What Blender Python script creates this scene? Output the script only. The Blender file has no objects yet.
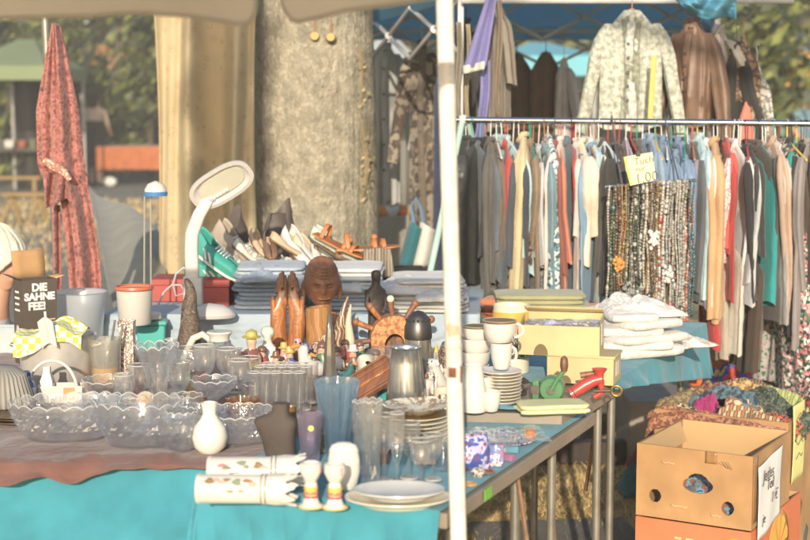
import bpy, math, random
from mathutils import Vector, Matrix, noise
R = random.Random(11)
sc = bpy.context.scene
COL = sc.collection
PI = math.pi
# ------------------------------------------------------------------ camera maths
F = 1500.0; TH = math.atan(170.0/1500.0); CH = 1.6
CT, ST = math.cos(TH), math.sin(TH)
def ray(px, py):
    a, b = (px-405)/F, (270-py)/F
    return Vector((a, CT + b*ST, -ST + b*CT))
def at(px, py, z):
    d = ray(px, py); t = (z-CH)/d.z
    return Vector((d.x*t, d.y*t, z))
def aty(px, py, Y):
    d = ray(px, py); t = Y/d.y
    return Vector((d.x*t, Y, CH + d.z*t))
def sp(p):                       # metres per reference pixel at point p
    return (p.y*CT - (p.z-CH)*ST)/F
def n3(x, y, z): return noise.noise(Vector((x, y, z)))
# ------------------------------------------------------------------ materials
def lin(c): 
    c = c/255.0
    return c/12.92 if c <= .04045 else ((c+.055)/1.055)**2.4
def C(r, g, b, k=.85):
    q = [lin(v)*k for v in (r, g, b)]; l = .3*q[0]+.55*q[1]+.15*q[2]      # hazy tone put into every colour: less saturated, darks lifted
    return (*[.012+.97*(.93*v+.07*l) for v in q], 1)
MC = {}
def mat(name, col=None, rough=.6, metal=0, var=.12, vs=8, bump=0, bs=60, pat=None, coat=0, sheen=0, spec=.5, trans=0, stretch=None, sss=0):
    if name in MC: return MC[name]
    m = bpy.data.materials.new(name); m.use_nodes = True
    N, L = m.node_tree.nodes, m.node_tree.links
    b = N['Principled BSDF']
    b.inputs['Roughness'].default_value = rough; b.inputs['Metallic'].default_value = metal
    b.inputs['Specular IOR Level'].default_value = spec
    if coat: b.inputs['Coat Weight'].default_value = coat; b.inputs['Coat Roughness'].default_value = .08
    if sheen: b.inputs['Sheen Weight'].default_value = sheen
    if trans: b.inputs['Transmission Weight'].default_value = trans
    if sss: b.inputs['Subsurface Weight'].default_value = sss; b.inputs['Subsurface Radius'].default_value = (.02, .015, .01)
    tc = N.new('ShaderNodeTexCoord'); src = tc.outputs['Object']
    if stretch:
        mp = N.new('ShaderNodeMapping'); mp.inputs['Scale'].default_value = stretch
        L.new(src, mp.inputs['Vector']); src = mp.outputs['Vector']
    def ramp(fac, cols, const=True):
        r = N.new('ShaderNodeValToRGB'); e = r.color_ramp
        e.interpolation = 'CONSTANT' if const else 'LINEAR'
        n = len(cols)
        while len(e.elements) < n: e.elements.new(.5)
        for i, c in enumerate(cols):
            p = c[4] if len(c) > 4 else i/max(1, n)
            e.elements[i].position = p; e.elements[i].color = c[:4]
        L.new(fac, r.inputs['Fac']); return r.outputs['Color']
    if pat:
        kind, cols, scale = pat
        if kind == 'cell':
            t = N.new('ShaderNodeTexVoronoi'); t.inputs['Scale'].default_value = scale; L.new(src, t.inputs['Vector'])
            s = N.new('ShaderNodeSeparateColor'); L.new(t.outputs['Color'], s.inputs['Color'])
            base = ramp(s.outputs[0], cols)
        elif kind == 'dots':
            t = N.new('ShaderNodeTexVoronoi'); t.inputs['Scale'].default_value = scale; L.new(src, t.inputs['Vector'])
            base = ramp(t.outputs['Distance'], cols)
        elif kind == 'stripe':
            t = N.new('ShaderNodeTexWave'); t.inputs['Scale'].default_value = scale; t.inputs['Distortion'].default_value = .6
            t.bands_direction = 'X'; L.new(src, t.inputs['Vector']); base = ramp(t.outputs['Fac'], cols)
        elif kind == 'grain':
            t = N.new('ShaderNodeTexWave'); t.inputs['Scale'].default_value = scale; t.inputs['Distortion'].default_value = 7
            t.inputs['Detail'].default_value = 4; t.bands_direction = 'X'; L.new(src, t.inputs['Vector']); base = ramp(t.outputs['Fac'], cols, False)
        elif kind == 'check':
            t = N.new('ShaderNodeTexChecker'); t.inputs['Scale'].default_value = scale
            t.inputs['Color1'].default_value = cols[0]; t.inputs['Color2'].default_value = cols[1]
            L.new(src, t.inputs['Vector']); base = t.outputs['Color']
        else:
            t = N.new('ShaderNodeTexNoise'); t.inputs['Scale'].default_value = scale; t.inputs['Detail'].default_value = 3
            L.new(src, t.inputs['Vector'])
            mr = N.new('ShaderNodeMapRange'); mr.inputs[1].default_value = .28; mr.inputs[2].default_value = .72
            L.new(t.outputs['Fac'], mr.inputs[0]); base = ramp(mr.outputs[0], cols, kind == 'blotch')
    else:
        rgb = N.new('ShaderNodeRGB'); rgb.outputs[0].default_value = col; base = rgb.outputs[0]
    if var:
        t = N.new('ShaderNodeTexNoise'); t.inputs['Scale'].default_value = vs; t.inputs['Detail'].default_value = 5
        L.new(src, t.inputs['Vector'])
        mr = N.new('ShaderNodeMapRange'); mr.inputs[1].default_value = .3; mr.inputs[2].default_value = .7
        mr.inputs[3].default_value = 1-var; mr.inputs[4].default_value = 1+var*.6
        L.new(t.outputs['Fac'], mr.inputs[0])
        hs = N.new('ShaderNodeVectorMath'); hs.operation = 'SCALE'
        L.new(base, hs.inputs[0]); L.new(mr.outputs[0], hs.inputs['Scale']); base = hs.outputs[0]
    L.new(base, b.inputs['Base Color'])
    if bump:
        t = N.new('ShaderNodeTexNoise'); t.inputs['Scale'].default_value = bs; t.inputs['Detail'].default_value = 6
        L.new(src, t.inputs['Vector'])
        bp = N.new('ShaderNodeBump'); bp.inputs['Strength'].default_value = bump; bp.inputs['Distance'].default_value = .01
        L.new(t.outputs['Fac'], bp.inputs['Height']); L.new(bp.outputs['Normal'], b.inputs['Normal'])
    MC[name] = m
    return m
def cloth(r, g, b, k=.82, pat=None, bump=.35, bs=45, rough=.9, sheen=.15, var=.16):
    nm = f'cloth_{r}_{g}_{b}_{k}' + (f'_{pat[0]}_{pat[2]}' if pat else '')
    return mat(nm, C(r, g, b, k), rough, var=var, vs=7, bump=bump, bs=bs, pat=pat, sheen=sheen, spec=.2)
def glass(name, col=(.96, .97, .97), clear=.3, dust=.05, rough=.03, bump=0, bs=120, refr=.3):
    """thin-walled dusty glass: see-through, fresnel gloss, a little refraction and a little dust"""
    k = 'glass_'+name
    if k in MC: return MC[k]
    m = bpy.data.materials.new(k); m.use_nodes = True
    N, L = m.node_tree.nodes, m.node_tree.links
    out = N['Material Output']; N.remove(N['Principled BSDF'])
    def mix(f, a, b):
        x = N.new('ShaderNodeMixShader')
        if isinstance(f, float): x.inputs[0].default_value = f
        else: L.new(f, x.inputs[0])
        L.new(a, x.inputs[1]); L.new(b, x.inputs[2]); return x.outputs[0]
    t = N.new('ShaderNodeBsdfTransparent'); t.inputs['Color'].default_value = (*[c**.6 for c in col], 1)
    g = N.new('ShaderNodeBsdfGlass'); g.inputs['Color'].default_value = (*[c**.5 for c in col], 1); g.inputs['Roughness'].default_value = rough; g.inputs['IOR'].default_value = 1.35
    gl = N.new('ShaderNodeBsdfGlossy'); gl.inputs['Roughness'].default_value = max(.06, rough); gl.inputs['Color'].default_value = (1, 1, 1, 1)
    d = N.new('ShaderNodeBsdfDiffuse'); d.inputs['Color'].default_value = (*[.25+.65*c for c in col], 1)
    tr = N.new('ShaderNodeBsdfTranslucent'); tr.inputs['Color'].default_value = (*[.25+.7*c for c in col], 1)
    fr = N.new('ShaderNodeLayerWeight'); fr.inputs['Blend'].default_value = .42
    r0 = mix(float(refr), t.outputs[0], g.outputs[0])
    r1 = mix(.45, d.outputs[0], tr.outputs[0])
    r2 = mix(float(dust), r0, r1)
    ge = N.new('ShaderNodeNewGeometry'); iv = N.new('ShaderNodeMath'); iv.operation = 'SUBTRACT'; iv.inputs[0].default_value = 1; hb = N.new('ShaderNodeMath'); hb.operation = 'MULTIPLY'; hb.inputs[1].default_value = .85; L.new(ge.outputs['Backfacing'], hb.inputs[0]); L.new(hb.outputs[0], iv.inputs[1])
    mu = N.new('ShaderNodeMath'); mu.operation = 'MULTIPLY'; L.new(fr.outputs['Fresnel'], mu.inputs[0]); L.new(iv.outputs[0], mu.inputs[1])
    r3 = mix(mu.outputs[0], r2, gl.outputs[0])
    L.new(r3, out.inputs['Surface'])
    if bump:
        tc = N.new('ShaderNodeTexCoord'); v = N.new('ShaderNodeTexVoronoi'); v.inputs['Scale'].default_value = bs
        bp = N.new('ShaderNodeBump'); bp.inputs['Strength'].default_value = bump; bp.inputs['Distance'].default_value = .004
        L.new(tc.outputs['Object'], v.inputs['Vector']); L.new(v.outputs['Distance'], bp.inputs['Height'])
        for q in (g, gl, fr): L.new(bp.outputs['Normal'], q.inputs['Normal'])
    MC[k] = m
    return m
# ------------------------------------------------------------------ mesh builder
class MB:
    def __init__(s): s.v = []; s.f = []; s.m = []; s.cur = 0
    def add(s, vs, fs):
        o = len(s.v); s.v += [tuple(p) for p in vs]
        for f in fs: s.f.append(tuple(i+o for i in f)); s.m.append(s.cur)
        return s
    def box(s, c, d, M=None, taper=1):
        x, y, z = d[0]/2, d[1]/2, d[2]/2; t = taper
        vs = [Vector((-x*t, -y*t, -z)), Vector((x*t, -y*t, -z)), Vector((x*t, y*t, -z)), Vector((-x*t, y*t, -z)), Vector((-x, -y, z)), Vector((x, -y, z)), Vector((x, y, z)), Vector((-x, y, z))]
        if M is not None: vs = [M @ v for v in vs]
        c = Vector(c)
        return s.add([v+c for v in vs], [(0, 3, 2, 1), (4, 5, 6, 7), (0, 1, 5, 4), (1, 2, 6, 5), (2, 3, 7, 6), (3, 0, 4, 7)])
    def loft(s, rings, close=True, cap0=True, cap1=True):
        n = len(rings[0]); vs = [p for r in rings for p in r]; fs = []
        for i in range(len(rings)-1):
            for j in range(n if close else n-1):
                k = (j+1) % n
                fs.append((i*n+j, i*n+k, (i+1)*n+k, (i+1)*n+j))
        if cap0: fs.append(tuple(range(n-1, -1, -1)))
        if cap1: fs.append(tuple((len(rings)-1)*n+j for j in range(n)))
        return s.add(vs, fs)
    def tube(s, pts, r, n=8):
        pts = [Vector(p) for p in pts]; rs = r if isinstance(r, (list, tuple)) else [r]*len(pts)
        rings = []; up = Vector((0, 0, 1))
        u = None
        for i, p in enumerate(pts):
            t = (pts[min(i+1, len(pts)-1)]-pts[max(i-1, 0)]).normalized()
            if u is None:
                a = up if abs(t.dot(up)) < .9 else Vector((1, 0, 0)); u = t.cross(a).normalized()
            u = (u - t*u.dot(t)).normalized(); w = t.cross(u)
            rings.append([p + (u*math.cos(2*PI*k/n)+w*math.sin(2*PI*k/n))*rs[i] for k in range(n)])
        return s.loft(rings)
    def lathe(s, prof, n=28, c=(0, 0, 0), fl=0, fk=12, sx=1, sy=1, M=None):
        rings = []; c = Vector(c)
        for (r, z) in prof:
            ring = []
            for k in range(n):
                a = 2*PI*k/n; q = r*(1+fl*math.cos(fk*a)) if r > .004 else r
                v = Vector((q*math.cos(a)*sx, q*math.sin(a)*sy, z))
                if M is not None: v = M @ v
                ring.append(v+c)
            rings.append(ring)
        return s.loft(rings)
    def ball(s, c, r, n=12, sq=(1, 1, 1)):
        pr = [(max(1e-4, math.sin(PI*i/(n//2+2))), -math.cos(PI*i/(n//2+2))) for i in range(n//2+3)]
        rings = [[(c[0]+q*math.cos(2*PI*k/n)*r*sq[0], c[1]+q*math.sin(2*PI*k/n)*r*sq[1], c[2]+h*r*sq[2]) for k in range(n)] for q, h in pr]
        return s.loft(rings)
    def poly(s, pts, h):            # horizontal polygon slab, pts at top
        n = len(pts); pts = [Vector(p) for p in pts]
        vs = pts + [p-Vector((0, 0, h)) for p in pts]
        fs = [tuple(range(n)), tuple(range(2*n-1, n-1, -1))] + [(i, n+i, n+(i+1) % n, (i+1) % n) for i in range(n)]
        return s.add(vs, fs)
    def grid(s, fn, nu, nv):
        vs = [fn(i/nu, j/nv) for j in range(nv+1) for i in range(nu+1)]
        fs = [(j*(nu+1)+i, j*(nu+1)+i+1, (j+1)*(nu+1)+i+1, (j+1)*(nu+1)+i) for j in range(nv) for i in range(nu)]
        return s.add(vs, fs)
    def mesh(s, name, mats, smooth=True):
        me = bpy.data.meshes.new(name); me.from_pydata(s.v, [], s.f); 
        if not isinstance(mats, (list, tuple)): mats = [mats]
        for m in mats: me.materials.append(m)
        for p, mi in zip(me.polygons, s.m): p.material_index = mi
        me.update()
        if smooth:
            for p in me.polygons: p.use_smooth = True
            me.set_sharp_from_angle(angle=math.radians(smooth if smooth > 1 else 42))
        return me
def finish(o, solid=0, sub=0, bevel=0):
    if solid:
        m = o.modifiers.new('thick', 'SOLIDIFY'); m.thickness = solid; m.offset = 0
    if bevel:
        m = o.modifiers.new('edge', 'BEVEL'); m.width = bevel; m.segments = 2; m.limit_method = 'ANGLE'
    if sub:
        m = o.modifiers.new('soft', 'SUBSURF'); m.levels = sub; m.render_levels = sub
    return o
def obj(name, mb, mats, parent=None, solid=0, sub=0, bevel=0, smooth=True, loc=None, rz=0):
    me = mb.mesh(name, mats, smooth) if isinstance(mb, MB) else mb
    o = bpy.data.objects.new(name, me); COL.objects.link(o)
    if parent: o.parent = parent
    if loc is not None: o.location = loc
    if rz: o.rotation_euler.z = rz
    return finish(o, solid, sub, bevel)
def tag(o, label, cat, group=None):
    o['label'] = label; o['category'] = cat
    if group: o['group'] = group
    return o
def thing(name, label, cat, loc=(0, 0, 0), rz=0, group=None):
    o = bpy.data.objects.new(name, None); COL.objects.link(o); o.empty_display_size = .05
    o.location = loc; o.rotation_euler.z = rz
    return tag(o, label, cat, group)
def solo(name, label, cat, mb, mats, loc=None, rz=0, group=None, **k):
    return tag(obj(name, mb, mats, None, loc=loc, rz=rz, **k), label, cat, group)
def struct(name, mb, mats, kind='structure', **k):
    o = obj(name, mb, mats, **k); o['kind'] = kind; return o
def skin(name, V, E, mats, parent=None, sub=2, loc=None, rz=0, pick=None):
    me = bpy.data.meshes.new(name); me.from_pydata([v[:3] for v in V], E, [])
    o = bpy.data.objects.new(name, me); COL.objects.link(o)
    o.modifiers.new('s', 'SKIN')
    if not me.skin_vertices: me.skin_vertices.new()
    for i, v in enumerate(V):
        d = me.skin_vertices[0].data[i]; q = v[3]
        d.radius = q if isinstance(q, tuple) else (q, q); d.use_root = (i == 0)
    m = o.modifiers.new('d', 'SUBSURF'); m.levels = sub; m.render_levels = sub
    bpy.context.view_layer.update()
    dg = bpy.context.evaluated_depsgraph_get()
    nm = bpy.data.meshes.new_from_object(o.evaluated_get(dg)); nm.name = name
    bpy.data.objects.remove(o); 
    nm.materials.clear()
    if not isinstance(mats, (list, tuple)): mats = [mats]
    for x in mats: nm.materials.append(x)
    for p in nm.polygons:
        p.use_smooth = True
        p.material_index = pick(p.center) if pick else 0
    return obj(name, nm, mats, parent, loc=loc, rz=rz)
def chain(*idx): return [(idx[i], idx[i+1]) for i in range(len(idx)-1)]
def text(name, s, size, mt, parent, M, bold=0, shear=0, ext=.0004, align='LEFT', space=1.0):
    cu = bpy.data.curves.new(name, 'FONT'); cu.body = s; cu.size = size; cu.offset = bold; cu.shear = shear; cu.extrude = ext
    cu.align_x = align; cu.space_line = space; cu.resolution_u = 3
    o = bpy.data.objects.new(name, cu); COL.objects.link(o)
    bpy.context.view_layer.update()
    me = bpy.data.meshes.new_from_object(o.evaluated_get(bpy.context.evaluated_depsgraph_get()))
    bpy.data.objects.remove(o); me.transform(M); me.materials.clear(); me.materials.append(mt)
    return obj(name, me, mt, parent)
def frame(o, x, y, z): # matrix from axes
    x, y, z = Vector(x), Vector(y), Vector(z)
    return Matrix(((x.x, y.x, z.x, o[0]), (x.y, y.y, z.y, o[1]), (x.z, y.z, z.z, o[2]), (0, 0, 0, 1)))
# ------------------------------------------------------------------ common materials
WHITEP = mat('porcelain', C(236, 228, 216, .78), .22, var=.06, coat=.3)
CREAMP = mat('cream_porcelain', C(232, 222, 195), .28, var=.08, coat=.3)
STEEL = mat('steel', C(214, 208, 198), .2, .88, var=.12, vs=20)
DARKMET = mat('dark_metal', C(110, 105, 100), .4, .9, var=.2)
CHROME = mat('chrome', C(205, 205, 205), .18, 1, var=.1)
TUBE = mat('galvanised_tube', C(150, 145, 135), .45, .6, var=.25, vs=15)
WHPAINT = mat('white_paint', C(228, 220, 208, .76), .4, var=.08, vs=6, bump=.05)
RUST = mat('rust', C(130, 72, 40), .9, var=.4, vs=60)
WOODO = mat('orange_wood', None, .42, pat=('grain', [C(186, 112, 46, .8), C(204, 132, 60, .8), C(168, 96, 40, .8)], 9), bump=.2, bs=80, coat=.2)
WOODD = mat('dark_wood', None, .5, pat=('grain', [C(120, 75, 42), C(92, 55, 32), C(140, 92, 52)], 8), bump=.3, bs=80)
WOODB = mat('brown_wood', None, .5, pat=('grain', [C(150, 94, 58, .74), C(138, 84, 50, .74), C(158, 100, 60, .74)], 6), bump=.2, bs=80)
EBONY = mat('ebony', C(66, 50, 42), .5, var=.4, vs=40, bump=.3)
CARD = mat('cardboard', C(198, 150, 94, .74), .85, var=.2, vs=9, bump=.25, bs=14)
CARDIN = mat('cardboard_inside', C(212, 170, 112, .78), .9, var=.1, vs=4)
ORANGEP = mat('orange_print', C(228, 122, 72), .6, var=.12, vs=5, bump=.1, bs=20)
BLACK = mat('black_matt', C(40, 37, 35), .8, var=.2)
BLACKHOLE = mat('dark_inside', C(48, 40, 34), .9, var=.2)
CLEAR = glass('clear', (.99, .985, .975), dust=.035, refr=.16)
CUT = glass('cut', (.99, .985, .975), dust=.035, rough=.02, bump=.06, bs=120, refr=.24)
FROST = glass('frost', (.99, .985, .97), dust=.06, rough=.08, bump=.25, bs=150, refr=.2)
BLUEG = glass('blue', (.62, .80, .92), refr=.4, dust=.10, bump=.3, bs=40)
PURPG = glass('purple', (.72, .62, .76), dust=.16, refr=.4)
RIM = mat('glass_rim_highlight', C(240, 238, 232), .12, var=0, coat=.5, trans=.35)  # near-white: highlights along glass rims and bases put into the colour
AMBER = glass('amber', (.80, .45, .10), clear=.25, dust=.12)
YELG = glass('yellow', (.92, .75, .28), clear=.3, dust=.18)
SMOKE = glass('smoke', (.35, .34, .33), clear=.2, dust=.12)
GREENG = glass('green', (.1, .5, .2), clear=.2, dust=.1)
PLASTIC = glass('plastic', (.99, .99, .99), dust=.12, rough=.12, bump=.6, bs=25, refr=0)
TUB = glass('tub', (.80, .84, .86), clear=.15, dust=.5, rough=.3)
TURQ = mat('turquoise_cloth', C(58, 160, 180, .70), .88, var=.2, vs=7, bump=.5, bs=14, sheen=.15, spec=.2)
MAUVE = mat('mauve_cloth', C(124, 84, 74), .92, var=.22, vs=8, bump=.5, bs=40, sheen=.2, spec=.2)
ORD = ['first', 'second', 'third', 'fourth', 'fifth', 'sixth', 'seventh', 'eighth', 'ninth', 'tenth', 'eleventh', 'twelfth', 'thirteenth', 'fourteenth', 'fifteenth', 'sixteenth', 'seventeenth', 'eighteenth', 'nineteenth', 'twentieth']
def ordn(i):
    if i < 20: return ORD[i]
    t = {2: 'twenty', 3: 'thirty', 4: 'forty', 5: 'fifty'}[(i+1)//10]
    return t + ('-' + ORD[(i+1) % 10 - 1] if (i+1) % 10 else '').strip() if (i+1) % 10 else {30: 'thirtieth', 40: 'fortieth', 50: 'fiftieth', 20: 'twentieth'}[i+1]
# ------------------------------------------------------------------ world, sun, camera
EL, AZ = math.radians(17), math.radians(-3)
w = bpy.data.worlds.new('World'); sc.world = w; w.use_nodes = True
WN, WL = w.node_tree.nodes, w.node_tree.links
sky = WN.new('ShaderNodeTexSky'); sky.sky_type = 'NISHITA'; sky.sun_disc = False
sky.sun_elevation = EL; sky.sun_rotation = PI-AZ; sky.air_density = 1.0; sky.dust_density = 1.0
bg = WN['Background']; bg.inputs['Strength'].default_value = .15
WL.new(sky.outputs[0], bg.inputs['Color'])
sl = bpy.data.lights.new('sun', 'SUN'); sl.energy = 3.6; sl.angle = math.radians(.5); sl.color = (1, .89, .72)
so = bpy.data.objects.new('sun', sl); COL.objects.link(so)
so.rotation_euler = Vector((-math.sin(AZ)*math.cos(EL), math.cos(AZ)*math.cos(EL), -math.sin(EL))).to_track_quat('-Z', 'Y').to_euler()
so.location = (3, -10, 8)
cam = bpy.data.cameras.new('camera'); co = bpy.data.objects.new('camera', cam); COL.objects.link(co)
cam.sensor_width = 36; cam.lens = 36*F/810; cam.clip_end = 600; cam.clip_start = .05
co.location = (0, 0, CH); co.rotation_euler = (PI/2-TH, 0, 0)
cam.dof.use_dof = True; cam.dof.focus_distance = 4.4; cam.dof.aperture_fstop = 3.5
sc.camera = co
sc.view_settings.view_transform = 'Standard'; sc.view_settings.look = 'None'; sc.view_settings.exposure = .66; sc.view_settings.gamma = 1
sc.cycles.use_denoising = True; sc.cycles.max_bounces = 14; sc.cycles.transmission_bounces = 12; sc.cycles.transparent_max_bounces = 24
sc.cycles.caustics_reflective = False; sc.cycles.caustics_refractive = False; sc.cycles.diffuse_bounces = 4; sc.cycles.glossy_bounces = 8
sc.cycles.sample_clamp_indirect = 6
# ================================================================== THE SETTING
GRASS = mat('dry_grass', None, .95, var=.35, vs=2.5, bump=.6, bs=40, pat=('noise', [C(176, 142, 92, 1), C(214, 178, 118, 1), C(150, 130, 82, 1), C(226, 194, 134, 1)], 5), spec=.1)
g = MB()
g.grid(lambda u, v: ((u-.5)*400, -60+v*400, .0), 2, 2)
struct('ground', g, GRASS)
g = MB()
g.grid(lambda u, v: (-9.5+u*7.4+.25*math.sin(v*9), 9+v*26, .004), 6, 12)
struct('path', g, mat('path_grit', C(128, 124, 112), .95, var=.2, vs=3, bump=.4, bs=60))
# dry straw under the stall: one uncountable cover
mb = MB()
for i in range(34000):
    y = 5.0+R.random()**1.3*4.2; x = .0+R.random()*2.6*(y/6.5)
    h = R.uniform(.010, .038); a = R.random()*PI*2; l = R.uniform(.6, 3.0)*h; wd = R.uniform(.0010, .0022)*(y/5.5)
    d = Vector((math.cos(a), math.sin(a), 0)); q = Vector((-d.y, d.x, 0))*wd; b = Vector((x, y, 0))
    mb.cur = R.choice((0, 0, 1, 2))
    mb.add([b-q, b+q, b+d*l+Vector((0, 0, h))], [(0, 1, 2)])
struct('straw_grass', mb, [mat('straw_a', C(240, 206, 140, 1.15), .9, spec=.1), mat('straw_b', C(220, 182, 120, 1.1), .9, spec=.1), mat('straw_c', C(180, 160, 100, 1), .9, spec=.1)], kind='stuff', smooth=False)
mb = MB()
for i in range(6000):
    y = 14+R.random()*10; x = -7+R.random()*5.2
    h = R.uniform(.03, .10); a = R.random()*PI*2; wd = .008
    d = Vector((math.cos(a), math.sin(a), 0)); q = Vector((-d.y, d.x, 0))*wd; b = Vector((x, y, 0))
    mb.cur = R.choice((0, 1, 2))
    mb.add([b-q, b+q, b+d*h*.7+Vector((0, 0, h))], [(0, 1, 2)])
struct('meadow_grass', mb, [MC['straw_a'], MC['straw_b'], MC['straw_c']], kind='stuff', smooth=False)

# ------------------------------------------------------------------ tables
ZA, ZB, ZC, ZD = .755, .79, .735, .86
A_fl, A_fr, A_br = at(193, 486, ZA), at(447, 512, ZA), at(556, 438, ZA)
vA = (A_br-A_fr).normalized(); A_br2 = A_fr+vA*1.1; A_bl = A_fl+vA*1.1
B_fl, B_fr, B_br = at(452, 410, ZB), at(562, 413, ZB), at(702, 324, ZB)
vB = (B_br-B_fr).normalized(); B_fl2 = B_fl+(B_fl-B_fr).normalized()*.22; B_bl = B_fl2+vB*(B_br-B_fr).length
GREYBOARD = mat('table_board', C(150, 135, 118), .6, var=.15, vs=10, bump=.1)
def leg_tubes(t, pts, top, foot=0, spread=(0, 0)):
    for p in pts:
        obj('leg', MB().tube([(p[0], p[1], top), (p[0]+spread[0], p[1]+spread[1], .3), (p[0]+spread[0], p[1]+spread[1], foot)], .0125, 10), TUBE, t)
def table(name, label, poly, thick, legs, top, brace=()):
    t = thing(name, label, 'table')
    obj('table_top', MB().poly(poly, thick), GREYBOARD, t, bevel=.003, smooth=False)
    leg_tubes(t, legs, top-thick)
    for a, b in brace: obj('brace', MB().tube([a, b], .006, 6), mat('rusty_brace', C(150, 112, 80), .6, .3, var=.3, vs=30), t)
    return t
dz = Vector((0, 0, -.004))
la = [A_fr+vA*.16+Vector((-.05, .03, 0)), A_fr+vA*.62+Vector((-.06, .02, 0)), A_fl+vA*.15+Vector((.06, 0, 0)), A_fl+vA*.9+Vector((.06, 0, 0))]
table('market_table', 'near folding table with turquoise cloth, grey edge, platter and tile rolls at its front', [A_fl+dz, A_fr+dz, A_br2+dz, A_bl+dz], .034, la, ZA,
      [(la[1]+Vector((0, -.02, -.05)), la[1]+Vector((.05, -.2, -.42)) )])
lb = [B_fr+vB*.52+Vector((-.05, 0, 0)), B_fr+vB*.58+Vector((-.02, .05, 0)), B_br-vB*.1+Vector((-.05, 0, 0)), B_fl2+vB*.3, B_fl2+vB*1.4, B_fr+vB*.12+Vector((-.06, .02, 0))]
table('market_table', 'higher folding table under the yellow boxes and folded linen, grey front edge', [B_fl2+dz, B_fr+dz, B_br+dz, B_bl+dz], .05, lb, ZB,
      [(lb[0]+Vector((0, -.03, -.06)), lb[0]+Vector((.0, .26, -.4))), (lb[5]+Vector((.0, .2, -.06)), lb[5]+Vector((.02, -.12, -.62)))])
C_pts = [Vector((-1.6, 3.56, ZC)), Vector((-.15, 3.56, ZC)), Vector((.2, 5.1, ZC)), Vector((-1.6, 5.1, ZC))]
table('market_table', 'left table under the mauve cloth carrying bowls and crystal', [p+dz for p in C_pts], .03, [Vector((-.9, 3.68, 0)), Vector((-.5, 3.68, 0)), Vector((-1.4, 5, 0)), Vector((-.2, 5, 0))], ZC)
D_pts = [Vector((-1.02, 5.16, ZD)), Vector((.24, 5.16, ZD)), Vector((.34, 6.25, ZD)), Vector((-1.02, 6.25, ZD))]
table('market_table', 'rear table with pale blue cloth under the shoes and folded jeans', [p+dz for p in D_pts], .03, [Vector((-.95, 5.25, 0)), Vector((.15, 5.25, 0)), Vector((-.95, 6.1, 0)), Vector((.2, 6.1, 0))], ZD)
# cloth with a top and hanging sides, as one sheet along a polyline of the edge
def drape(name, label, mt, edge, back, drop, z, amp=.02, k=9, seed=0, thick=.003, nu=110, out=.006, group=None, ragged=0, cpos=0):
    """edge: list of (front edge points); back: same count points at the rear; drop: metres per edge point"""
    n = len(edge)
    def lerp(L, u):
        f = u*(n-1); i = min(int(f), n-2); f -= i; return L[i]*(1-f)+L[i+1]*f
    def fn(u, v):
        e, b = lerp(edge, u), lerp(back, u); d = lerp([Vector((q, 0, 0)) for q in drop], u).x*(1+ragged*n3(u*7, seed, 3))
        o = (e-b); o.z = 0; o.normalize()
        if v < .5:
            t = v/.5; p = b*(1-t)+e*t
            wr = .0025*n3(p.x*9+seed, p.y*9, 0)+.0015*n3(p.x*30, p.y*30, seed)
            return (p.x, p.y, z+.003+max(-.002, wr))
        t = (v-.5)/.5
        f = math.sin(u*k*2*PI+seed+.7*math.sin(u*5+seed))*.6+.7*n3(u*k*.8, seed+t*.9, 1)
        g_ = t**.8
        cn = math.exp(-((u-cpos)/.035)**2)*t if cpos else 0
        e = e + Vector((-.055*cn, -.035*cn, 0)); o = o*(1+.0*cn)
        p = e + o*(out+amp*g_*(1+f)*.9+(.018*n3(u*16+seed, t*7, 5)+.040*abs(n3(u*8+t*3+seed, t*2.2-u*6, 8))+.012*abs(n3(u*22-t*5+seed, t*6+u*9, 4))+.022*abs(math.sin(u*k*9+t*(2.2 if u < .5 else -1.6)+2*n3(u*3, t, seed)))**.5*(.4+t))*g_**.5)
        return (p.x, p.y, z+.003-d*t-.004*min(1, t*8))
    return solo(name, label, 'tablecloth', MB().grid(fn, nu, 60), mt, group=group, solid=thick)
drape('tablecloth', 'turquoise cloth over the near table hanging down behind the tile rolls', TURQ,
      [A_fl+vA*.25, A_fl+vA*.02, A_fl+(A_fr-A_fl)*.04, A_fl+(A_fr-A_fl)*.3, A_fl+(A_fr-A_fl)*.6, A_fr-vA*.0-Vector((.012, 0, 0))],
      [A_fl+vA*.4, A_bl, A_bl, A_bl+(A_br2-A_bl)*.3, A_bl+(A_br2-A_bl)*.6, A_br2-Vector((.012, 0, 0))], [.5, .5, .5, .5, .5, .5], ZA, .035, 3.2, 1, nu=200, cpos=.30)
drape('tablecloth', 'turquoise cloth hanging below the mauve cloth at the left front', TURQ,
      [Vector((-1.55, 3.54, ZC)), Vector((-1.0, 3.54, ZC)), Vector((-.3, 3.54, ZC))], [Vector((-1.55, 3.9, ZC)), Vector((-1.0, 3.9, ZC)), Vector((-.22, 3.9, ZC))], [.45, .45, .45], ZC, .05, 1.9, 4, nu=130)
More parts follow.
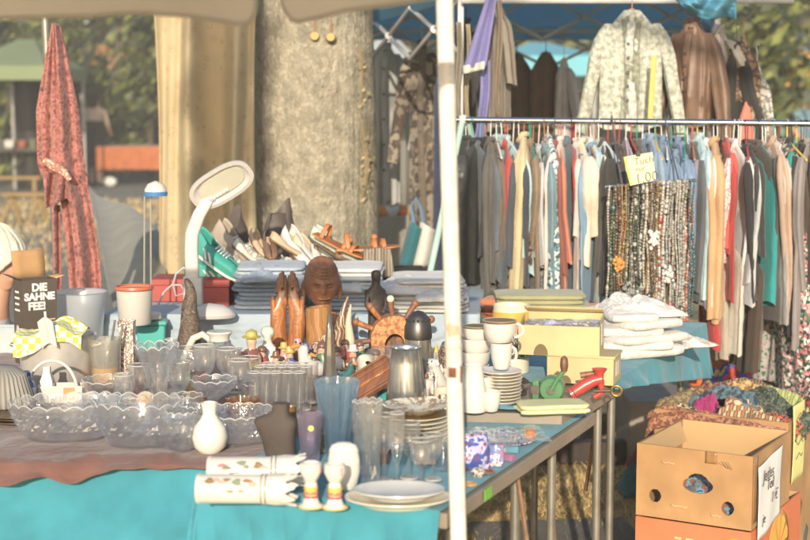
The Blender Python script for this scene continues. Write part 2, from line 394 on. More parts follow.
# mauve cloth: covers the left table and hangs over its front in an uneven swag
def mauve(u, v):
    x = -1.58+u*1.40
    hang = max(.006, .006+.028*math.exp(-((x+.96)/.10)**2)+.034*math.exp(-((x+.80)/.07)**2)+.05*max(0, -.85-x)+.006*math.sin(x*31))
    if v < .72:
        t = v/.72; y = 5.08-(5.08-3.52)*t
        rip = .010*n3(x*7, y*7, 2)+.008*abs(n3(x*13+y*5, y*9, 2))+.022*max(0, t-.86)/.14*max(0, n3(x*5, y*8, 7)+.25)*(x < -.55)
        return (x+.02*n3(x*3, y*3, 4)*t, y, ZC+.008+max(-.002, rip))
    t = (v-.72)/.28
    f = n3(x*8, t*.8, 3)+.4*n3(x*22, t*2, 8)
    return (x+.015*f*t, 3.515-.018-.03*t*(1+f), ZC+.006-hang*t)
solo('mauve_cloth', 'dusty mauve cloth over the left table, front corner hanging in folds over turquoise', 'tablecloth', MB().grid(mauve, 120, 110), MAUVE, solid=.004)
# turquoise cloth on the rear half of the higher table
def farcloth(u, v):
    Lb = (B_br-B_fr).length
    s = -.30+u*(1.30)              # along vB from .36
    along = .42+u*(Lb-.42+.015)
    e = B_fr+vB*along; inn = (B_fl2-B_fr).normalized()
    if v < .55:
        t = v/.55; p = e+inn*(.62*(1-t)); return (p.x, p.y, ZB+.004+.004*max(0, n3(p.x*8, p.y*8, 3)))
    t = (v-.55)/.45; d = .014+.19*u**1.05
    f = n3(along*9, t, 2)
    return (e.x+.014+.02*t*(1+f), e.y-.006*t, ZB+.002-d*t)
solo('tablecloth', 'turquoise cloth over the far end of the higher table beside the white linen', 'tablecloth', MB().grid(farcloth, 70, 40), TURQ, solid=.003)
def corner(u, v):
    e = B_br+vB*.012; inn = (B_fl2-B_fr).normalized()
    p = e+inn*(.5*(1-u)-.012); f = n3(u*6, v, 9); d = (.10+.10*u**3)*v
    return (p.x+.035*v*u, p.y+.01+.012*v*(1+f), ZB+.002-d)
solo('cloth_corner', 'turquoise cloth corner hanging off the far end of the higher table', 'tablecloth', MB().grid(corner, 24, 24), TURQ, solid=.003)
drape('tablecloth', 'pale blue cloth on the rear table behind the carved wooden figures', mat('paleblue_cloth', C(176, 190, 200), .9, var=.08, vs=6, bump=.2, bs=30),
      [Vector((-1.04, 5.14, ZD)), Vector((-.4, 5.14, ZD)), Vector((.26, 5.14, ZD))], [Vector((-1.02, 6.2, ZD)), Vector((-.4, 6.2, ZD)), Vector((.34, 6.2, ZD))], [.16, .16, .16], ZD, .008, 3, 6, nu=90)
# dark planks on the ground beneath
for (x0, x1, y0, y1, l) in ((522, 642, 474, 496, 'dark brown plank lying on the straw beneath the higher table'), (484, 524, 486, 500, 'short dark plank end on the straw beneath the near table')):
    a, b = aty((x0+x1)/2, (y0+y1)/2, 6.5), 0
    wx = (x1-x0)*sp(a)
    solo('wooden_plank', l, 'plank', MB().box((0, 0, 0), (wx, .08, .1)), mat('dark_plank', C(58, 42, 34), .8, var=.3, vs=20, bump=.3), loc=(a.x, a.y, .055), bevel=.006)
solo('grey_mat', 'flat grey board lying on the straw below the tables', 'board', MB().box((0, 0, .012), (.6, .5, .024)), mat('greyboard2', C(120, 116, 108), .8, var=.2), loc=tuple(at(560, 545, 0)), rz=.1, bevel=.004)

# ------------------------------------------------------------------ white canopy eave above the stall, white pole
CANV = mat('canvas', C(196, 188, 180), .9, var=.1, vs=4, bump=.2, bs=60)
YV = 2.5
def valance(name, label, pts, skew=0):
    P = [aty(a, b, YV) for a, b in pts]
    mb = MB(); n = len(P); TOPZ = 1.81
    vs = []
    def lp(u):
        f = u*(n-1); i = min(int(f), n-2); f -= i; f = f*f*(3-2*f)*.5+f*.5
        return P[i]*(1-f)+P[i+1]*f
    x0, x1 = P[0].x, P[-1].x
    def fn(u, v):
        p = lp(u)
        wob = .010*n3(p.x*6, v*1.2, 1)+.006*math.sin(p.x*14+v)
        if v < .4:
            t = v/.4; return (p.x, YV+wob*(1-t*.6), p.z*(1-t)+TOPZ*t)
        t = (v-.4)/.6
        xr = p.x+skew*t
        return (xr, YV-3.3*t, TOPZ+.90*t+.02*math.sin(p.x*5)*math.sin(t*PI))
    mb.grid(fn, 70, 30)
    t = thing(name, label, 'canopy')
    obj('canvas_roof', mb, CANV, t, solid=.003)
    hem = MB().tube([tuple(lp(i/70)+Vector((0, -.002+.010*n3(lp(i/70).x*6, 0, 1)+.006*math.sin(lp(i/70).x*14), .004))) for i in range(71)], .0035, 6)
    obj('hem', hem, mat('hem', C(170, 162, 154), .8), t)
valance('canvas_canopy', 'beige canvas canopy eave with sagging scalloped edge over the left of the stall', [(-140, 16), (-60, 19), (0, 20), (50, 19), (95, 18), (125, 15), (150, 15), (190, 18), (222, 23), (238, 26), (249, 25), (255, 15), (257, -8)])
valance('canvas_canopy', 'second beige canvas canopy edge sloping up to the white pole', [(279, -8), (283, 10), (290, 21), (298, 24), (318, 20), (345, 13), (390, 7), (438, -1), (475, -12)], -.3)
pt, pb = aty(444.5, 0, 2.96), aty(458.5, 540, 3.0)
dirp = (pb-pt); top = pt-dirp*.35; bot = pb+dirp*(-(pb.z)/dirp.z)
t = thing('canopy_pole', 'white painted round tent pole with rust patch standing in front of the tables', 'pole', tuple(bot))
rad = 8.7*sp(pt)
o = obj('pole_tube', MB().tube([tuple(top-bot), (0, 0, 0)], rad, 24), mat('pole_white', None, .38, pat=('blotch', [C(238, 230, 218)[:4]+(0,), C(228, 218, 204)[:4]+(.55,), C(200, 180, 150)[:4]+(.93,)], 14), var=.06, bump=.08, bs=40), t)
rp = aty(452, 371, 2.985)-bot
def lipat(c, w_, h_, phi0):
    mb = MB()
    mb.grid(lambda u, v: tuple(c+Vector((math.sin(phi0+(u-.5)*w_)*(rad+.0012), -math.cos(phi0+(u-.5)*w_)*(rad+.0012), (v-.5)*h_))), 10, 6); return mb
ax = lambda py: (top-bot)*0 + (aty(444.5+14*py/540, py, 2.978)-bot)
obj('rust_patch', lipat(ax(371), .9, .02, -.25), RUST, t, solid=.0008)
obj('rust_patch', lipat(ax(373), .3, .034, .85), RUST, t, solid=.0008)
obj('joint_ring', MB().tube([tuple(ax(344)), tuple(ax(347))], rad+.0012, 24), WHPAINT, t)

# ------------------------------------------------------------------ big tree trunk
YT = 7.3; base = aty(311, 270, YT); s_ = sp(base); TR = 60*s_
def bark(u, v):
    a = u*2*PI; z = -.02+v*4.0
    r = TR*(1+.25*math.exp(-z*2.2)+.03*math.sin(z*1.3+1))
    lean = .02*math.sin(z*.9)
    lx = math.cos(a)*9; ly = math.sin(a)*9
    rid = 1-abs(n3(lx*1.6, ly*1.6, z*2.2)); rid2 = 1-abs(n3(lx*4, ly*4, z*6))
    r *= 1+.026*(rid-.7)+.018*(rid2-.7)+.012*n3(lx*7, ly*7, z*10)+.04*n3(lx*.25, ly*.25, z*.7)
    return (base.x+lean+r*math.cos(a), YT+r*math.sin(a), z)
BARK = mat('bark', None, .95, var=.30, vs=16, bump=.8, bs=70, pat=('noise', [C(138, 130, 112), C(172, 162, 140), C(156, 148, 127), C(184, 173, 150)], 40), spec=.1, stretch=(1, 1, .8))
_N, _L = BARK.node_tree.nodes, BARK.node_tree.links
_tc = _N.new('ShaderNodeTexCoord'); _mp = _N.new('ShaderNodeMapping'); _mp.inputs['Scale'].default_value = (1, 1, .34)
_nz = _N.new('ShaderNodeTexNoise'); _nz.inputs['Scale'].default_value = 9; _nz.inputs['Detail'].default_value = 4
_ad = _N.new('ShaderNodeVectorMath'); _ad.operation = 'MULTIPLY_ADD'; _ad.inputs[1].default_value = (.09, .09, .09)
_vo = _N.new('ShaderNodeTexVoronoi'); _vo.feature = 'DISTANCE_TO_EDGE'; _vo.inputs['Scale'].default_value = 62
_L.new(_tc.outputs['Object'], _nz.inputs['Vector']); _L.new(_nz.outputs['Color'], _ad.inputs[0]); _L.new(_tc.outputs['Object'], _ad.inputs[2])
_L.new(_ad.outputs[0], _mp.inputs['Vector']); _L.new(_mp.outputs[0], _vo.inputs['Vector'])
_rp = _N.new('ShaderNodeMapRange'); _rp.inputs[1].default_value = 0; _rp.inputs[2].default_value = .16; _L.new(_vo.outputs['Distance'], _rp.inputs[0])
_bp = _N.new('ShaderNodeBump'); _bp.inputs['Strength'].default_value = .42; _bp.inputs['Distance'].default_value = .010
_L.new(_rp.outputs[0], _bp.inputs['Height'])
_pb = _N['Principled BSDF']; _old = _pb.inputs['Normal'].links[0].from_node; _L.new(_bp.outputs[0], _old.inputs['Normal'])
t = thing('tree', 'thick grey green tree trunk with rough bark behind the shoes', 'tree')
obj('trunk', MB().grid(bark, 220, 240), BARK, t, smooth=80)
for (px, py) in ((315, 39), (331, 40)):
    p = aty(px, py, YT-TR+.0)
    mb = MB(); mb.tube([p+Vector((0, .05, .0)), p+Vector((.0, -.028, .012))], [.03, .02], 10)
    st = obj('branch_stub', mb, BARK, t)
    obj('cut_end', MB().tube([p+Vector((0, -.0285, .012)), p+Vector((0, -.0325, .013))], .0185, 12), mat('cut_wood', C(222, 172, 96), .8), st)
    mb = MB(); mb.tube([p+Vector((.0, .0, .02)), p+Vector((.0, -.012, .10))], [.006, .003], 6); obj('twig', mb, mat('twig', C(170, 120, 70), .8), st)
def leafcloud(mb, pts, n, size, spread, mats):
    for i in range(n):
        c = Vector(R.choice(pts))+Vector((R.gauss(0, spread), R.gauss(0, spread), R.gauss(0, spread)))
        a = Vector((R.gauss(0, 1), R.gauss(0, 1), R.gauss(0, 1))).normalized(); b = a.orthogonal().normalized(); q = a.cross(b)
        s = size*R.uniform(.6, 1.4); mb.cur = R.randrange(mats)
        mb.add([c-b*s, c+q*s*.45, c+b*s, c-q*s*.45], [(0, 1, 2, 3)])
LEAFS = [mat('leaf_a', C(86, 98, 40, .8), .6, var=.3), mat('leaf_b', C(128, 134, 52, .8), .6, var=.3), mat('leaf_c', C(52, 64, 34, .8), .6, var=.3)]
IVYL = [mat('ivy_a', C(150, 140, 92), .6, var=.3), mat('ivy_b', C(112, 112, 66), .6, var=.3), mat('ivy_c', C(196, 176, 128), .7, var=.3)]
t = thing('climbing_plant', 'pale ivy strand climbing the right side of the big trunk', 'ivy')
ip = [aty(351+12*min(1, q/70)+4*math.sin(q/17), 30+q, YT-.18) for q in range(0, 185, 4)]
ip = [Vector((p.x, p.y, p.z)) for p in ip]
obj('vine', MB().tube(ip, .014, 6), mat('vine', C(150, 130, 95), .9, var=.3), t)
mb = MB(); leafcloud(mb, ip, 230, .014, .013, 3); obj('leaves', mb, IVYL, t, smooth=False)

# ------------------------------------------------------------------ curtain, tarp, red cloth
CURT = mat('curtain_cloth', None, .92, pat=('dots', [C(164, 142, 104)[:4]+(0,), C(196, 176, 138)[:4]+(.09,), C(182, 160, 122)[:4]+(.24,), C(196, 176, 138)[:4]+(.30,)], 17), var=.12, vs=5, bump=.3, bs=50, spec=.15)
YC = 6.9; c0, c1 = aty(153, 20, YC), aty(256, 20, YC)
def curtain(u, v):
    x = c0.x+(c1.x-c0.x)*u*(1-.0*v) ; z = 2.15-v*1.9
    f = .07*math.sin(u*12+.8*math.sin(v*2)+1.5*n3(u*2, 0, 4))+.025*math.sin(u*29+v*2)+.03*n3(u*6, v*3, 1)
    kn = math.exp(-((z-(1.6+55/F*YC+.0))/.25)**2)
    f2 = f*(.7+.5*v)
    if u > .55: f2 += .05*math.exp(-((u-.8)/.08)**2)*math.sin(v*9+2)*.6
    return (x+.012*math.sin(v*5+u*9), YC+f2, z)
t = thing('curtain', 'tan patterned curtain hanging in folds left of the big trunk', 'curtain')
obj('fabric', MB().grid(curtain, 130, 70), CURT, t, solid=.004)
obj('rail', MB().tube([(c0.x-.1, YC, 2.17), (c1.x+.1, YC, 2.17)], .012, 8), TUBE, t)
GREYT = cloth(142, 138, 122, bump=.3, bs=12)
Pq = [aty(84, 181, 9.6), aty(166, 236, 7.6), aty(118, 318, 6.35), aty(170, 318, 6.35)]
def tarp(u, v):
    p = (Pq[0]*(1-u)+Pq[1]*u)*(1-v)+(Pq[2]*(1-u)+Pq[3]*u)*v
    f = .035*math.sin(u*13+v*5+1)*(.3+v)+.03*n3(u*4, v*4, 3)
    return (p.x+f*.5, p.y-f, p.z+.05*math.sin(v*PI)-.03*math.sin(u*7))
solo('grey_tarp', 'grey green tarpaulin sloping over covered goods behind the white tub', 'tarpaulin', MB().grid(tarp, 50, 40), GREYT, solid=.006)
mb = MB(); q = (Pq[0]+Pq[1]+Pq[2]+Pq[3])/4
mb.box((0, 0, 0), (.5, 1.6, .5)); solo('covered_crate', 'bulky crate hidden under the grey green tarpaulin', 'crate', mb, CARD, loc=(q.x+.1, q.y+.9, .26))
YR = 5.75
REDC = mat('red_lace', None, .85, pat=('blotch', [C(126, 66, 58), C(166, 92, 82), C(190, 120, 104), C(138, 72, 66)], 48), var=.25, vs=9, bump=.5, bs=70, sheen=.2)
tp = thing('tent_pole', 'slim grey tent pole wrapped by the red lace cloth', 'pole', tuple(aty(63, 300, YR+.06)*1))
tp.location.z = 0
obj('pole_tube', MB().tube([(0, 0, 0), (-.045, 0, 2.15)], .016, 12), TUBE, tp)
def redcloth(u, v):
    y = 24+v*300
    # left and right outline of the hanging cloth in photo rows
    def io(tab):
        for i in range(len(tab)-1):
            if tab[i][0] <= y <= tab[i+1][0]:
                k = (y-tab[i][0])/(tab[i+1][0]-tab[i][0]); return tab[i][1]*(1-k)+tab[i+1][1]*k
        return tab[-1][1]
    l = io([(24, 54), (55, 47), (110, 38), (160, 39), (178, 43), (200, 62), (260, 68), (325, 72)])
    r = io([(24, 60), (50, 66), (110, 78), (165, 84), (200, 90), (260, 101), (325, 108)])
    px = l+(r-l)*u
    f = .05*math.sin(u*11+v*3)*(.25+v)+.02*math.sin(u*27+v*6)
    bulge = .06*math.sin(u*PI)
    kn = .035*math.exp(-((y-172)/14)**2)*n3(u*7, v*40, 1)
    p = aty(px, y, YR); return (p.x, YR-bulge-f*.6-kn, p.z)
t = thing('red_lace_cloth', 'rust red lace cloth tied round the slim tent pole at left', 'cloth')
obj('fabric', MB().grid(redcloth, 60, 110), REDC, t, solid=.004)
kn = [aty(a, b, YR-.11) for a, b in ((44, 160), (50, 164), (57, 168), (64, 172), (70, 180), (68, 195), (62, 203), (52, 196), (44, 180))]
mb = MB(); mb.tube(kn[:5], [.012, .016, .018, .014, .01], 8)
obj('knot_band', mb, cloth(222, 180, 150, pat=('blotch', [C(226, 190, 160), C(190, 120, 100), C(232, 210, 180)], 60)), t)
def flapf(u, v):
    p = aty(43+22*u+3*v, 172+36*v-10*u*v, YR-.09-.03*math.sin(u*9+v*3)); return tuple(p)
obj('knot_flap', MB().grid(flapf, 16, 16), REDC, t, solid=.004)
def strip(u, v):
    p = aty(52+8*u+2*v, 205+118*v, YR+.03-.02*math.sin(u*6)); return tuple(p)
obj('hanging_strip', MB().grid(strip, 8, 20), REDC, t, solid=.004)

# ------------------------------------------------------------------ blue gazebo behind the rack
BLUEC = mat('tent_blue', C(110, 166, 196), .8, var=.15, vs=3, bump=.2, bs=20)
_n, _l = BLUEC.node_tree.nodes, BLUEC.node_tree.links
_t = _n.new('ShaderNodeBsdfTranslucent'); _t.inputs['Color'].default_value = C(170, 214, 228); _x = _n.new('ShaderNodeMixShader'); _x.inputs[0].default_value = .7
_l.new(_n['Principled BSDF'].outputs[0], _x.inputs[1]); _l.new(_t.outputs[0], _x.inputs[2]); _l.new(_x.outputs[0], _n['Material Output'].inputs['Surface'])
TRUSS = mat('truss', C(196, 192, 188), .5, .1, var=.15)
GC = [Vector((.24, 6.55, 2.06)), Vector((1.36, 6.62, 2.06)), Vector((1.9, 9.4, 2.06)), Vector((-.62, 9.4, 2.06))]
t = thing('blue_gazebo', 'blue pop-up gazebo with grey scissor trusses over the hanging clothes', 'tent')
pk = (GC[0]+GC[1]+GC[2]+GC[3])/4; pk.z = 2.62
mb = MB(); dn = Vector((0, 0, -.03)); mb.add([*GC, pk-Vector((0, .2, 0)), pk+Vector((0, .2, 0)), GC[0]+dn, GC[1]+dn, GC[2]+dn*3, GC[3]+dn*3],
   [(0, 1, 4), (1, 2, 5, 4), (2, 3, 5), (3, 0, 4, 5), (6, 7, 1, 0), (7, 8, 2, 1), (8, 9, 3, 2), (9, 6, 0, 3)])
obj('tent_roof', mb, BLUEC, t, solid=.004, smooth=False)
for q in GC: obj('leg', MB().box((q.x, q.y, 1.02), (.026, .026, 2.04)), TRUSS, t, bevel=.003)
def truss(a, b, n):
    a, b = Vector(a), Vector(b); mb = MB()
    for i in range(n):
        p, q = a+(b-a)*(i/n), a+(b-a)*((i+1)/n)
        mb.tube([p+Vector((0, 0, -.02)), q+Vector((0, 0, -.26))], .011, 6); mb.tube([p+Vector((0, .025, -.26)), q+Vector((0, .025, -.02))], .011, 6)
        m = (p+q)/2; mb.tube([m+Vector((0, -.02, -.14)), m+Vector((0, .045, -.14))], .018, 8)
    return mb
obj('scissor_truss', truss((GC[0]+GC[3])/2+Vector((0, 0, .12)), (GC[1]+GC[2])/2+Vector((0, 0, .12)), 4), TRUSS, t)
for a, b, n, dz_ in ((3, 2, 5, 0), (0, 3, 4, 0), (1, 2, 4, 0), (0, 1, 2, .3)): obj('scissor_truss', truss(GC[a]+Vector((0, 0, dz_)), GC[b]+Vector((0, 0, dz_)), n), TRUSS, t)
for q in GC: obj('rafter', MB().tube([q-Vector((0, 0, .03)), pk-Vector((0, 0, .05))], .012, 6), TRUSS, t)
obj('clothes_rail', MB().tube([(.24, 6.5, 2.02), (1.66, 6.5, 2.02)], .011, 8), TRUSS, t)
obj('clothes_rail', MB().tube([(-.5, 8.6, 1.99), (1.6, 8.6, 1.99)], .011, 8), TRUSS, t)
def scr(u, v):
    l, r = 668+8*v, 736
    y = -14+ (40+10*math.sin(u*5))*v*(.35+.75*u)
    p = aty(l+(r-l)*u, y, 6.22-.05*math.sin(u*14+v*6)-.05*math.sin(v*PI)-.02*n3(u*8, v*8, 1)); return tuple(p)
mb = MB().grid(scr, 40, 24)
obj('bunched_canvas', mb, mat('tent_blue2', C(84, 160, 190), .75, var=.15, vs=6, bump=.3, bs=20), t, solid=.006)
# unseen tree added behind the camera so its crown shades the clothes rack
t = thing('leafy_tree', 'unseen leafy tree added behind the camera to shade the clothes rack and curtain', 'tree', (3.6, -3.2, 0))
mb = MB(); mb.tube([(0, 0, 0), (.05, 0, 2.2), (-.1, 0, 3.6), (-.3, .1, 5.2)], [.22, .17, .12, .05], 12)
for e in ((-2.2, 0, 4.0), (-1.4, .2, 4.6), (-.4, .6, 5.4), (.9, 0, 4.6), (-1.0, -.5, 4.2), (-2.6, .2, 4.7), (-4.95, 0, 5.4)): mb.tube([(0, 0, 2.9), (e[0]*.5, e[1]*.5, e[2]*.85), e], [.08, .05, .015], 7)
obj('trunk', mb, mat('near_bark', C(110, 96, 74), .9, var=.3, bump=.6), t)
mb = MB(); cl = []
for k in range(170):
    x = R.uniform(-2.9, 1.6); zlo = 3.45+max(0, (-1.9-x))*.9+.12*math.sin(x*5); z = R.uniform(zlo, 6.0); cl.append((x, R.gauss(0, .4), z+.75))
leafcloud(mb, cl, 9000, .075, .11, 3)
leafcloud(mb, [(-3.6+R.uniform(-1.46, -1.24)-.0, R.uniform(-.2, .2), R.uniform(4.1, 5.7)) for _ in range(120)], 5200, .06, .03, 3); obj('crown', mb, LEAFS, t, smooth=False)  # narrow leaf column added to shade the right part of the curtain

# thin warm haze volume added to lift the dark tones
hz = MB().box((0, 30, 6.5), (130, 75, 15))
hm_ = bpy.data.materials.new('haze_air'); hm_.use_nodes = True; _N = hm_.node_tree.nodes; _N.remove(_N['Principled BSDF'])
_v = _N.new('ShaderNodeVolumePrincipled'); _v.inputs['Density'].default_value = .0050; _v.inputs['Color'].default_value = (.99, .93, .84, 1); hm_.node_tree.links.new(_v.outputs[0], _N['Material Output'].inputs['Volume'])
struct('haze', hz, hm_, kind='stuff', smooth=False)
# ================================================================== FAR BACKGROUND
def tree(label, px, Y, h, r, n, seed, leaf=.16, low=.25):
    p = aty(px, 100, Y); x = p.x; rr = random.Random(seed)
    t = thing('leafy_tree', label, 'tree', (x, Y, 0), 0, 'trees behind the market')
    mb = MB(); mb.tube([(0, 0, 0), (.1, 0, h*.4), (.05, .1, h*.75)], [.03*h, .022*h, .008*h], 9)
    ends = []
    for i in range(16):
        a = rr.random()*2*PI; z0 = h*rr.uniform(low, .7); l = r*rr.uniform(.5, .95)
        e = Vector((math.cos(a)*l, math.sin(a)*l, z0+h*rr.uniform(.02, .22))); mb.tube([(.06, 0, z0), tuple(e*.6+Vector((0, 0, z0*.25))), tuple(e)], [.008*h, .005*h, .002*h], 5); ends.append(e)
    obj('trunk', mb, mat('far_bark', C(92, 78, 60), .9, var=.3), t)
    cl = []
    for e in ends:
        for k in range(5): cl.append(e+Vector((rr.gauss(0, r*.22), rr.gauss(0, r*.22), rr.gauss(0, h*.06))))
    for k in range(22): cl.append(Vector((rr.gauss(0, r*.5), rr.gauss(0, r*.5), h*rr.uniform(low+.03, .98))))
    mb = MB(); leafcloud(mb, cl, n, leaf, r*.16, 3); obj('crown', mb, LEAFS, t, smooth=False)
for i, (lab, px, Y, h, r, n, leaf, low) in enumerate((
    ('dark leafy tree high above the far stalls at the left edge', 22, 40, 11, 3.2, 5200, .2, .2), ('broad dark tree over the far peach coloured lanterns', 122, 38, 10, 3.0, 5200, .2, .28),
    ('dense tree behind the dark green stall left of the curtain', 75, 46, 9, 3.2, 4200, .22, .1), ('sunlit leafy tree right of the blue gazebo corner', 752, 20, 6.5, 1.35, 5200, .10, .2),
    ('darker leafy tree at the upper right corner', 800, 30, 9.5, 2.4, 5200, .15, .28), ('distant tree glimpsed past the trunk under the gazebo', 420, 44, 9, 3.4, 3000, .25, .05), ('distant tree behind the turquoise stall beyond the gazebo', 560, 46, 9, 4, 3000, .25, .05))):
    tree(lab, px, Y, h, r, n, 40+i, leaf, low)
hedge = MB(); pts = [Vector((x, 50+2*math.sin(x), z)) for x in range(-26, 27, 1) for z in (.6, 1.6, 2.6, 3.6)]
leafcloud(hedge, pts, 9000, .34, .6, 3); struct('woodland_edge', hedge, LEAFS, kind='stuff', smooth=False)
# far house, stalls
def stall(name, label, px0, px1, Y, ytop, yeave, roof, wall, depth=3, open_front=True):
    a, b = aty(px0, yeave, Y), aty(px1, yeave, Y); tz = aty(px0, ytop, Y).z; wd = b.x-a.x
    t = thing(name, label, 'tent', ((a.x+b.x)/2, Y, 0))
    e = a.z; hw = wd/2; mb = MB()
    mb.add([(-hw, 0, e), (hw, 0, e), (hw, depth, e), (-hw, depth, e), (-hw*.2, depth/2, tz), (hw*.2, depth/2, tz), (-hw, 0, e-.22), (hw, 0, e-.22), (hw, depth, e-.22), (-hw, depth, e-.22)],
           [(0, 1, 5, 4), (1, 2, 5), (2, 3, 4, 5), (3, 0, 4), (6, 7, 1, 0), (7, 8, 2, 1), (8, 9, 3, 2), (9, 6, 0, 3)])
    obj('tent_roof', mb, roof, t, solid=.02, smooth=False)
    for x in (-hw+.05, hw-.05):
        for y in (.05, depth-.05): obj('leg', MB().tube([(x, y, 0), (x, y, e)], .025, 6), TRUSS, t)
    if wall:
        mb = MB(); mb.grid(lambda u, v: (-hw+.1+u*(wd-.2), depth-.12+.08*math.sin(u*20), e*v), 40, 4); obj('back_wall', mb, wall, t, solid=.01)
DKGREEN = mat('dark_green_tarp', C(52, 70, 62), .85, var=.2, vs=1.5)
stall('market_stall', 'pale green canopy stall in the far left background', -40, 46, 24, 36, 66, mat('pale_green', C(150, 166, 116, .6), .8, var=.1, vs=1), mat('stall_dark', C(52, 48, 42), .9, var=.3, vs=1))
stall('market_stall', 'dark green stall between the red cloth and the tan curtain', 104, 168, 31, 62, 78, DKGREEN, DKGREEN)
stall('market_stall', 'turquoise canopy stall far behind the brown lace dresses', 500, 600, 17, 38, 56, mat('turq_tent', C(112, 190, 204), .8, var=.1, vs=1), mat('turq_wall', C(90, 170, 186), .8, var=.1, vs=1))
stall('market_stall', 'white canopy stall far behind the pale shirt right of the trunk', 355, 418, 19, 30, 60, mat('white_tent', C(214, 214, 208), .8, var=.1, vs=1), mat('greywall', C(150, 146, 136), .8, var=.1, vs=1))
stall('market_stall', 'grey canopy with mustard wall behind the shoppers at the right edge', 782, 850, 20, 25, 52, mat('grey_roof', C(150, 150, 146), .8, var=.1, vs=1), mat('mustard_wall', C(222, 165, 80), .8, var=.1, vs=1))
# mustard side wall facing us
a = aty(783, 52, 19.8); b = aty(850, 86, 19.8)
solo('mustard_panel', 'mustard yellow panel below the grey canopy at the right edge', 'panel', MB().box(((a.x+b.x)/2, 19.8, (a.z+b.z)/2), (b.x-a.x, .03, a.z-b.z)), MC['mustard_wall'])
# far low house with brown roof
p0, p1 = aty(62, 62, 33), aty(160, 82, 33)
t = thing('far_house', 'long low building with brown roof behind the far stalls', 'house', ((p0.x+p1.x)/2, 33, 0)); hw = (p1.x-p0.x)/2+.4
obj('wall', MB().box((0, 2, 1.0), (2*hw, 4, 2.0)), mat('house_wall', C(128, 110, 90), .9, var=.15), t)
mb = MB(); mb.add([(-hw-.2, -.3, 1.95), (hw+.2, -.3, 1.95), (hw+.2, 2, 2.75), (-hw-.2, 2, 2.75), (hw+.2, 4.3, 1.95), (-hw-.2, 4.3, 1.95)], [(0, 1, 2, 3), (3, 2, 4, 5)])
obj('roof', mb, mat('house_roof', C(120, 98, 82), .9, var=.2, vs=2), t, solid=.08, smooth=False)
obj('door', MB().box((.3, -.02, .95), (.8, .06, 1.9)), mat('house_door', C(70, 60, 50), .8), t)
for k, (px0, px1, y0, y1, c, l) in enumerate(((92, 108, 44, 66, (206, 146, 90), 'orange tan cloth hanging highest at the far dark green stall'), (112, 126, 52, 74, (216, 168, 124), 'peach cloth hanging in the middle of the far dark green stall'), (130, 142, 50, 80, (196, 138, 96), 'rust peach cloth hanging at the far stall next to the tan curtain'), (120, 132, 76, 90, (170, 130, 104), 'small tan cloth hanging lowest at the far stall'))):
    a, b = aty(px0, y0, 30.7), aty(px1, y1, 30.7)
    solo('hanging_cloth', l, 'cloth', MB().grid(lambda u, v: ((a.x+b.x)/2+(b.x-a.x)*(u-.5)*(.45+.7*math.sin(min(1, v*1.15)*PI*.8))+.1*math.sin(v*4+k), 30.7+.06*math.sin(u*11), a.z+(b.z-a.z)*v+.08*math.sin(u*PI)*(v-.5)), 14, 12), cloth(*c), solid=.03, group='cloths hanging at the far stall')
for k, (px, Y, h, r, l) in enumerate(((60, 31, 3.6, 1.3, 'dark green bush behind the red lace cloth top'), (150, 30, 3.4, 1.2, 'dark green bush beside the tan curtain edge'), (8, 28, 3.0, 1.2, 'dark bush behind the pale green stall at far left'))):
    q = aty(px, 100, Y); t = thing('bush', l, 'bush', (q.x, Y, 0)); mb = MB(); mb.tube([(0, 0, 0), (0, 0, h*.6)], [.08, .03], 6); obj('trunk', mb, mat('far_bark', C(92, 78, 60), .9, var=.3), t)
    mb = MB(); leafcloud(mb, [(R.gauss(0, r*.45), R.gauss(0, r*.3), h*R.uniform(.1, 1)) for _ in range(60)], 1500, .13, .15, 3); obj('crown', mb, [LEAFS[0], LEAFS[1], LEAFS[2]], t, smooth=False)
# tables in the background
def simple_table(label, px, py, w_, d, h, top, legm, trestle=False):
    p = at(px, py, 0); t = thing('far_table', label, 'table', (p.x, p.y, 0))
    obj('table_top', MB().box((0, 0, h), (w_, d, .05)), top, t, bevel=.01)
    for x in (-w_*.42, w_*.42):
        for y in (-d*.4, d*.4):
            obj('leg', MB().tube([(x+(y*.5 if trestle else 0), y, h), (x-(y*.5 if trestle else 0), y*(-.2 if trestle else 1), 0)], .035, 6), legm, t)
YELW = mat('yellow_wood', C(180, 140, 60, .55), .6, var=.12)
t0 = at(26, 224, 0)
t = thing('yellow_bench', 'yellow wooden trestle bench on dry grass at far left', 'bench', tuple(t0))
s = sp(t0)
obj('seat', MB().box((0, 0, 30*s), (44*s, .3, .05)), YELW, t, bevel=.01)
for x in (-15, 12):
    mb = MB(); mb.tube([(x*s-.10, -.12, 0), (x*s+.05, 0, 30*s)], .03, 6); mb.tube([(x*s+.16, -.12, 0), (x*s+.02, 0, 30*s)], .03, 6); obj('leg', mb, YELW, t)
t = thing('yellow_bench', 'second yellow bench partly behind the first at far left', 'bench', tuple(at(14, 205, 0))); 
obj('seat', MB().box((0, 0, .42), (.9, .3, .05)), YELW, t, bevel=.01)
for x in (-.35, .35): obj('leg', MB().box((x, 0, .2), (.06, .26, .4)), YELW, t)
p = at(20, 190, 0)
t = thing('far_table', 'dark table heaped with goods in the far left background', 'table', tuple(p))
obj('table_top', MB().box((0, 0, .72), (1.5, .7, .05)), cloth(86, 78, 66), t)
for x in (-.65, .65): obj('leg', MB().tube([(x, 0, 0), (x, 0, .7)], .03, 6), BLACK, t)
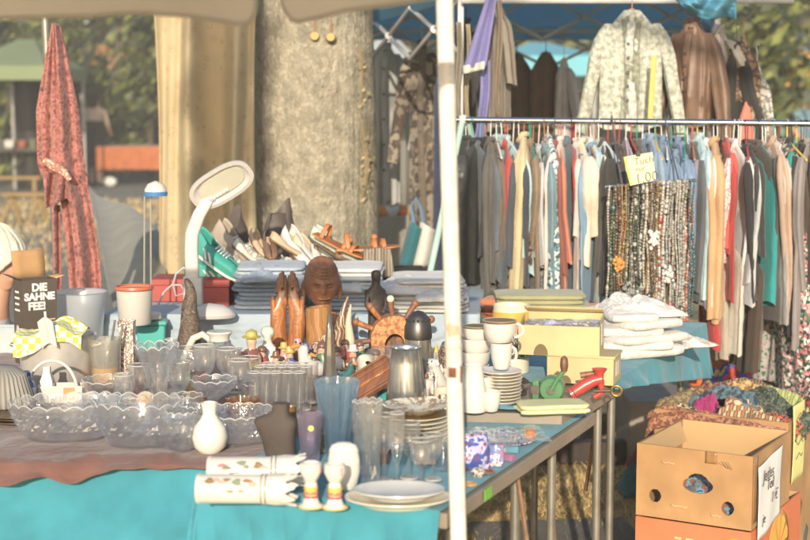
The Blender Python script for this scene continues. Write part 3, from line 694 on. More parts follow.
for i in range(6):
    solo('market_parcel', f'small {["brown","grey","white","rust","olive","tan"][i]} parcel on the dark table at far left', 'parcel', MB().box((0, 0, .08), (R.uniform(.14, .24), .2, R.uniform(.1, .2)), taper=.9),
         cloth(*[(120, 90, 70), (130, 130, 125), (215, 210, 200), (160, 90, 60), (110, 110, 80), (170, 140, 100)][i]), loc=(p.x-.55+i*.21, p.y-.1, .745), bevel=.03)
ORC = cloth(200, 112, 60, .75)
p = at(134, 186, 0); mb = MB()
t = thing('far_table', 'far table under an orange cloth left of the tan curtain', 'table', tuple(p))
mb.grid(lambda u, v: (-.62+1.24*u, -.4-.04*math.sin(u*22)*max(0, .72-v*.9) if v < .72 else -.4+.8*(v-.72)/.28, .32+.42*min(1, v/.72)), 40, 14); obj('table_cover', mb, ORC, t, solid=.02)
for x in (-.5, .5): obj('leg', MB().tube([(x, 0, 0), (x, 0, .7)], .03, 6), BLACK, t)
for (px, py, w_, c, l) in ((110, 187, .45, (236, 232, 224), 'white bag on the path beyond the tarpaulin'), (124, 176, .3, (206, 96, 60), 'small red bag on the path by the orange table')):
    p = at(px, py, 0); mb = MB(); mb.ball((0, 0, .1), .1, 12, (1.3, .8, .9)); solo('far_bag', l, 'bag', mb, cloth(*c), loc=tuple(p))
# ------------------------------------------------------------------ people
def person(label, loc, rz, h, topc, botc, skinc, hairc, dress=False, lean=0, arms=0):
    k = h/1.7; SK, TP, BT = cloth(*skinc, bump=0, sheen=0, var=.05), cloth(*topc), cloth(*botc)
    t = thing('person', label, 'person', loc, rz)
    ya = -.10 if arms == 0 else -.24
    V = [(0, 0, .93, (.15, .11)), (0, -lean*.3, 1.10, (.135, .1)), (0, -lean*.7, 1.32, (.16, .11)), (0, -lean, 1.45, .058), (0, -lean-.01, 1.52, .055), (0, -lean-.02, 1.60, (.082, .098)), (0, -lean-.015, 1.68, (.07, .085)),
         (.17, -lean*.8, 1.39, .055), (.235, -lean+.02, 1.14, .043), (.20, -lean+ya-.1, .95+.12*arms, .033), (.18, -lean+ya-.19, .92+.15*arms, .030),
         (-.17, -lean*.8, 1.39, .055), (-.235, -lean+.02, 1.14, .043), (-.20, -lean+ya-.1, .95+.12*arms, .033), (-.18, -lean+ya-.19, .92+.15*arms, .030),
         (.085, 0, .86, .085), (.095, -.02, .5, .058), (.10, .03, .10, .038), (.10, -.13, .03, .032),
         (-.085, 0, .86, .085), (-.095, .04, .5, .058), (-.10, .1, .10, .038), (-.10, -.05, .03, .032), (0, -lean-.12, 1.595, .016)]
    V = [(x*k, y*k, z*k, tuple(q*k for q in r) if isinstance(r, tuple) else r*k) for x, y, z, r in V]
    E = chain(0, 1, 2, 3, 4, 5, 6)+chain(2, 7, 8, 9, 10)+chain(2, 11, 12, 13, 14)+chain(0, 15, 16, 17, 18)+chain(0, 19, 20, 21, 22)+[(5, 23)]
    def pick(c):
        z = c.z/k
        if z > 1.46: return 0
        if z < .07: return 3
        if abs(c.x)/k > .13 and z < 1.2 and (c.y/k+lean) < -.02 and z > .8: return 0
        return 1 if z > .95 else (2 if not dress or z > .45 else 0)
    skin('body', V, E, [SK, TP, BT, BLACK], t, 2, pick=pick)
    mb = MB(); mb.ball((0, (-lean+.015)*k, 1.645*k), .108*k, 14, (.92, 1.05, 1.02)); 
    if dress: mb.ball((0, (-lean+.06)*k, 1.55*k), .09*k, 10, (1, .7, 1.3))
    obj('hair', mb, cloth(*hairc, bump=.8), t)
    if dress:
        mb = MB(); mb.loft([[((w_*math.cos(a)*(1+.06*math.sin(a*7)))*k, w_*.75*math.sin(a)*k-lean*k*f, z*k) for a in [2*PI*i/24 for i in range(24)]] for z, w_, f in ((.38, .27, 0), (.6, .235, 0), (.85, .2, 0), (1.05, .155, .3), (1.2, .175, .6))], cap0=False)
        obj('dress', mb, BT, t, solid=.006)
    return t
SKN = (214, 160, 122)
person('shopper in a dark teal jacket standing at the far left edge', tuple(at(-2, 180, 0)), .5, 1.78, (34, 92, 104), (48, 52, 60), SKN, (60, 46, 38))
person('woman with reddish hair and grey vest bending over the far table', tuple(at(26, 181, 0)), .6, 1.62, (150, 140, 125), (90, 88, 92), SKN, (176, 112, 66), lean=.12, arms=1)
person('woman in a black dress with bare shoulders seen past the red cloth', tuple(at(97, 186, 0)), PI*.92, 1.72, (240, 206, 176), (52, 48, 46), (236, 192, 160), (60, 44, 36), dress=True)
person('pale haired person in a light top just right of the red cloth', tuple(at(81, 182, 0)), .2, 1.68, (212, 196, 180), (60, 60, 58), SKN, (226, 216, 204))
person('distant person in a white shirt and blue shorts by the dark green stall', tuple(at(137, 172, 0)), PI, 1.68, (206, 208, 206), (40, 110, 170), SKN, (80, 60, 46))
person('visitor in an olive coat walking past the far orange table', tuple(at(152, 176, 0)), .8, 1.74, (96, 96, 70), (54, 56, 66), SKN, (90, 70, 50))
person('visitor in a cream blouse by the far dark table', tuple(at(48, 176, 0)), -.4, 1.66, (214, 200, 176), (90, 74, 70), SKN, (60, 46, 36))
p = at(775, 205, 0)
t = person('shopper in a dark jacket with a mauve bag strap beyond the rack', tuple(p), 1.0, 1.66, (62, 66, 64), (60, 64, 80), (206, 140, 100), (104, 66, 46))
mb = MB(); mb.tube([(-.16, -.14, 1.36), (.02, -.15, 1.15), (.2, -.1, .98)], .022, 6); solo('shoulder_bag', 'mauve strap bag carried by the shopper beyond the rack', 'bag', mb.box((.27, -.02, .88), (.1, .28, .24)), cloth(150, 92, 110), loc=tuple(p), rz=1.0)
person('shopper in a light blue jacket at the right edge beyond the rack', tuple(at(800, 199, 0)), .6, 1.72, (120, 160, 176), (70, 80, 100), SKN, (120, 90, 66))
person('shopper in a rust top at the right edge behind the blue jacket', tuple(at(822, 196, 0)), .3, 1.6, (170, 96, 80), (70, 60, 66), SKN, (90, 60, 40))

# seated seller at the left edge
def head_mesh(s, hair_cap=False, buddha=False):
    mb = MB(); nu, nv = 56, 44
    def gs(x, c, w_): return math.exp(-((x-c)/w_)**2)
    def fn(u, v):
        a = u*2*PI; t = v*PI
        z = -math.cos(t); q = math.sin(t)
        x = q*math.sin(a); y = -q*math.cos(a)      # faces -Y
        X, Y, Z = x*.78, y*.95, z*1.12
        if z < -.1: X *= 1+.28*(z+.1); Y *= 1+.12*(z+.1)
        fr = max(0, -y)
        ax = abs(X)
        Y -= .22*gs(ax, 0, .11)*gs(Z, -.22, .16)*fr*1.2 + .10*gs(ax, 0, .10)*gs(Z, 0, .2)*fr   # nose
        Y += .13*gs(ax, .30, .14)*gs(Z, .02, .11)*fr      # eye sockets
        Y -= .05*gs(ax, .30, .07)*gs(Z, .01, .05)*fr      # lids
        Y -= (.06 if not buddha else .13)*gs(ax, .28, .2)*gs(Z, .17, .06)*fr      # brow
        Y -= .07*gs(ax, 0, .2)*gs(Z, -.53, .07)*fr; Y += .05*gs(ax, 0, .24)*gs(Z, -.56, .018)*fr   # lips
        Y -= .09*gs(ax, 0, .22)*gs(Z, -.86, .13)*fr       # chin
        X += (.05*gs(Z, -.2, .2)*fr*(1 if X > 0 else -1))*gs(ax, .5, .2)
        e = gs(Y, .02, .16)*gs(Z, -.08, .26 if not buddha else .42)*(ax > .6)
        X += (.16 if X > 0 else -.16)*e
        if buddha:
            Y += .10*gs(ax, .30, .13)*gs(Z, .03, .08)*fr; X *= 1.08; Y -= .12*gs(ax, 0, .10)*gs(Z, -.2, .18)*fr*1.0
            if Z > .2: k9 = min(1, (Z-.2)/.4); X *= 1+.25*k9*(Z/1.12); Y *= 1+.25*k9*(Z/1.12); Z = .2+(Z-.2)*1.30; Y -= .03*math.sin(Z*26)*fr*(Z < 1.0)
        return (X*s, Y*s, Z*s)
    return mb.grid(fn, nu, nv)
t = thing('person', 'seated seller with short blond grey hair and white shirt at the left edge', 'person', (0, 0, 0))
hp = aty(-5, 266, 5.55)
SKM = cloth(222, 170, 138, bump=.05, sheen=0, var=.05); SHIRT = cloth(206, 214, 224)
bx, by, bz = hp.x, hp.y, hp.z
ang = 1.15                                           # faces right
def rot(x, y, z): return (bx+x*math.cos(ang)-y*math.sin(ang), by+x*math.sin(ang)+y*math.cos(ang), bz+z)
SV = [(0, .06, -.72, (.17, .14)), (0, .08, -.55, (.15, .12)), (0, .06, -.36, (.17, .12)), (0, .03, -.20, .062), (0, .0, -.1, .058), (0, -.005, -.02, .07),
      (.18, .05, -.30, .06), (.25, -.02, -.54, .048), (.16, -.25, -.62, .036), (.12, -.33, -.62, (.04, .02)),
      (-.18, .05, -.30, .06), (-.25, -.02, -.54, .048), (-.16, -.25, -.62, .036), (-.12, -.33, -.62, (.04, .02)),
      (.1, -.1, -.74, .09), (.12, -.42, -.70, .07), (.12, -.42, -.95, .05), (-.1, -.1, -.74, .09), (-.12, -.42, -.70, .07), (-.12, -.42, -.95, .05)]
E = chain(0, 1, 2, 3, 4, 5)+chain(2, 6, 7, 8, 9)+chain(2, 10, 11, 12, 13)+chain(0, 14, 15, 16)+chain(0, 17, 18, 19)
for sgn, hidx in ((1, 9), (-1, 13)):
    for f, (dx, ln) in enumerate(((-.03, .055), (-.01, .07), (.01, .075), (.028, .06))):
        o = len(SV); SV += [(sgn*.12+dx, -.36, -.62, .010), (sgn*.12+dx, -.36-ln*.6, -.625, .0095), (sgn*.12+dx, -.36-ln, -.645, .008)]; E += [(hidx, o)]+chain(o, o+1, o+2)
    o = len(SV); SV += [(sgn*.12-sgn*.045, -.325, -.625, .012), (sgn*.12-sgn*.062, -.36, -.635, .010)]; E += [(hidx, o), (o, o+1)]
SV = [(*rot(x, y, z), r) for x, y, z, r in SV]
hm = head_mesh(.108); HM = Matrix.Translation((bx, by, bz+.01)) @ Matrix.Rotation(ang, 4, 'Z')
skin('body', SV, E, [SKM, SHIRT, cloth(70, 80, 110)], t, 2, pick=lambda c: 0 if c.z > bz-.2 else (1 if c.z > bz-.66 else 2))
me = hm.mesh('head', SKM, 80); me.transform(HM); obj('head', me, SKM, t)
mb = MB()
def hair(u, v):
    a = u*2*PI; tt = v*1.0
    front = math.cos(a)*-1          # -1 back .. face at a=0
    lim = .52+.42*(1-max(0, math.cos(a)))**.6
    th = .02+tt*PI*lim*.78
    r = .124*(1+.02*math.sin(a*23)+.03*n3(math.cos(a)*5, math.sin(a)*5, tt*3))
    x, y, z = r*.86*math.sin(th)*math.sin(a), -r*1.0*math.sin(th)*math.cos(a), r*1.1*math.cos(th)+.012
    return Vector((x, y, z))
mb.grid(lambda u, v: tuple(HM @ hair(u, v)), 72, 24)
obj('hair', mb, mat('blond_hair', None, .6, pat=('stripe', [C(226, 214, 186), C(200, 190, 168), C(236, 228, 206)], 40), bump=.5, bs=80, stretch=(1, 1, .2)), t, solid=.008)
for sx in (-.033, .033):
    c = HM @ Vector((sx, -.086, .012)); obj('eye', MB().ball(c, .012, 10), mat('eye', C(90, 80, 70), .2), t)
mb = MB().box((0, 0, .2), (.4, .4, .4)); solo('stool', 'plain grey stool carrying the seated seller at the left edge', 'stool', mb, GREYBOARD, loc=(bx, by+.06, 0), bevel=.01) if bz > .8 else None
# ================================================================== CLOTHES RACK
YRK = 5.85
bl, br = aty(463, 117.5, 6.0), aty(850, 123, 5.7)
zb = (bl.z+br.z)/2; bl.z = zb; br.z = zb-.012
t = thing('clothes_rack', 'long chrome clothes rack with pale teal slanted legs full of garments', 'clothes rack', (0, 0, 0))
obj('rail', MB().tube([bl-Vector((.03, 0, 0)), br], .0125, 14), CHROME, t)
TEALP = mat('pale_teal_paint', C(176, 204, 192), .5, var=.1)
for (a, b) in ((aty(463, 118, 6.0), aty(428, 282, 5.6)), (aty(468, 118, 6.0), aty(500, 282, 6.4))):
    d = b-a; b2 = a+d*(a.z/(-d.z)) ; obj('leg', MB().tube([a, b2], .013, 10), TEALP, t)
for dy in (-.35, .35): obj('leg', MB().tube([br, (br.x+.05, br.y+dy, 0)], .013, 10), TEALP, t)
obj('end_joint', MB().ball(tuple(bl), .022, 12), mat('rack_joint', C(205, 205, 195), .5), t)
HANGC = [mat('hanger_white', C(225, 222, 214), .5), mat('hanger_teal', C(30, 150, 130), .5), mat('hanger_wood', C(180, 120, 70), .5), mat('hanger_black', C(50, 46, 44), .5), mat('hanger_red', C(190, 60, 60), .5), mat('hanger_yellow', C(230, 200, 60), .5)]
def garment_mesh(L, W, T, sleeve, seed, flare=1.15, tail=0, sr=None, splay=0):
    mb = MB(); n = 56; rows = 22
    rr = random.Random(seed); k1, k2, k3, p1, p2 = rr.randint(3, 5), rr.randint(7, 10), rr.randint(13, 17), rr.random()*6, rr.random()*6
    lean = rr.uniform(-.02, .02); rings = []
    for i in range(rows+1):
        q = i/rows; z = -L*q
        sh = min(1, (q*L)/.085); wv = W*(.26+.74*(.8*sh+.2*math.sin(sh*PI/2)))
        wv *= 1+(flare-1)*q
        tv = T*(.35+.65*sh)*(1+(flare-1)*q*1.4)
        ring = []
        for j in range(n):
            a = 2*PI*j/n
            am = min(1, .15+q*1.3)
            f1 = math.sin(k1*a+p1); f2 = abs(math.sin(k2*.5*a+p2+.6*q)); f3 = abs(math.sin(k3*.5*a+p1+p2))
            fo = am*(.34*f1+.45*(f2-.6)+.30*(f3-.6))
            x = tv*math.copysign(abs(math.cos(a))**.8, math.cos(a))*(1+fo)
            y = wv*math.sin(a)*(1+.05*fo)
            cr = .004*n3(j*.6, q*9, seed)*am
            zz = z-.03*abs(math.sin(a))**2*(q < .12)*sh
            if i == rows: zz += .010*math.sin(a*2+p1)+.006*math.sin(a*5)
            ring.append((x+cr+lean*q, y, zz))
        rings.append(ring)
    last = rings[-1]; rings.append([(x*.9, y*.93, z+.012) for x, y, z in last])
    mb.loft(rings, cap0=True, cap1=True)
    if sleeve:
        m = 22; kk = rr.randint(3, 4); elb = rr.uniform(.35, .55); bend = rr.uniform(-.05, .05); fw = rr.uniform(-.01, .03)
        for sg in (-1, 1):
            rg = []
            for i in range(15):
                q = i/14; z = -.055-sleeve*q
                cx_ = bend*max(0, q-elb)+lean*q*.6; cy_ = sg*(W*(.80+.16*min(1, q*4)) + splay*q - fw*max(0, q-elb)*2)
                r = (.040-.012*q)*min(1, .45+q*5)*(sr if sr else .22+T*12)
                ring = []
                for k in range(m):
                    a = 2*PI*k/m
                    f = 1+.20*math.sin(kk*a+p2)+.16*(abs(math.sin((kk+2)*a*.5+p1))-.6)+.10*n3(k*.5, q*6, seed+sg)
                    if abs(q-elb) < .12: f *= 1+.10*math.sin(q*90+p1)
                    ring.append((cx_+r*.78*math.cos(a)*f, cy_+r*1.25*math.sin(a)*f, z+(.008*math.sin(a+p1) if i == 14 else 0)))
                rg.append(ring)
            rg.append([(x*1.0-(x-cx_)*.25, y-(y-cy_)*.25, z+.015) for x, y, z in rg[-1]])
            mb.loft(rg)
    return mb
def garment(name, label, mt, p, L, W, T, ang, sleeve=.0, seed=0, hang=0, flare=1.12, cat='garment', group=None, hook=.075, extra=None, sr=None, splay=0):
    t = thing(name, label, cat, tuple(p), ang, group); t.rotation_euler.y = R.uniform(-.055, .055) if group else 0
    mb = garment_mesh(L, W, T, sleeve, seed, flare, sr=sr, splay=splay); 
    mb.v = [(x, y, z-hook) for x, y, z in mb.v]
    obj('fabric', mb, mt, t, smooth=75)
    if cat in ('jacket', 'coat', 'shirt', 'cardigan'):
        nk = [(T*.55*math.cos(a)-.004, W*.30*math.sin(a), -hook+.002-.030*max(0, -math.cos(a))) for a in [2*PI*q/20 for q in range(21)]]
        obj('collar', MB().tube(nk, .011, 8), mt, t)
    h = MB(); h.tube([(0, 0, -hook-.0), (0, 0, -.02), (0, .008, .004), (0, .0, .016), (0, -.012, .008)], .0022, 6)
    h.tube([(0, -W*.7, -hook-.10), (0, -W*.2, -hook-.01), (0, 0, -hook+.004), (0, W*.2, -hook-.01), (0, W*.7, -hook-.10)], .006, 6)
    obj('hanger', h, HANGC[hang], t)
    if extra: extra(t, L, W, T, hook)
    return t
s0 = sp(Vector((1, 5.65, 1.3)))
def railp(px):
    d = ray(px, 120); tt = (bl.y+(br.y-bl.y)*.0)/d.y
    f = (px-463)/(850-463); p = bl+(br-bl)*max(-.02, f); return p
DENIM = cloth(120, 146, 176, bump=.5, bs=70)
def PT(cols, sc_, kind='blotch'): return (kind, [C(*c) for c in cols], sc_)
G = [ # px, neck y, hem y, width px, kind, colour, pattern, sleeve, hanger, label
 (481, 139, 286, 27, 'jacket', (52, 54, 52), None, .5, 1, 'black shiny jacket at the left end of the rack'),
 (492, 138, 292, 17, 'jacket', (96, 92, 84), None, .5, 0, 'grey brown jacket second from the left end of the rack'),
 (503, 136, 278, 10, 'shirt', (176, 204, 208), None, .4, 0, 'slim pale teal blouse beside the grey brown jacket'),
 (510, 142, 292, 10, 'shirt', (158, 130, 122), None, .45, 2, 'dusty rose brown blouse left of the cream coat'),
 (516, 146, 300, 9, 'shirt', (72, 82, 92), None, .4, 0, 'dark slate top just left of the cream coat'),
 (527, 128, 302, 22, 'coat', (214, 192, 146), None, .55, 2, 'cream beige coat with long sleeve on the rack'),
 (537, 142, 262, 12, 'blouse', (92, 74, 60), [(80, 66, 54), (150, 126, 100), (60, 48, 42)], .4, 2, 'brown patterned blouse right of the cream coat'),
 (543, 146, 256, 8, 'shirt', (196, 198, 202), None, .4, 0, 'pale grey shirt between the brown blouse and the speckled dress'),
 (552, 124, 320, 20, 'dress', (190, 210, 212), [(226, 228, 222), (96, 150, 158), (214, 222, 224), (60, 84, 96)], 0, 0, 'long white and teal speckled dress on the rack'),
 (562, 142, 300, 9, 'blouse', (206, 130, 104), None, .4, 2, 'coral blouse between speckled dress and blush shirt'),
 (569, 137, 314, 14, 'coat', (232, 206, 196), None, .45, 0, 'long blush pink shirt left of the ivory jacket'),
 (575, 142, 216, 7, 'blouse', (204, 62, 58), None, .3, 3, 'narrow red blouse behind the ivory jacket'),
 (584, 139, 262, 25, 'jacket', (230, 214, 190), None, .3, 0, 'ivory jacket over the lime green skirt'),
 (586, 246, 310, 22, 'skirt', (196, 210, 122), None, 0, 3, 'lime green skirt hanging below the ivory jacket'),
 (595, 135, 312, 15, 'blouse', (168, 204, 222), None, .45, 0, 'light blue blouse right of the ivory jacket'),
 (603, 139, 318, 11, 'dress', (206, 216, 222), None, 0, 0, 'very pale blue nightdress beside the light blue blouse'),
 (613, 141, 292, 20, 'dress', (58, 54, 50), None, .4, 4, 'black dress just left of the necklace display'),
 (624, 146, 292, 13, 'jacket', (70, 64, 60), None, .45, 4, 'charcoal cardigan partly behind the necklace display'),
 (631, 138, 200, 8, 'blouse', (206, 168, 190), None, .3, 0, 'lilac pink blouse behind the yellow price card'),
 (641, 140, 240, 12, 'shirt', (96, 92, 86), None, .3, 1, 'dark taupe shirt behind the yellow price card'),
 (654, 134, 262, 16, 'shirt', (132, 156, 186), None, .4, 0, 'first blue denim shirt right of the price card'),
 (667, 136, 262, 13, 'shirt', (116, 142, 176), None, .4, 0, 'second blue denim shirt right of the price card'),
 (676, 150, 262, 10, 'shirt', (148, 168, 192), None, .4, 1, 'third paler denim shirt right of the price card'),
 (685, 142, 300, 14, 'shirt', (160, 176, 190), None, .45, 1, 'faded denim shirt with slim sleeve next to the grey lilac dress'),
 (693, 142, 306, 12, 'dress', (150, 140, 150), None, .4, 0, 'grey lilac dress left of the light blue jacket'),
 (703, 131, 296, 19, 'jacket', (180, 206, 214), None, .5, 5, 'light blue and white jacket left of the camel coat'),
 (711, 238, 345, 16, 'skirt', (186, 62, 62), None, 0, 3, 'red skirt hanging low behind the camel coat'),
 (718, 137, 318, 27, 'coat', (206, 164, 116), None, .62, 0, 'camel coat with long sleeve right of the light blue jacket'),
 (722, 250, 360, 15, 'trousers', (176, 166, 150), None, 0, 0, 'stone grey trousers hanging below the camel coat'),
 (731, 135, 244, 12, 'blouse', (214, 88, 76), None, .35, 0, 'coral red blouse right of the camel coat'),
 (738, 140, 262, 9, 'blouse', (226, 206, 206), [(236, 226, 222), (206, 150, 160), (230, 214, 210)], .4, 0, 'white blouse with pink print beside the coral red blouse'),
 (742, 240, 352, 17, 'trousers', (204, 198, 184), None, 0, 0, 'pale khaki trousers hanging low on the rack'),
 (745, 146, 300, 10, 'shirt', (190, 190, 192), None, .45, 0, 'silver grey shirt left of the black blazer'),
 (752, 144, 236, 14, 'jacket', (62, 60, 58), None, .35, 3, 'short black blazer left of the teal blouse'),
 (759, 140, 302, 12, 'blouse', (30, 150, 150), None, 0, 1, 'bright teal tunic between black blazer and tan coat'),
 (761, 250, 372, 18, 'trousers', (76, 60, 48), None, 0, 3, 'dark brown trousers hanging to the ground under the teal tunic'),
 (766, 140, 276, 11, 'blouse', (216, 170, 160), [(226, 196, 186), (190, 110, 110), (206, 176, 170)], .4, 0, 'rose patterned blouse right of the teal tunic'),
 (772, 136, 318, 14, 'coat', (196, 164, 140), None, .55, 2, 'tan pink raincoat left of the floral dress'),
 (779, 143, 280, 9, 'shirt', (236, 232, 226), None, .5, 0, 'white shirt sleeve left of the long floral dress'),
 (787, 136, 394, 24, 'dress', (60, 96, 80), [(40, 66, 56), (226, 222, 210), (196, 110, 120), (70, 120, 92), (40, 66, 56), (216, 160, 164)], 0, 1, 'long floral dress of pink, white and dark green'),
 (795, 143, 250, 11, 'jacket', (88, 72, 58), None, .4, 3, 'brown jacket over the long floral dress'),
 (800, 135, 236, 8, 'blouse', (40, 160, 150), None, .3, 5, 'turquoise top at the right end of the rack'),
 (806, 139, 240, 13, 'blouse', (84, 80, 76), [(70, 66, 64), (130, 124, 116), (60, 58, 58)], .4, 3, 'dark printed blouse at the right edge of the photo'),
 (808, 222, 392, 22, 'dress', (214, 214, 206), [(220, 218, 212), (226, 170, 176), (214, 212, 206), (90, 140, 100), (216, 216, 210)], 0, 3, 'white dress with pink and green flowers at right edge'),
 (820, 138, 330, 16, 'dress', (120, 112, 110), None, .4, 0, 'grey dress at the far right end of the rack'),
]
EX = [(466, 290, 14, (60, 60, 58), 'charcoal coat at the very left end behind the black shiny jacket'), (472, 284, 13, (96, 104, 112), 'slate grey jacket under the black shiny jacket'), (487, 288, 12, (44, 44, 46), 'black coat pressed between the black shiny and grey brown jackets'), (498, 286, 11, (120, 104, 88), 'taupe brown coat left of the slim teal blouse'),
 (507, 260, 7, (196, 70, 66), 'narrow red trim shirt between teal and dusty rose blouses'), (521, 290, 9, (62, 70, 84), 'navy shirt behind the cream beige coat'), (532, 296, 8, (150, 124, 96), 'tan shirt right behind the cream beige coat'), (547, 300, 8, (120, 150, 160), 'slate blue blouse left of the speckled dress'), (558, 296, 8, (150, 84, 70), 'rust blouse just right of the speckled dress'),
 (565, 300, 7, (96, 120, 130), 'grey teal shirt beside the coral blouse'), (580, 300, 8, (210, 196, 186), 'beige blouse behind the ivory jacket'), (590, 312, 9, (214, 220, 206), 'pale mint blouse right behind the ivory jacket'), (599, 306, 8, (126, 160, 190), 'sky blue shirt beside the pale nightdress'), (608, 300, 9, (84, 80, 78), 'grey black dress next to the pale nightdress'), (619, 300, 10, (48, 46, 44), 'black cardigan left of the necklace board'),
 (648, 250, 9, (104, 124, 150), 'dusk blue shirt beneath the yellow price card'), (660, 250, 9, (160, 176, 196), 'very pale denim shirt in the denim row'), (672, 250, 8, (96, 120, 152), 'dark denim shirt in the denim row'), (681, 280, 9, (130, 150, 170), 'steel blue shirt at the right of the denim row'), (698, 300, 9, (96, 100, 104), 'dark grey dress left of the light blue jacket'), (709, 300, 8, (220, 222, 220), 'white shirt right of the light blue jacket'),
 (726, 300, 9, (176, 60, 56), 'dark red shirt peeping behind the camel coat'), (735, 300, 8, (230, 224, 220), 'white blouse between the coral red and pink printed blouses'), (748, 300, 9, (44, 42, 42), 'black shirt left of the black blazer'), (756, 320, 9, (90, 84, 80), 'dark grey trousers right of the black blazer'), (769, 300, 8, (150, 130, 124), 'mauve brown shirt left of the tan raincoat'), (776, 320, 8, (196, 186, 176), 'stone shirt right of the tan raincoat'), (791, 330, 9, (52, 50, 46), 'black dress pressed behind the floral dress'), (803, 330, 10, (66, 62, 62), 'charcoal dress at the right edge of the rack'), (813, 340, 12, (150, 140, 136), 'taupe dress beyond the right edge of the photo')]
G += [(a, 137+(k*5) % 9, b, c, 'shirt', d, None, .3+.05*(k % 5), k % 5, l) for k, (a, b, c, d, l) in enumerate(EX)]
for i, (px, yt, yh, wp, kind, colr, pat, sl_, hg, lab) in enumerate(G):
    p = railp(px); p = Vector((p.x, p.y, zb-.0125))
    lowhang = yt > 200
    L = (yh-yt)*s0; W = (.20 if kind not in ('blouse', 'skirt') else .175)*R.uniform(.86, 1.06)
    if kind == 'trousers': W = .13
    Th = min(.03, wp*s0*.36); full = wp*s0
    ang = math.asin(max(0, min(.9, (full-1.7*Th)/(2*W)))) if full > 1.7*Th else .05
    ang *= 1 if R.random() < .7 else -1
    if R.random() < .3: ang += R.uniform(.15, .42)*(1 if ang > 0 else -1)
    if lab.startswith('camel') or lab.startswith('cream'): ang = -abs(ang)
    hook = max(.045, (yt-121)*s0)
    m = cloth(*colr, pat=PT(pat, 95 if kind == 'dress' else 110, 'cell') if pat else None)
    if lab.startswith('black shiny'): m = mat('leather_black', C(58, 58, 56), .42, var=.3, vs=14, bump=.5, bs=30)
    if 'denim' in lab: m = DENIM if i % 2 else cloth(140, 164, 190, bump=.5, bs=70)
    garment(kind if kind != 'shirt' else 'shirt', lab, m, p+Vector((0, .0+R.uniform(-.02, .02), 0)), L, W, Th, ang, sl_, i*7+3, hg, 1.25 if kind in ('dress', 'skirt') else 1.08, cat=kind, group='garments on the rack', hook=hook, sr=.26+wp*.034)
# spare hangers between the garments
for i, px in enumerate((498, 534, 592, 608, 636, 660, 672, 690, 697, 726, 750, 790)):
    h = MB(); W = .19; hk = .06
    h.tube([(0, 0, -hk), (0, 0, -.02), (0, .008, .004), (0, .0, .016), (0, -.012, .008)], .0022, 6)
    h.tube([(0, -W, -hk-.07), (0, 0, -hk), (0, W, -hk-.07), (0, -W, -hk-.07)], .004, 6)
    p = railp(px)
    colw = ['white', 'green', 'brown', 'black', 'red', 'yellow'][i % 6]
    solo('hanger', f'empty {colw} hanger, {ordn(i)} spare one from the left on the chrome rail', 'hanger', h, HANGC[i % 6], loc=(p.x, p.y, zb-.0125), rz=R.uniform(-.2, .2), group='spare hangers')
# ------------------------------------------------------------------ necklace display hooked on the rack
YN = 5.5
n0, n1 = aty(611, 187, YN), aty(691, 180, YN)
t = thing('necklace_display', 'dark cloth covered display board hanging in front of the rack for necklaces', 'display board', (0, 0, 0))
nb = aty(611, 296, YN).z
obj('board', MB().box(((n0.x+n1.x)/2, YN+.03, (n0.z+nb)/2), (n1.x-n0.x, .012, n0.z-nb)), cloth(96, 90, 78), t)
obj('rod', MB().tube([n0-Vector((.02, 0, 0)), n1+Vector((.02, 0, 0))], .006, 8), CHROME, t)
for f in (.15, .85):
    a = n0.lerp(n1, f); obj('hook', MB().tube([a, a+Vector((0, .2, .12)), a+Vector((0, .33, zb-a.z+.016)), a+Vector((0, .37, zb-a.z-.02))], .003, 6), CHROME, t)
BEADC = [('cream', (226, 214, 190)), ('white', (236, 230, 220)), ('brown', (120, 84, 58)), ('grey', (150, 146, 138)), ('gold', (196, 160, 90)), ('red', (200, 62, 56)), ('black', (50, 46, 42)), ('silver', (190, 188, 182)), ('amber', (222, 150, 50)), ('green', (96, 116, 80)), ('pearl', (228, 220, 208)), ('olive', (120, 110, 70)), ('coral', (220, 130, 100)), ('teal', (60, 110, 120)), ('bone', (206, 196, 170))]
def bead(mb, c, r, ln=1):
    x, y, z = c; n = 6; rings = []
    for q, h in ((.35, -1), (.9, -.5), (.9, .5), (.35, 1)):
        rings.append([(x+r*q*math.cos(2*PI*k/n), y+r*q*math.sin(2*PI*k/n), z+r*h*ln) for k in range(n)])
    mb.loft(rings)
order = [0, 9, 2, 3, 5, 4, 8, 2, 9, 0, 7, 6, 3, 9, 10, 4, 0, 2, 14, 1, 11, 5, 4, 1, 10, 0, 7, 1, 3, 10, 6, 1, 7, 9, 12, 13]
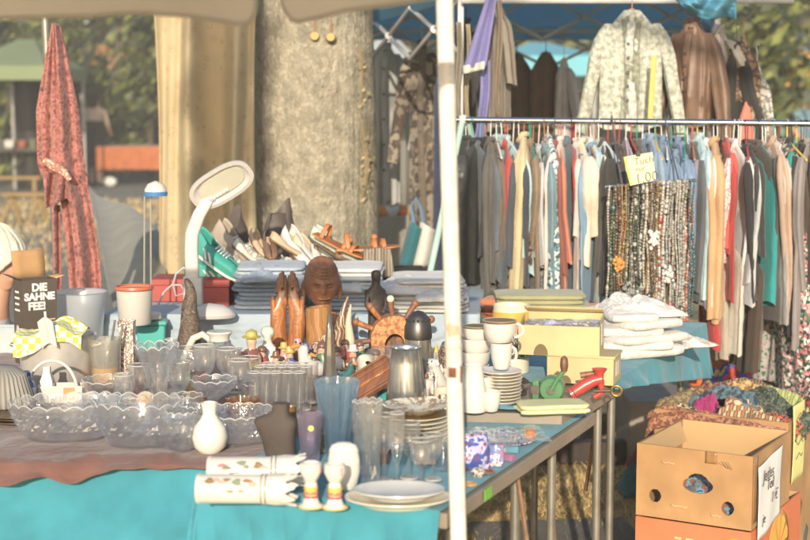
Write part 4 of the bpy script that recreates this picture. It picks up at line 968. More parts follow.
for i, ci in enumerate(order):
    f = (i+.5)/len(order); a = n0.lerp(n1, f); cn, cc = BEADC[ci]
    px = 611+80*f
    ybot = (304+16*math.sin(i*2.1)+12*math.sin(i*.9)+R.uniform(-8, 6)) if px < 675 else 312+9*math.sin(i*1.7)
    if ci == 5: ybot = 318
    zl = a.z-aty(px, ybot, YN).z; r = R.uniform(.0032, .0062); dxm = R.uniform(.005, .014)
    mb = MB(); dy = -.012-.010*(i % 3); tl_ = R.uniform(-.03, .03)
    m1 = mat(f'bead_{cn}', C(*cc, .5), .35, var=.25, vs=120, coat=.3); m2 = mat(f'bead_{BEADC[(ci+4) % 15][0]}', C(*BEADC[(ci+4) % 15][1], .5), .35, var=.25, vs=120, coat=.3)
    for sg in (-1, 1):
        z = 0
        while z > -zl:
            q = r*(1+.5*(R.random() < .12)); mb.cur = 1 if R.random() < .16 else 0
            sway = .004*math.sin(z*18+i*2)-tl_*z
            bead(mb, (a.x+sg*dxm*(1-.25*(z/-zl)**2)+sway, a.y+dy, a.z+z), q, R.choice((1, 1, 1.5))); z -= q*2.15
    for k in range(7):
        th = PI*k/6; mb.cur = 0; bead(mb, (a.x+tl_*zl+dxm*.75*math.cos(th), a.y+dy, a.z-zl-dxm*.9*math.sin(th)), r)
    if i % 5 == 2:
        mb.cur = 1; mb.ball((a.x, a.y+dy-.004, a.z-zl-dxm-.012), .014, 10, (1, .5, 1.2))
    solo('necklace', f'{cn} bead necklace, {ordn(i)} from the left on the display board', 'necklace', mb, [m1, m2], group='bead necklaces on the display')
# tangled pendants at lower left of the display
for i, (px, py, cc, l) in enumerate(((618, 262, (226, 150, 60), 'cluster of orange stones hanging at the display board lower left'), (626, 291, (150, 146, 140), 'grey crystal pendant bunch below the display board'), (668, 275, (232, 226, 214), 'bunch of small white beads on the right half of the display'), (653, 240, (236, 230, 220), 'ball of tangled pearl strands in the middle of the display'))):
    p = aty(px, py, YN-.05); mb = MB()
    for k in range(26): bead(mb, (max(-.02, min(.02, R.gauss(0, .011))), R.gauss(0, .006), max(-.03, min(.03, R.gauss(0, .016)))), R.uniform(.005, .008))
    solo('pendant_bunch', l, 'necklace', mb, mat(f'pend{i}', C(*cc), .35, var=.3, vs=90, coat=.3), loc=tuple(p))
# yellow price card clipped on the display
q = [aty(623.5, 157, YN-.06), aty(652.5, 152, YN-.06), aty(656, 180, YN-.06), aty(630, 185.5, YN-.06)]
t = thing('price_card', 'pale yellow handwritten price card clipped above the necklaces', 'sign')
yv = Vector((0, .003, 0))
obj('card', MB().add([q[3], q[2], q[1], q[0], q[3]+yv, q[2]+yv, q[1]+yv, q[0]+yv], [(0, 1, 2, 3), (7, 6, 5, 4), (0, 4, 5, 1), (1, 5, 6, 2), (2, 6, 7, 3), (3, 7, 4, 0)]), mat('card_yellow', C(244, 236, 180), .8, var=.04), t, smooth=False)
yb = (q[3]-q[0]).normalized(); xa = (q[1]-q[0]).normalized(); zn = Vector((0, -1, 0)); xs = xa
e1 = q[0]+yv*.0; 
obj('edge_strip', MB().add([q[0]+Vector((0, -.0012, 0)), q[3]+Vector((0, -.0012, 0)), q[3]+Vector((.008, -.0012, 0)), q[0]+Vector((.008, -.0012, 0))], [(0, 1, 2, 3)]), mat('card_stripe', C(240, 220, 70), .8), t, solid=.0006, smooth=False)
INK = mat('ink', C(40, 36, 40, 1), .7)
Mc = frame(q[0]+Vector((0, -.0016, 0))+xs*.030+yb*.036, xs, -yb, zn)
text('writing', 'Tuch', .036, INK, t, Mc, shear=.15, bold=-.0003)
text('writing', 'nur', .026, INK, t, frame(q[0]+Vector((0, -.0016, 0))+xs*.030+yb*.060, xs, -yb, zn), shear=.2)
text('writing', '1,00', .050, INK, t, frame(q[0]+Vector((0, -.0016, 0))+xs*.020+yb*.103, xs, -yb, zn), shear=.12, bold=-.0006)
obj('clip', MB().box(tuple((q[0]+q[1])/2+Vector((0, -.003, .004))), (.016, .012, .02)), HANGC[3], t, bevel=.002)

# ------------------------------------------------------------------ clothes hanging under the gazebo
def details(m2, col_h=.05):
    def f(t, L, W, T, hook):
        xf = -T*1.28
        obj('placket', MB().grid(lambda u, v: (xf-.004-.006*math.sin(v*9), (u-.5)*.034+.01*math.sin(v*5), -hook-.05-(L-.06)*v), 3, 24), m2, t, solid=.004)
        for sg in (-1, 1):
            obj('lapel', MB().grid(lambda u, v: (-T*(.5+.75*v)-.010, sg*(.012+(W*.36-.012)*u*(1-.72*v)), -hook-.004-.02*u-(.16+col_h)*v), 5, 8), m2, t, solid=.005)
        for k in range(5): obj('button', MB().tube([(xf-.012, .012, -hook-.14-k*(L-.2)/5), (xf-.018, .012, -hook-.14-k*(L-.2)/5)], .007, 10), HANGC[3], t)
    return f
def front(name, label, mt, px0, px1, y0, y1, Y, sleeve, seed, T=.05, cat='garment', hang=2, ang=PI/2, flare=1.05, hook=None, k=1.0, extra=None):
    p = aty((px0+px1)/2, y0, Y); s = sp(p); full = (px1-px0)*s
    W = full/2*.68 if sleeve else full/2
    hk = .07 if hook is None else hook
    return garment(name, label, mt, (p.x, p.y, p.z+hk), (y1-y0)*s, W*k, T, ang, sleeve, seed, hang, flare, cat, hook=hk, extra=extra, splay=.09 if sleeve else 0)
front('blouse', 'large white and grey green patterned blouse with yellow tie hanging on the gazebo', mat('lace_blouse', None, .85, pat=('stripe', [C(196, 196, 178), C(150, 152, 130), C(208, 208, 194), C(128, 132, 112), C(188, 190, 170)], 1.6), var=.5, vs=55, bump=.6, bs=60), 588, 676, 10, 128, 6.3, .46, 5, .035, 'blouse', 2, PI/2-.15, extra=details(MC['lace_blouse'], .0))
p = aty(654, 56, 6.12)
solo('yellow_tie', 'bright yellow ribbon hanging down the right side of the patterned blouse', 'ribbon', MB().grid(lambda u, v: (p.x+(u-.5)*.022-.012*v, p.y-.002*math.sin(v*9), p.z-.28*v), 4, 20), cloth(206, 198, 104), solid=.004)
front('leather_jacket', 'brown leather jacket hanging right of the patterned blouse', mat('leather_brown', C(120, 88, 64), .48, var=.25, vs=12, bump=.9, bs=9), 664, 722, 20, 128, 6.35, .46, 9, .045, 'jacket', 2, PI/2-.45, extra=details(MC['leather_brown'], .04))
front('tee_shirt', 'grey beige tee shirt hanging right of the brown leather jacket', cloth(186, 176, 160), 702, 736, 27, 84, 6.5, .12, 12, .04, 'shirt', 0, PI/2-.8)
front('shirt', 'lilac grey shirt hanging under the grey beige tee', cloth(170, 160, 176), 714, 728, 60, 124, 6.6, .2, 14, .03, 'shirt', 0, .5)
front('jacket', 'black jacket hanging right of the grey beige tee', cloth(56, 54, 52), 726, 748, 44, 124, 6.45, .35, 15, .05, 'jacket', 3, .6)
front('blouse', 'brown patterned blouse above the coral skirt', cloth(140, 110, 84, pat=PT([(150, 120, 92), (96, 74, 58), (176, 150, 120)], 40)), 736, 752, 38, 100, 6.45, .3, 18, .04, 'blouse', 2, .6)
front('blouse', 'white spotted blouse hanging at the right end of the gazebo row', cloth(222, 218, 206, pat=PT([(230, 226, 216), (150, 146, 136), (224, 220, 210)], 40)), 748, 766, 64, 124, 6.45, .3, 21, .04, 'blouse', 0, .6)
front('skirt', 'coral skirt hanging below the brown patterned blouse', cloth(232, 128, 108), 742, 756, 98, 160, 6.4, 0, 22, .04, 'skirt', 0, .5, 1.3)
front('dress', 'brown lace dress hanging at the back of the gazebo', cloth(104, 80, 66, bump=.8), 500, 534, 54, 190, 8.5, 0, 31, .05, 'dress', 3, PI/2-.2)
front('dress', 'second brown lace dress with ragged neck next to the first', cloth(112, 84, 68, bump=.8), 530, 562, 52, 190, 8.45, 0, 33, .05, 'dress', 3, PI/2+.2)
front('blouse', 'sheer whitish pink blouse right of the brown lace dresses', cloth(214, 200, 196), 554, 574, 58, 170, 8.4, .3, 35, .04, 'blouse', 0, .7)
front('skirt', 'small red skirt glimpsed left of the patterned blouse', cloth(190, 62, 58), 573, 586, 92, 150, 8.4, 0, 36, .04, 'skirt', 0, .7)
front('shirt', 'pale grey shirt hanging just right of the big trunk', cloth(186, 184, 178), 366, 406, 44, 205, 8.6, .55, 41, .04, 'shirt', 0, PI/2, extra=details(cloth(186, 184, 178), .0))
front('coat', 'grey brown patterned coat hanging left of the white pole', cloth(128, 112, 96, pat=PT([(140, 124, 106), (84, 70, 60), (160, 146, 128), (104, 90, 78)], 14)), 404, 440, 42, 236, 8.2, .6, 43, .05, 'coat', 0, PI/2, extra=details(cloth(118, 104, 90), .06))
front('dress', 'dark dress hanging close to the right edge of the trunk', cloth(58, 56, 54), 352, 378, 40, 120, 8.8, .2, 45, .05, 'dress', 3, PI/2)
front('dress', 'dark navy dress hanging behind the white pole beside the rack leg', cloth(52, 62, 92), 434, 462, 60, 330, 6.9, 0, 47, .05, 'dress', 3, PI/2-.3)
front('jacket', 'charcoal jacket hanging behind the lilac scarf', cloth(72, 68, 64), 452, 480, 20, 250, 7.2, .5, 49, .05, 'jacket', 3, PI/2-.5)
front('blouse', 'taupe striped cardigan hanging right of the lilac scarf', cloth(128, 118, 106, pat=PT([(130, 118, 104), (92, 84, 76), (146, 136, 122)], 9, 'stripe')), 488, 508, 2, 128, 6.55, .3, 51, .05, 'cardigan', 2, .6)
# scarves
LIL = cloth(138, 132, 190, bump=.4)
t = thing('lilac_scarf', 'lilac blue scarf with broad white end band hanging from the gazebo', 'scarf')
def sc1(u, v):
    xl = 487-24*v; xr = 497-12*v*.9; y = -4+74*v-4*u*v
    p = aty(xl+(xr-xl)*u, y, 6.3-.02*math.sin(u*8)-.02*v); return tuple(p)
obj('fabric', MB().grid(sc1, 16, 24), LIL, t, solid=.005)
def sc2(u, v):
    p = aty(463+21.5*u, 66+3.5*v*2-5*u+1*v, 6.275-.02*math.sin(u*8)); return tuple(p)
obj('white_band', MB().grid(sc2, 12, 4), cloth(226, 220, 204), t, solid=.006)
def sc3(u, v):
    p = aty(480+9*u-8*v+2*math.sin(v*7), 60+150*v, 6.36-.015*math.sin(u*7+v*3)); return tuple(p)
obj('long_tail', MB().grid(sc3, 10, 30), LIL, t, solid=.005)
for (a, b, y0, y1, c, l) in ((456, 461, 22, 118, (150, 138, 116), 'thin beige scarf hanging left of the lilac scarf'), (466, 469.5, 24, 118, (176, 158, 120), 'ochre strap hanging between the beige scarf and lilac scarf'), (497, 501, 0, 118, (150, 130, 104), 'narrow tan scarf right of the lilac scarf')):
    def sf(u, v): return tuple(aty(a+(b-a)*u+1.2*math.sin(v*6), y0+(y1-y0)*v, 6.42-.012*math.sin(u*6+v*4)))
    solo('scarf', l, 'scarf', MB().grid(sf, 6, 24), cloth(*c), solid=.005)
# bag and small fruit table behind the rack leg
t = thing('tote_bag', 'teal and white tote bag leaning behind the white linen left of the pole', 'bag')
def bagf(c0, c1, dy):
    def f(u, v):
        xl, yl = 410-10*v, 226+34*v; p = aty(c0(v)+(c1(v)-c0(v))*u, 222+44*v+8*u*(1-v), 6.6-.05*math.sin(u*PI)+dy); return tuple(p)
    return f
obj('teal_side', MB().grid(bagf(lambda v: 412-12*v, lambda v: 422-10*v, 0), 8, 10), cloth(44, 118, 128), t, solid=.02)
obj('white_side', MB().grid(bagf(lambda v: 422-10*v, lambda v: 434-6*v, .01), 10, 10), cloth(226, 222, 208), t, solid=.02)
obj('strap', MB().tube([aty(414, 224, 6.6), aty(411, 206, 6.62), aty(416, 198, 6.64), aty(421, 208, 6.62), aty(424, 226, 6.6)], .008, 6), cloth(96, 130, 160), t)
p = aty(400, 214, 9.5)
t = thing('far_table', 'small table with a grey cover and fruit behind the trunk at right', 'table', (p.x, p.y, 0)); h = p.z
mb = MB(); mb.grid(lambda u, v: (-.28+.56*u, -.25-.02*math.sin(u*20)*(v < .6) if v < .6 else -.25+.5*(v-.6)/.4, h*min(1, v/.6)), 40, 10); obj('table_cover', mb, cloth(150, 144, 130), t, solid=.01)
for x in (-.22, .22): obj('leg', MB().tube([(x, .0, 0), (x, .0, h-.01)], .02, 6), BLACK, t)
for i, (px, c, r, l) in enumerate(((375, (206, 196, 60), 6, 'yellow green melon on the small grey table'), (383, (226, 130, 60), 6, 'orange fruit on the small grey table'), (391, (206, 206, 212), 9, 'white grey pot on the small grey table'), (402, (230, 130, 90), 6, 'peach fruit on the small grey table'), (414, (230, 196, 130), 8, 'pale yellow pumpkin on the small grey table'), (409, (236, 196, 70), 5, 'small yellow fruit on the small grey table'))):
    q = aty(px, 214, 9.4); s = sp(q)*r; mb = MB()
    mb.lathe([(.001, 0), (s*.6, .0), (s, s*.6), (s*.95, s*1.2), (s*.4, s*1.75), (.001, s*1.65)], 16, fl=.05, fk=7); solo('fruit' if i != 2 else 'pot', l, 'fruit' if i != 2 else 'pot', mb, mat(f'fruit{i}', C(*c), .6, var=.15), loc=(q.x, q.y+.02*i-.12, h+.004))
# ================================================================== GOODS ON THE TABLES
ta, tb_, tc, td = ZA+.006, ZB+.006, ZC+.012, ZD+.006
def vessel(outer, t=1.2, floor=2.0):
    inner = [(max(.4, r-t), h) for r, h in outer if h > floor]
    top = outer[-1]
    return [(.01, 0)]+outer+[(max(.3, top[0]-t*.5), top[1]+t*.25)]+inner[::-1]+[(.01, floor)]
def put(name, label, cat, px, py, z, prof, m, n=32, fl=0, fk=12, sx=1, sy=1, group=None, rz=0, tilt=None, dz=0, **k):
    p = at(px, py, z); s = sp(p); p.z += dz
    mb = MB(); mb.lathe([(r*s, h*s) for r, h in prof], n, fl=fl, fk=fk, sx=sx, sy=sy, M=tilt)
    o = solo(name, label, cat, mb, m, loc=tuple(p), rz=rz, group=group, **k)
    if m is CLEAR:
        j = max(range(len(prof)), key=lambda q: prof[q][1]); r_, h_ = prof[j]
        obj('rim', MB().tube([(r_*s*math.cos(2*PI*q/28), r_*s*math.sin(2*PI*q/28), (h_+.2)*s) for q in range(29)], .55*s, 6), RIM, o)
        obj('base', MB().lathe([(.001, .2*s), (prof[1][0]*.9*s, .2*s), (prof[1][0]*.85*s, 1.6*s), (.001, 1.7*s)], 24), RIM, o)
    return o
def crystal(name, label, cat, px, py, z, outer, m, k=12, a=.05, sy=1, group=None, t=1.8, floor=4, rows=16, scal=.06, y0=.12, y1=.86):
    """cut glass vessel: flat diamond facets on the outer wall and a scalloped rim"""
    p = at(px, py, z); s = sp(p); n = k*6
    H = outer[-1][1]
    def rad(h):
        for (r0, h0), (r1, h1) in zip(outer, outer[1:]):
            if h0 <= h <= h1: return r0+(r1-r0)*((h-h0)/(h1-h0) if h1 > h0 else 0)
        return outer[-1][0]
    rings = [[(.01*s*math.cos(2*PI*i/n), .01*s*math.sin(2*PI*i/n), 0) for i in range(n)]]
    for j in range(rows+1):
        q = j/rows; h = H*q; ring = []
        for i in range(n):
            th = 2*PI*i/n; ph = k*th/(2*PI)
            d1 = abs(((ph+q*3) % 1)-.5)*2; d2 = abs(((ph-q*3) % 1)-.5)*2
            amt = a if y0 < q < y1 else a*.35
            r = rad(h)*(1+amt*(min(d1, d2)-.5)*2)
            hh = h+(H*scal*abs(math.cos(ph*PI)) if j == rows else 0)
            ring.append((r*s*math.cos(th), r*s*math.sin(th)*sy, hh*s))
        rings.append(ring)
    for q in (1, .8, .5, .25, 0):
        h = floor+(H-floor)*q; r = max(.3, rad(h)-t)
        rings.append([(r*s*math.cos(2*PI*i/n), r*s*math.sin(2*PI*i/n)*sy, (h+(H*scal*abs(math.cos(k*2*PI*i/n/2)) if q == 1 else 0))*s) for i in range(n)])
    rings.append([(.01*s*math.cos(2*PI*i/n), .01*s*math.sin(2*PI*i/n), floor*s) for i in range(n)])
    o = solo(name, label, cat, MB().loft(rings), m, loc=tuple(p), group=group, smooth=False)
    rr_ = rad(H)-t*.5
    obj('rim', MB().tube([(rr_*s*math.cos(2*PI*i/n), rr_*s*math.sin(2*PI*i/n)*sy, (H+.5+H*scal*abs(math.cos(k*PI*i/n)))*s) for i in range(n+1)], .55*s, 6), RIM, o)
    return o
def OB(w_, h_): return [(w_*.30, 0), (w_*.33, h_*.06), (w_*.40, h_*.3), (w_*.47, h_*.7), (w_*.5, h_)]
def sub(name, parent, px_off, prof, m, s, n=24, **k):
    mb = MB(); mb.lathe([(r*s, h*s) for r, h in prof], n, c=(px_off[0]*s, px_off[1]*s, px_off[2]*s), **k); return obj(name, mb, m, parent)
FLOW = mat('flower_print', None, .3, pat=('blotch', [C(232, 222, 205), C(206, 150, 140), C(150, 160, 110), C(236, 226, 210), C(176, 140, 90)], 55), var=.05, coat=.3)
GOLD = mat('gold_line', C(176, 140, 76), .35, .6)
# porcelain rolls at the front edge
def roll(label, px0, px1, py, seed, ang):
    p = at((px0+px1)/2, py, ta); s = sp(p); L = (px1-px0)*s; r = 15.5*s
    M = Matrix.Rotation(PI/2, 4, 'Y')
    t = thing('porcelain_roll', label, 'porcelain', (p.x, p.y, p.z+r*1.04), ang, 'porcelain columns lying on the cloth')
    n = 48; rings = []
    prof = [(.92, -.5), (1.0, -.485), (1.0, -.47), (.94, -.45), (.93, -.1), (.93, .16), (.97, .19), (1.0, .21), (.97, .23), (1.03, .33), (1.0, .41), (1.05, .47), (1.10, .5), (1.0, .495), (.88, .42), (.86, .1)]
    for q, x in prof:
        ring = []
        for k in range(n):
            a = 2*PI*k/n; sc_ = 1+.05*max(0, (x-.2)*3)*math.cos(a*9); xx = x*L+(.012*math.cos(a*9)*(x > .4))*1
            ring.append((xx, r*q*sc_*math.cos(a), r*q*sc_*math.sin(a)))
        rings.append(ring)
    mb = MB().loft(rings, cap0=True, cap1=True); obj('body', mb, WHITEP, t)
    rr = random.Random(seed)
    for i in range(9):
        x0 = L*(-.34+.055*i+rr.uniform(-.01, .01)); a0 = -PI/2+.95+rr.uniform(-.32, .32) if i % 3 else -PI/2+.5
        ww, hh = rr.uniform(.005, .011), rr.uniform(.12, .3)
        c = rr.choice([(200, 130, 125), (120, 130, 84), (150, 120, 80), (214, 170, 150), (140, 150, 120)])
        def ff(u, v):
            th = (u*2-1)*PI; rad_ = .15+.85*v
            return (x0+ww*rad_*math.cos(th)*(1+.3*math.sin(th*3+i)), r*.944*math.cos(a0+hh*rad_*math.sin(th)), r*.944*math.sin(a0+hh*rad_*math.sin(th)))
        # local frame: y toward rear, z up; the visible side is -y
        def gg(u, v):
            x, c1, s1 = ff(u, v); return (x, -abs(c1) if False else -math.sqrt(max(0, (r*.944)**2-s1*s1)) if False else c1, s1)
        a0 = PI - .55 + rr.uniform(-.4, .4)
        obj('flower_print', MB().grid(lambda u, v: (x0+ww*(.1+.9*v)*math.cos(u*2*PI)*(1+.35*math.sin(u*6*PI+i)), r*.948*math.cos(a0+hh*(.1+.9*v)*math.sin(u*2*PI)), r*.948*math.sin(a0+hh*(.1+.9*v)*math.sin(u*2*PI))), 14, 3), mat(f'print_{c[0]}', C(*c), .3, coat=.3), t)
    for x in (.19, .235):
        obj('gold_band', MB().lathe([(r*.995, -.0012), (r*1.015, 0), (r*.995, .0012)], 40, c=(x*L, 0, 0), M=M), GOLD, t)
    return t
roll('white porcelain column lying in front along the turquoise cloth edge', 197, 292, 505, 1, -.03)
roll('second white porcelain column lying behind the front one below the dark bust', 208, 301, 487, 2, .03)
# candlesticks
ORNG, YEL, REDM = mat('glaze_orange', C(226, 120, 50), .3, coat=.3), mat('glaze_yellow', C(236, 196, 50), .3, coat=.3), mat('glaze_red', C(196, 56, 56), .3, coat=.3)
for px, py, l in ((311, 507, 'white candlestick with yellow and red bands next to the tile like columns'), (335, 508, 'white candlestick with yellow base rim directly left of the oval platter')):
    p = at(px, py, ta); s = sp(p); t = thing('candlestick', l, 'candlestick', tuple(p), R.random(), 'banded candlesticks')
    sub('body', t, (0, 0, 0), [(.1, 0), (12.4, .0), (13, 1.5), (9, 4), (7, 9), (6.5, 12), (6.5, 24), (5.5, 26), (8, 30), (11, 37), (10.5, 45), (8.5, 45.5), (8, 38), (.1, 34)], WHITEP, s, 36)
    sub('base_rim', t, (0, 0, 0), [(12.6, .2), (13.5, .9), (12.6, 1.9)], YEL, s, 36)
    sub('yellow_band', t, (0, 0, 0), [(6.4, 17), (7.0, 18), (7.0, 21), (6.4, 22)], YEL, s); sub('orange_band', t, (0, 0, 0), [(6.3, 13), (7.2, 14), (7.2, 16), (6.3, 17)], ORNG, s)
    sub('red_band', t, (0, 0, 0), [(7, 10), (7.5, 11), (6.8, 12.4)], REDM, s)
    mb = MB(); mb.box((6*s, -8.4*s, 39*s), (1.6*s, 1.2*s, 7*s)); obj('red_mark', mb, REDM, t)
# oval jar, platter
p = at(344, 489, ta); s = sp(p); t = thing('oval_jar', 'white lidded oval jar standing under the blue glass vase', 'jar', tuple(p))
sub('body', t, (0, 0, 0), [(.1, 0), (10, 0), (13.5, 6), (16, 18), (16, 30), (14.5, 38), (.1, 38)], WHITEP, s, 40, sy=.62)
sub('lid', t, (0, 0, 0), [(14.6, 38.2), (14.8, 40), (12, 45), (6, 47.5), (.1, 48)], WHITEP, s, 40, sy=.62)
PLT = [(.1, 0), (34, 0), (36, 2), (50, 7), (53.5, 8.5), (53, 9.6), (48, 8.4), (36, 4), (.1, 3.4)]
put('oval_platter', 'large cream oval platter at the front right corner of the turquoise cloth', 'platter', 398, 505, ta, PLT, CREAMP, 56, sy=.74)
put('oval_platter', 'grey edged oval platter stacked in the largest platter at the front right', 'platter', 399, 503, ta, [(r*.86, h*.95) for r, h in PLT], mat('grey_porcelain', C(214, 212, 206), .25, coat=.3), 56, sy=.72, dz=.012)
# blue and purple glass
def flutes(px, py, z, prof, m, name, label, cat, k=8, a=.07, n=96): return put(name, label, cat, px, py, z, prof, m, n, a, k)
flutes(337, 455, ta, vessel([(10, 0), (12, 1), (11, 10), (13, 26), (17, 48), (20, 66), (22, 76)], 1.8, 6), BLUEG, 'blue_glass_vase', 'tall fluted blue glass vase behind the white oval jar', 'vase')
flutes(310, 463, ta, vessel([(8.5, 0), (9, 1), (9.5, 14), (11, 34), (12.5, 50)], 1.5, 5), PURPG, 'purple_glass_vase', 'purple glass vase between the dark bust and the blue vase', 'vase', 6, .05)
p = at(310, 463, ta); s = sp(p)
solo('round_sticker', 'small yellow round sticker near the top of the purple vase', 'sticker', MB().tube([(0, 0, 0), (0, -.0012, 0)], 3*s, 16), mat('sticker', C(214, 206, 96), .6), loc=(p.x+2*s, p.y-12.6*s, p.z+38*s))
# necklace bust
p = at(277, 456, ta); s = sp(p); mb = MB(); rings = []
for z, w_, d_, dx in ((0, 15, 9, 4), (3, 16, 9, 4), (16, 17, 10, 2), (28, 20, 11, 0), (34, 22.5, 10, -1), (38, 21, 9, -1), (42, 12, 8, 2), (46, 8.5, 7, 4), (54, 8, 6.5, 5)):
    rings.append([((dx+w_*math.copysign(abs(math.cos(a))**.8, math.cos(a)))*s, d_*math.copysign(abs(math.sin(a))**.7, math.sin(a))*s, z*s) for a in [2*PI*i/32 for i in range(32)]])
solo('necklace_bust', 'dark brown necklace bust standing behind the white porcelain columns', 'display bust', mb.loft(rings), mat('bust_dark', C(78, 64, 54), .75, var=.2, bump=.2), loc=tuple(p), rz=-.25)
put('gourd_vase', 'white gourd shaped vase left of the dark bust', 'vase', 210, 452, tc, [(.1, 0), (10, 0), (16, 6), (18, 16), (15.5, 26), (9, 34), (6.5, 39), (7, 44), (8.5, 50), (6.5, 50.5), (5, 44), (.1, 40)], mat('gourd_white', C(240, 232, 216), .3, coat=.3, var=.05), 36)
# glass group in front of the plate stack
GL = 'clear glasses beside the platter'
GOB = vessel([(11, 0), (11, 1), (2, 3), (1.8, 26), (6, 31), (10, 40), (11.5, 54), (11.2, 66)], 1, 32)
FLU = vessel([(10, 0), (10, 1), (1.8, 3), (1.6, 22), (5, 30), (7.5, 48), (8, 74)], .9, 26)
crystal('cut_glass_vase', 'tall narrow cut glass vase right of the blue vase', 'vase', 371, 485, ta, [(10, 0), (11, 2), (9, 20), (9.5, 55), (12, 84)], CUT, 9, .09, floor=5, rows=20, scal=.03)
crystal('cut_glass_vase', 'slim cut glass vase half hidden behind the tall narrow one', 'vase', 361, 472, ta, [(8, 0), (8.5, 2), (7.5, 20), (8, 50), (9, 70)], CUT, 8, .09, floor=5, rows=18, scal=.03)
for i, (px, py, pr, l) in enumerate(((397, 486, FLU, 'tallest clear stemmed glass in front of the cream plate stack'), (384, 480, GOB, 'clear wine glass just right of the tall cut glass vase'), (421, 487, [(r, h*.72) for r, h in GOB], 'short stemmed glass at the right end of the platter'), (409, 478, [(r, h*.85) for r, h in GOB], 'stemmed glass with pale bowl behind the tallest glass'), (433, 480, [(r*.9, h*.7) for r, h in GOB], 'stemmed glass closest to the white pole'))):
    put('stemmed_glass', l, 'glass', px, py, ta, pr, CLEAR, 28, group=GL)
put('liqueur_bottle', 'tiny clear bottle with brown liquid between the stemmed glasses', 'bottle', 384, 463, ta, [(.1, 0), (5, 0), (5.5, 1), (5.5, 16), (2.5, 21), (2.3, 30), (3, 31), (.1, 31)], mat('brown_liquid', C(120, 70, 50), .2, coat=.5), 20)
p = at(425, 463, ta); s = sp(p)
t = thing('keepsake_box', 'small peach and white keepsake box behind the stemmed glasses', 'box', tuple(p))
obj('body', MB().box((0, 0, 5*s), (22*s, 16*s, 10*s)), mat('peach_white', C(226, 190, 160), .5), t, bevel=.002); obj('lid', MB().box((0, 0, 13*s), (20*s, 15*s, 6*s), taper=1.05), mat('whitebox', C(232, 224, 210), .5), t, bevel=.002)
# cream plate stack with gold rims
PL = [(.1, 0), (20, 0), (22, 1), (33, 4.5), (36, 5.6), (35.7, 6.3), (32, 5.4), (21, 2), (.1, 1.6)]
for i in range(8):
    p = at(414, 448, ta); s = sp(p); l = ['lowest', 'second lowest', 'third lowest', 'fourth', 'fifth', 'third from top', 'second from top', 'topmost'][i]
    t = thing('dinner_plate', f'cream plate, {l} in the thick stack left of the white pole', 'plate', (p.x+R.uniform(-1, 1)*s, p.y+R.uniform(-1, 1)*s, p.z+i*4.2*s), 0, 'cream plates in a stack')
    sub('dish', t, (0, 0, 0), PL, CREAMP, s, 44)
    if i == 7: sub('gold_rim', t, (0, 0, 0), [(33.5, 6.15), (35.2, 6.45), (35.6, 6.45), (34, 6.0)], GOLD, s, 44)
p = at(414, 448, ta); s = sp(p)
put('soup_tureen_lid', 'cream patterned bowl with brown flower frieze on top of the cream plate stack', 'bowl', 416, 448, ta, vessel([(15, 0), (18, 1), (28, 6), (34, 9.5)], 1.2, 2), mat('frieze', None, .3, pat=('blotch', [C(226, 214, 188), C(160, 130, 96), C(220, 206, 178), C(232, 222, 198)], 40), coat=.3), 44, dz=35*s)
crystal('cut_glass_dish', 'cut glass dish in front of the wooden tray', 'dish', 365, 432, ta, OB(45, 18), CUT, 12, .06)
# wooden tray
p = at(366, 404, ta); s = sp(p); M = Matrix.Rotation(math.radians(-32), 4, 'Y') @ Matrix.Rotation(math.radians(38), 4, 'X')
t = thing('wooden_tray', 'carved reddish brown wooden tray leaning left of the steel jug', 'tray', (p.x, p.y, p.z+20*s))
obj('board', MB().box((0, 0, 0), (62*s, 34*s, 3*s), M), WOODB, t, bevel=.002)
for y in (-11, 0, 11): obj('carved_rib', MB().box(tuple(M @ Vector((0, y*s, 2.2*s))), (60*s, 3*s, 2.4*s), M), WOODO if y == 0 else WOODB, t, bevel=.001)
for y in (-16.5, 16.5): obj('rim', MB().box(tuple(M @ Vector((0, y*s, 2.6*s))), (62*s, 2*s, 4.5*s), M), WOODB, t, bevel=.001)
# steel jug and shaker
put('steel_jug', 'shiny tapered steel jug standing behind the cream plate stack', 'jug', 406, 412, ta, vessel([(19, 0), (20.5, 2), (19, 25), (16.5, 50), (15, 64), (16, 66)], 1, 4), STEEL, 44)
p = at(418, 388, ta); s = sp(p); t = thing('shaker', 'steel sugar shaker with dark domed cap behind the steel jug', 'shaker', tuple(p))
sub('body', t, (0, 0, 0), [(.1, 0), (14, 0), (14.5, 2), (13, 50), (.1, 50)], STEEL, s, 36); sub('domed_cap', t, (0, 0, 0), [(13.6, 50), (14, 52), (13.5, 62), (10.5, 72), (5.5, 77), (.1, 78.5)], DARKMET, s, 36)
for k in range(9):
    a = PI*1.0+k*PI/8; obj('cap_hole', MB().ball((math.cos(a)*11.3*s, math.sin(a)*11.3*s, 69*s), 1.5*s, 8), BLACK, t)
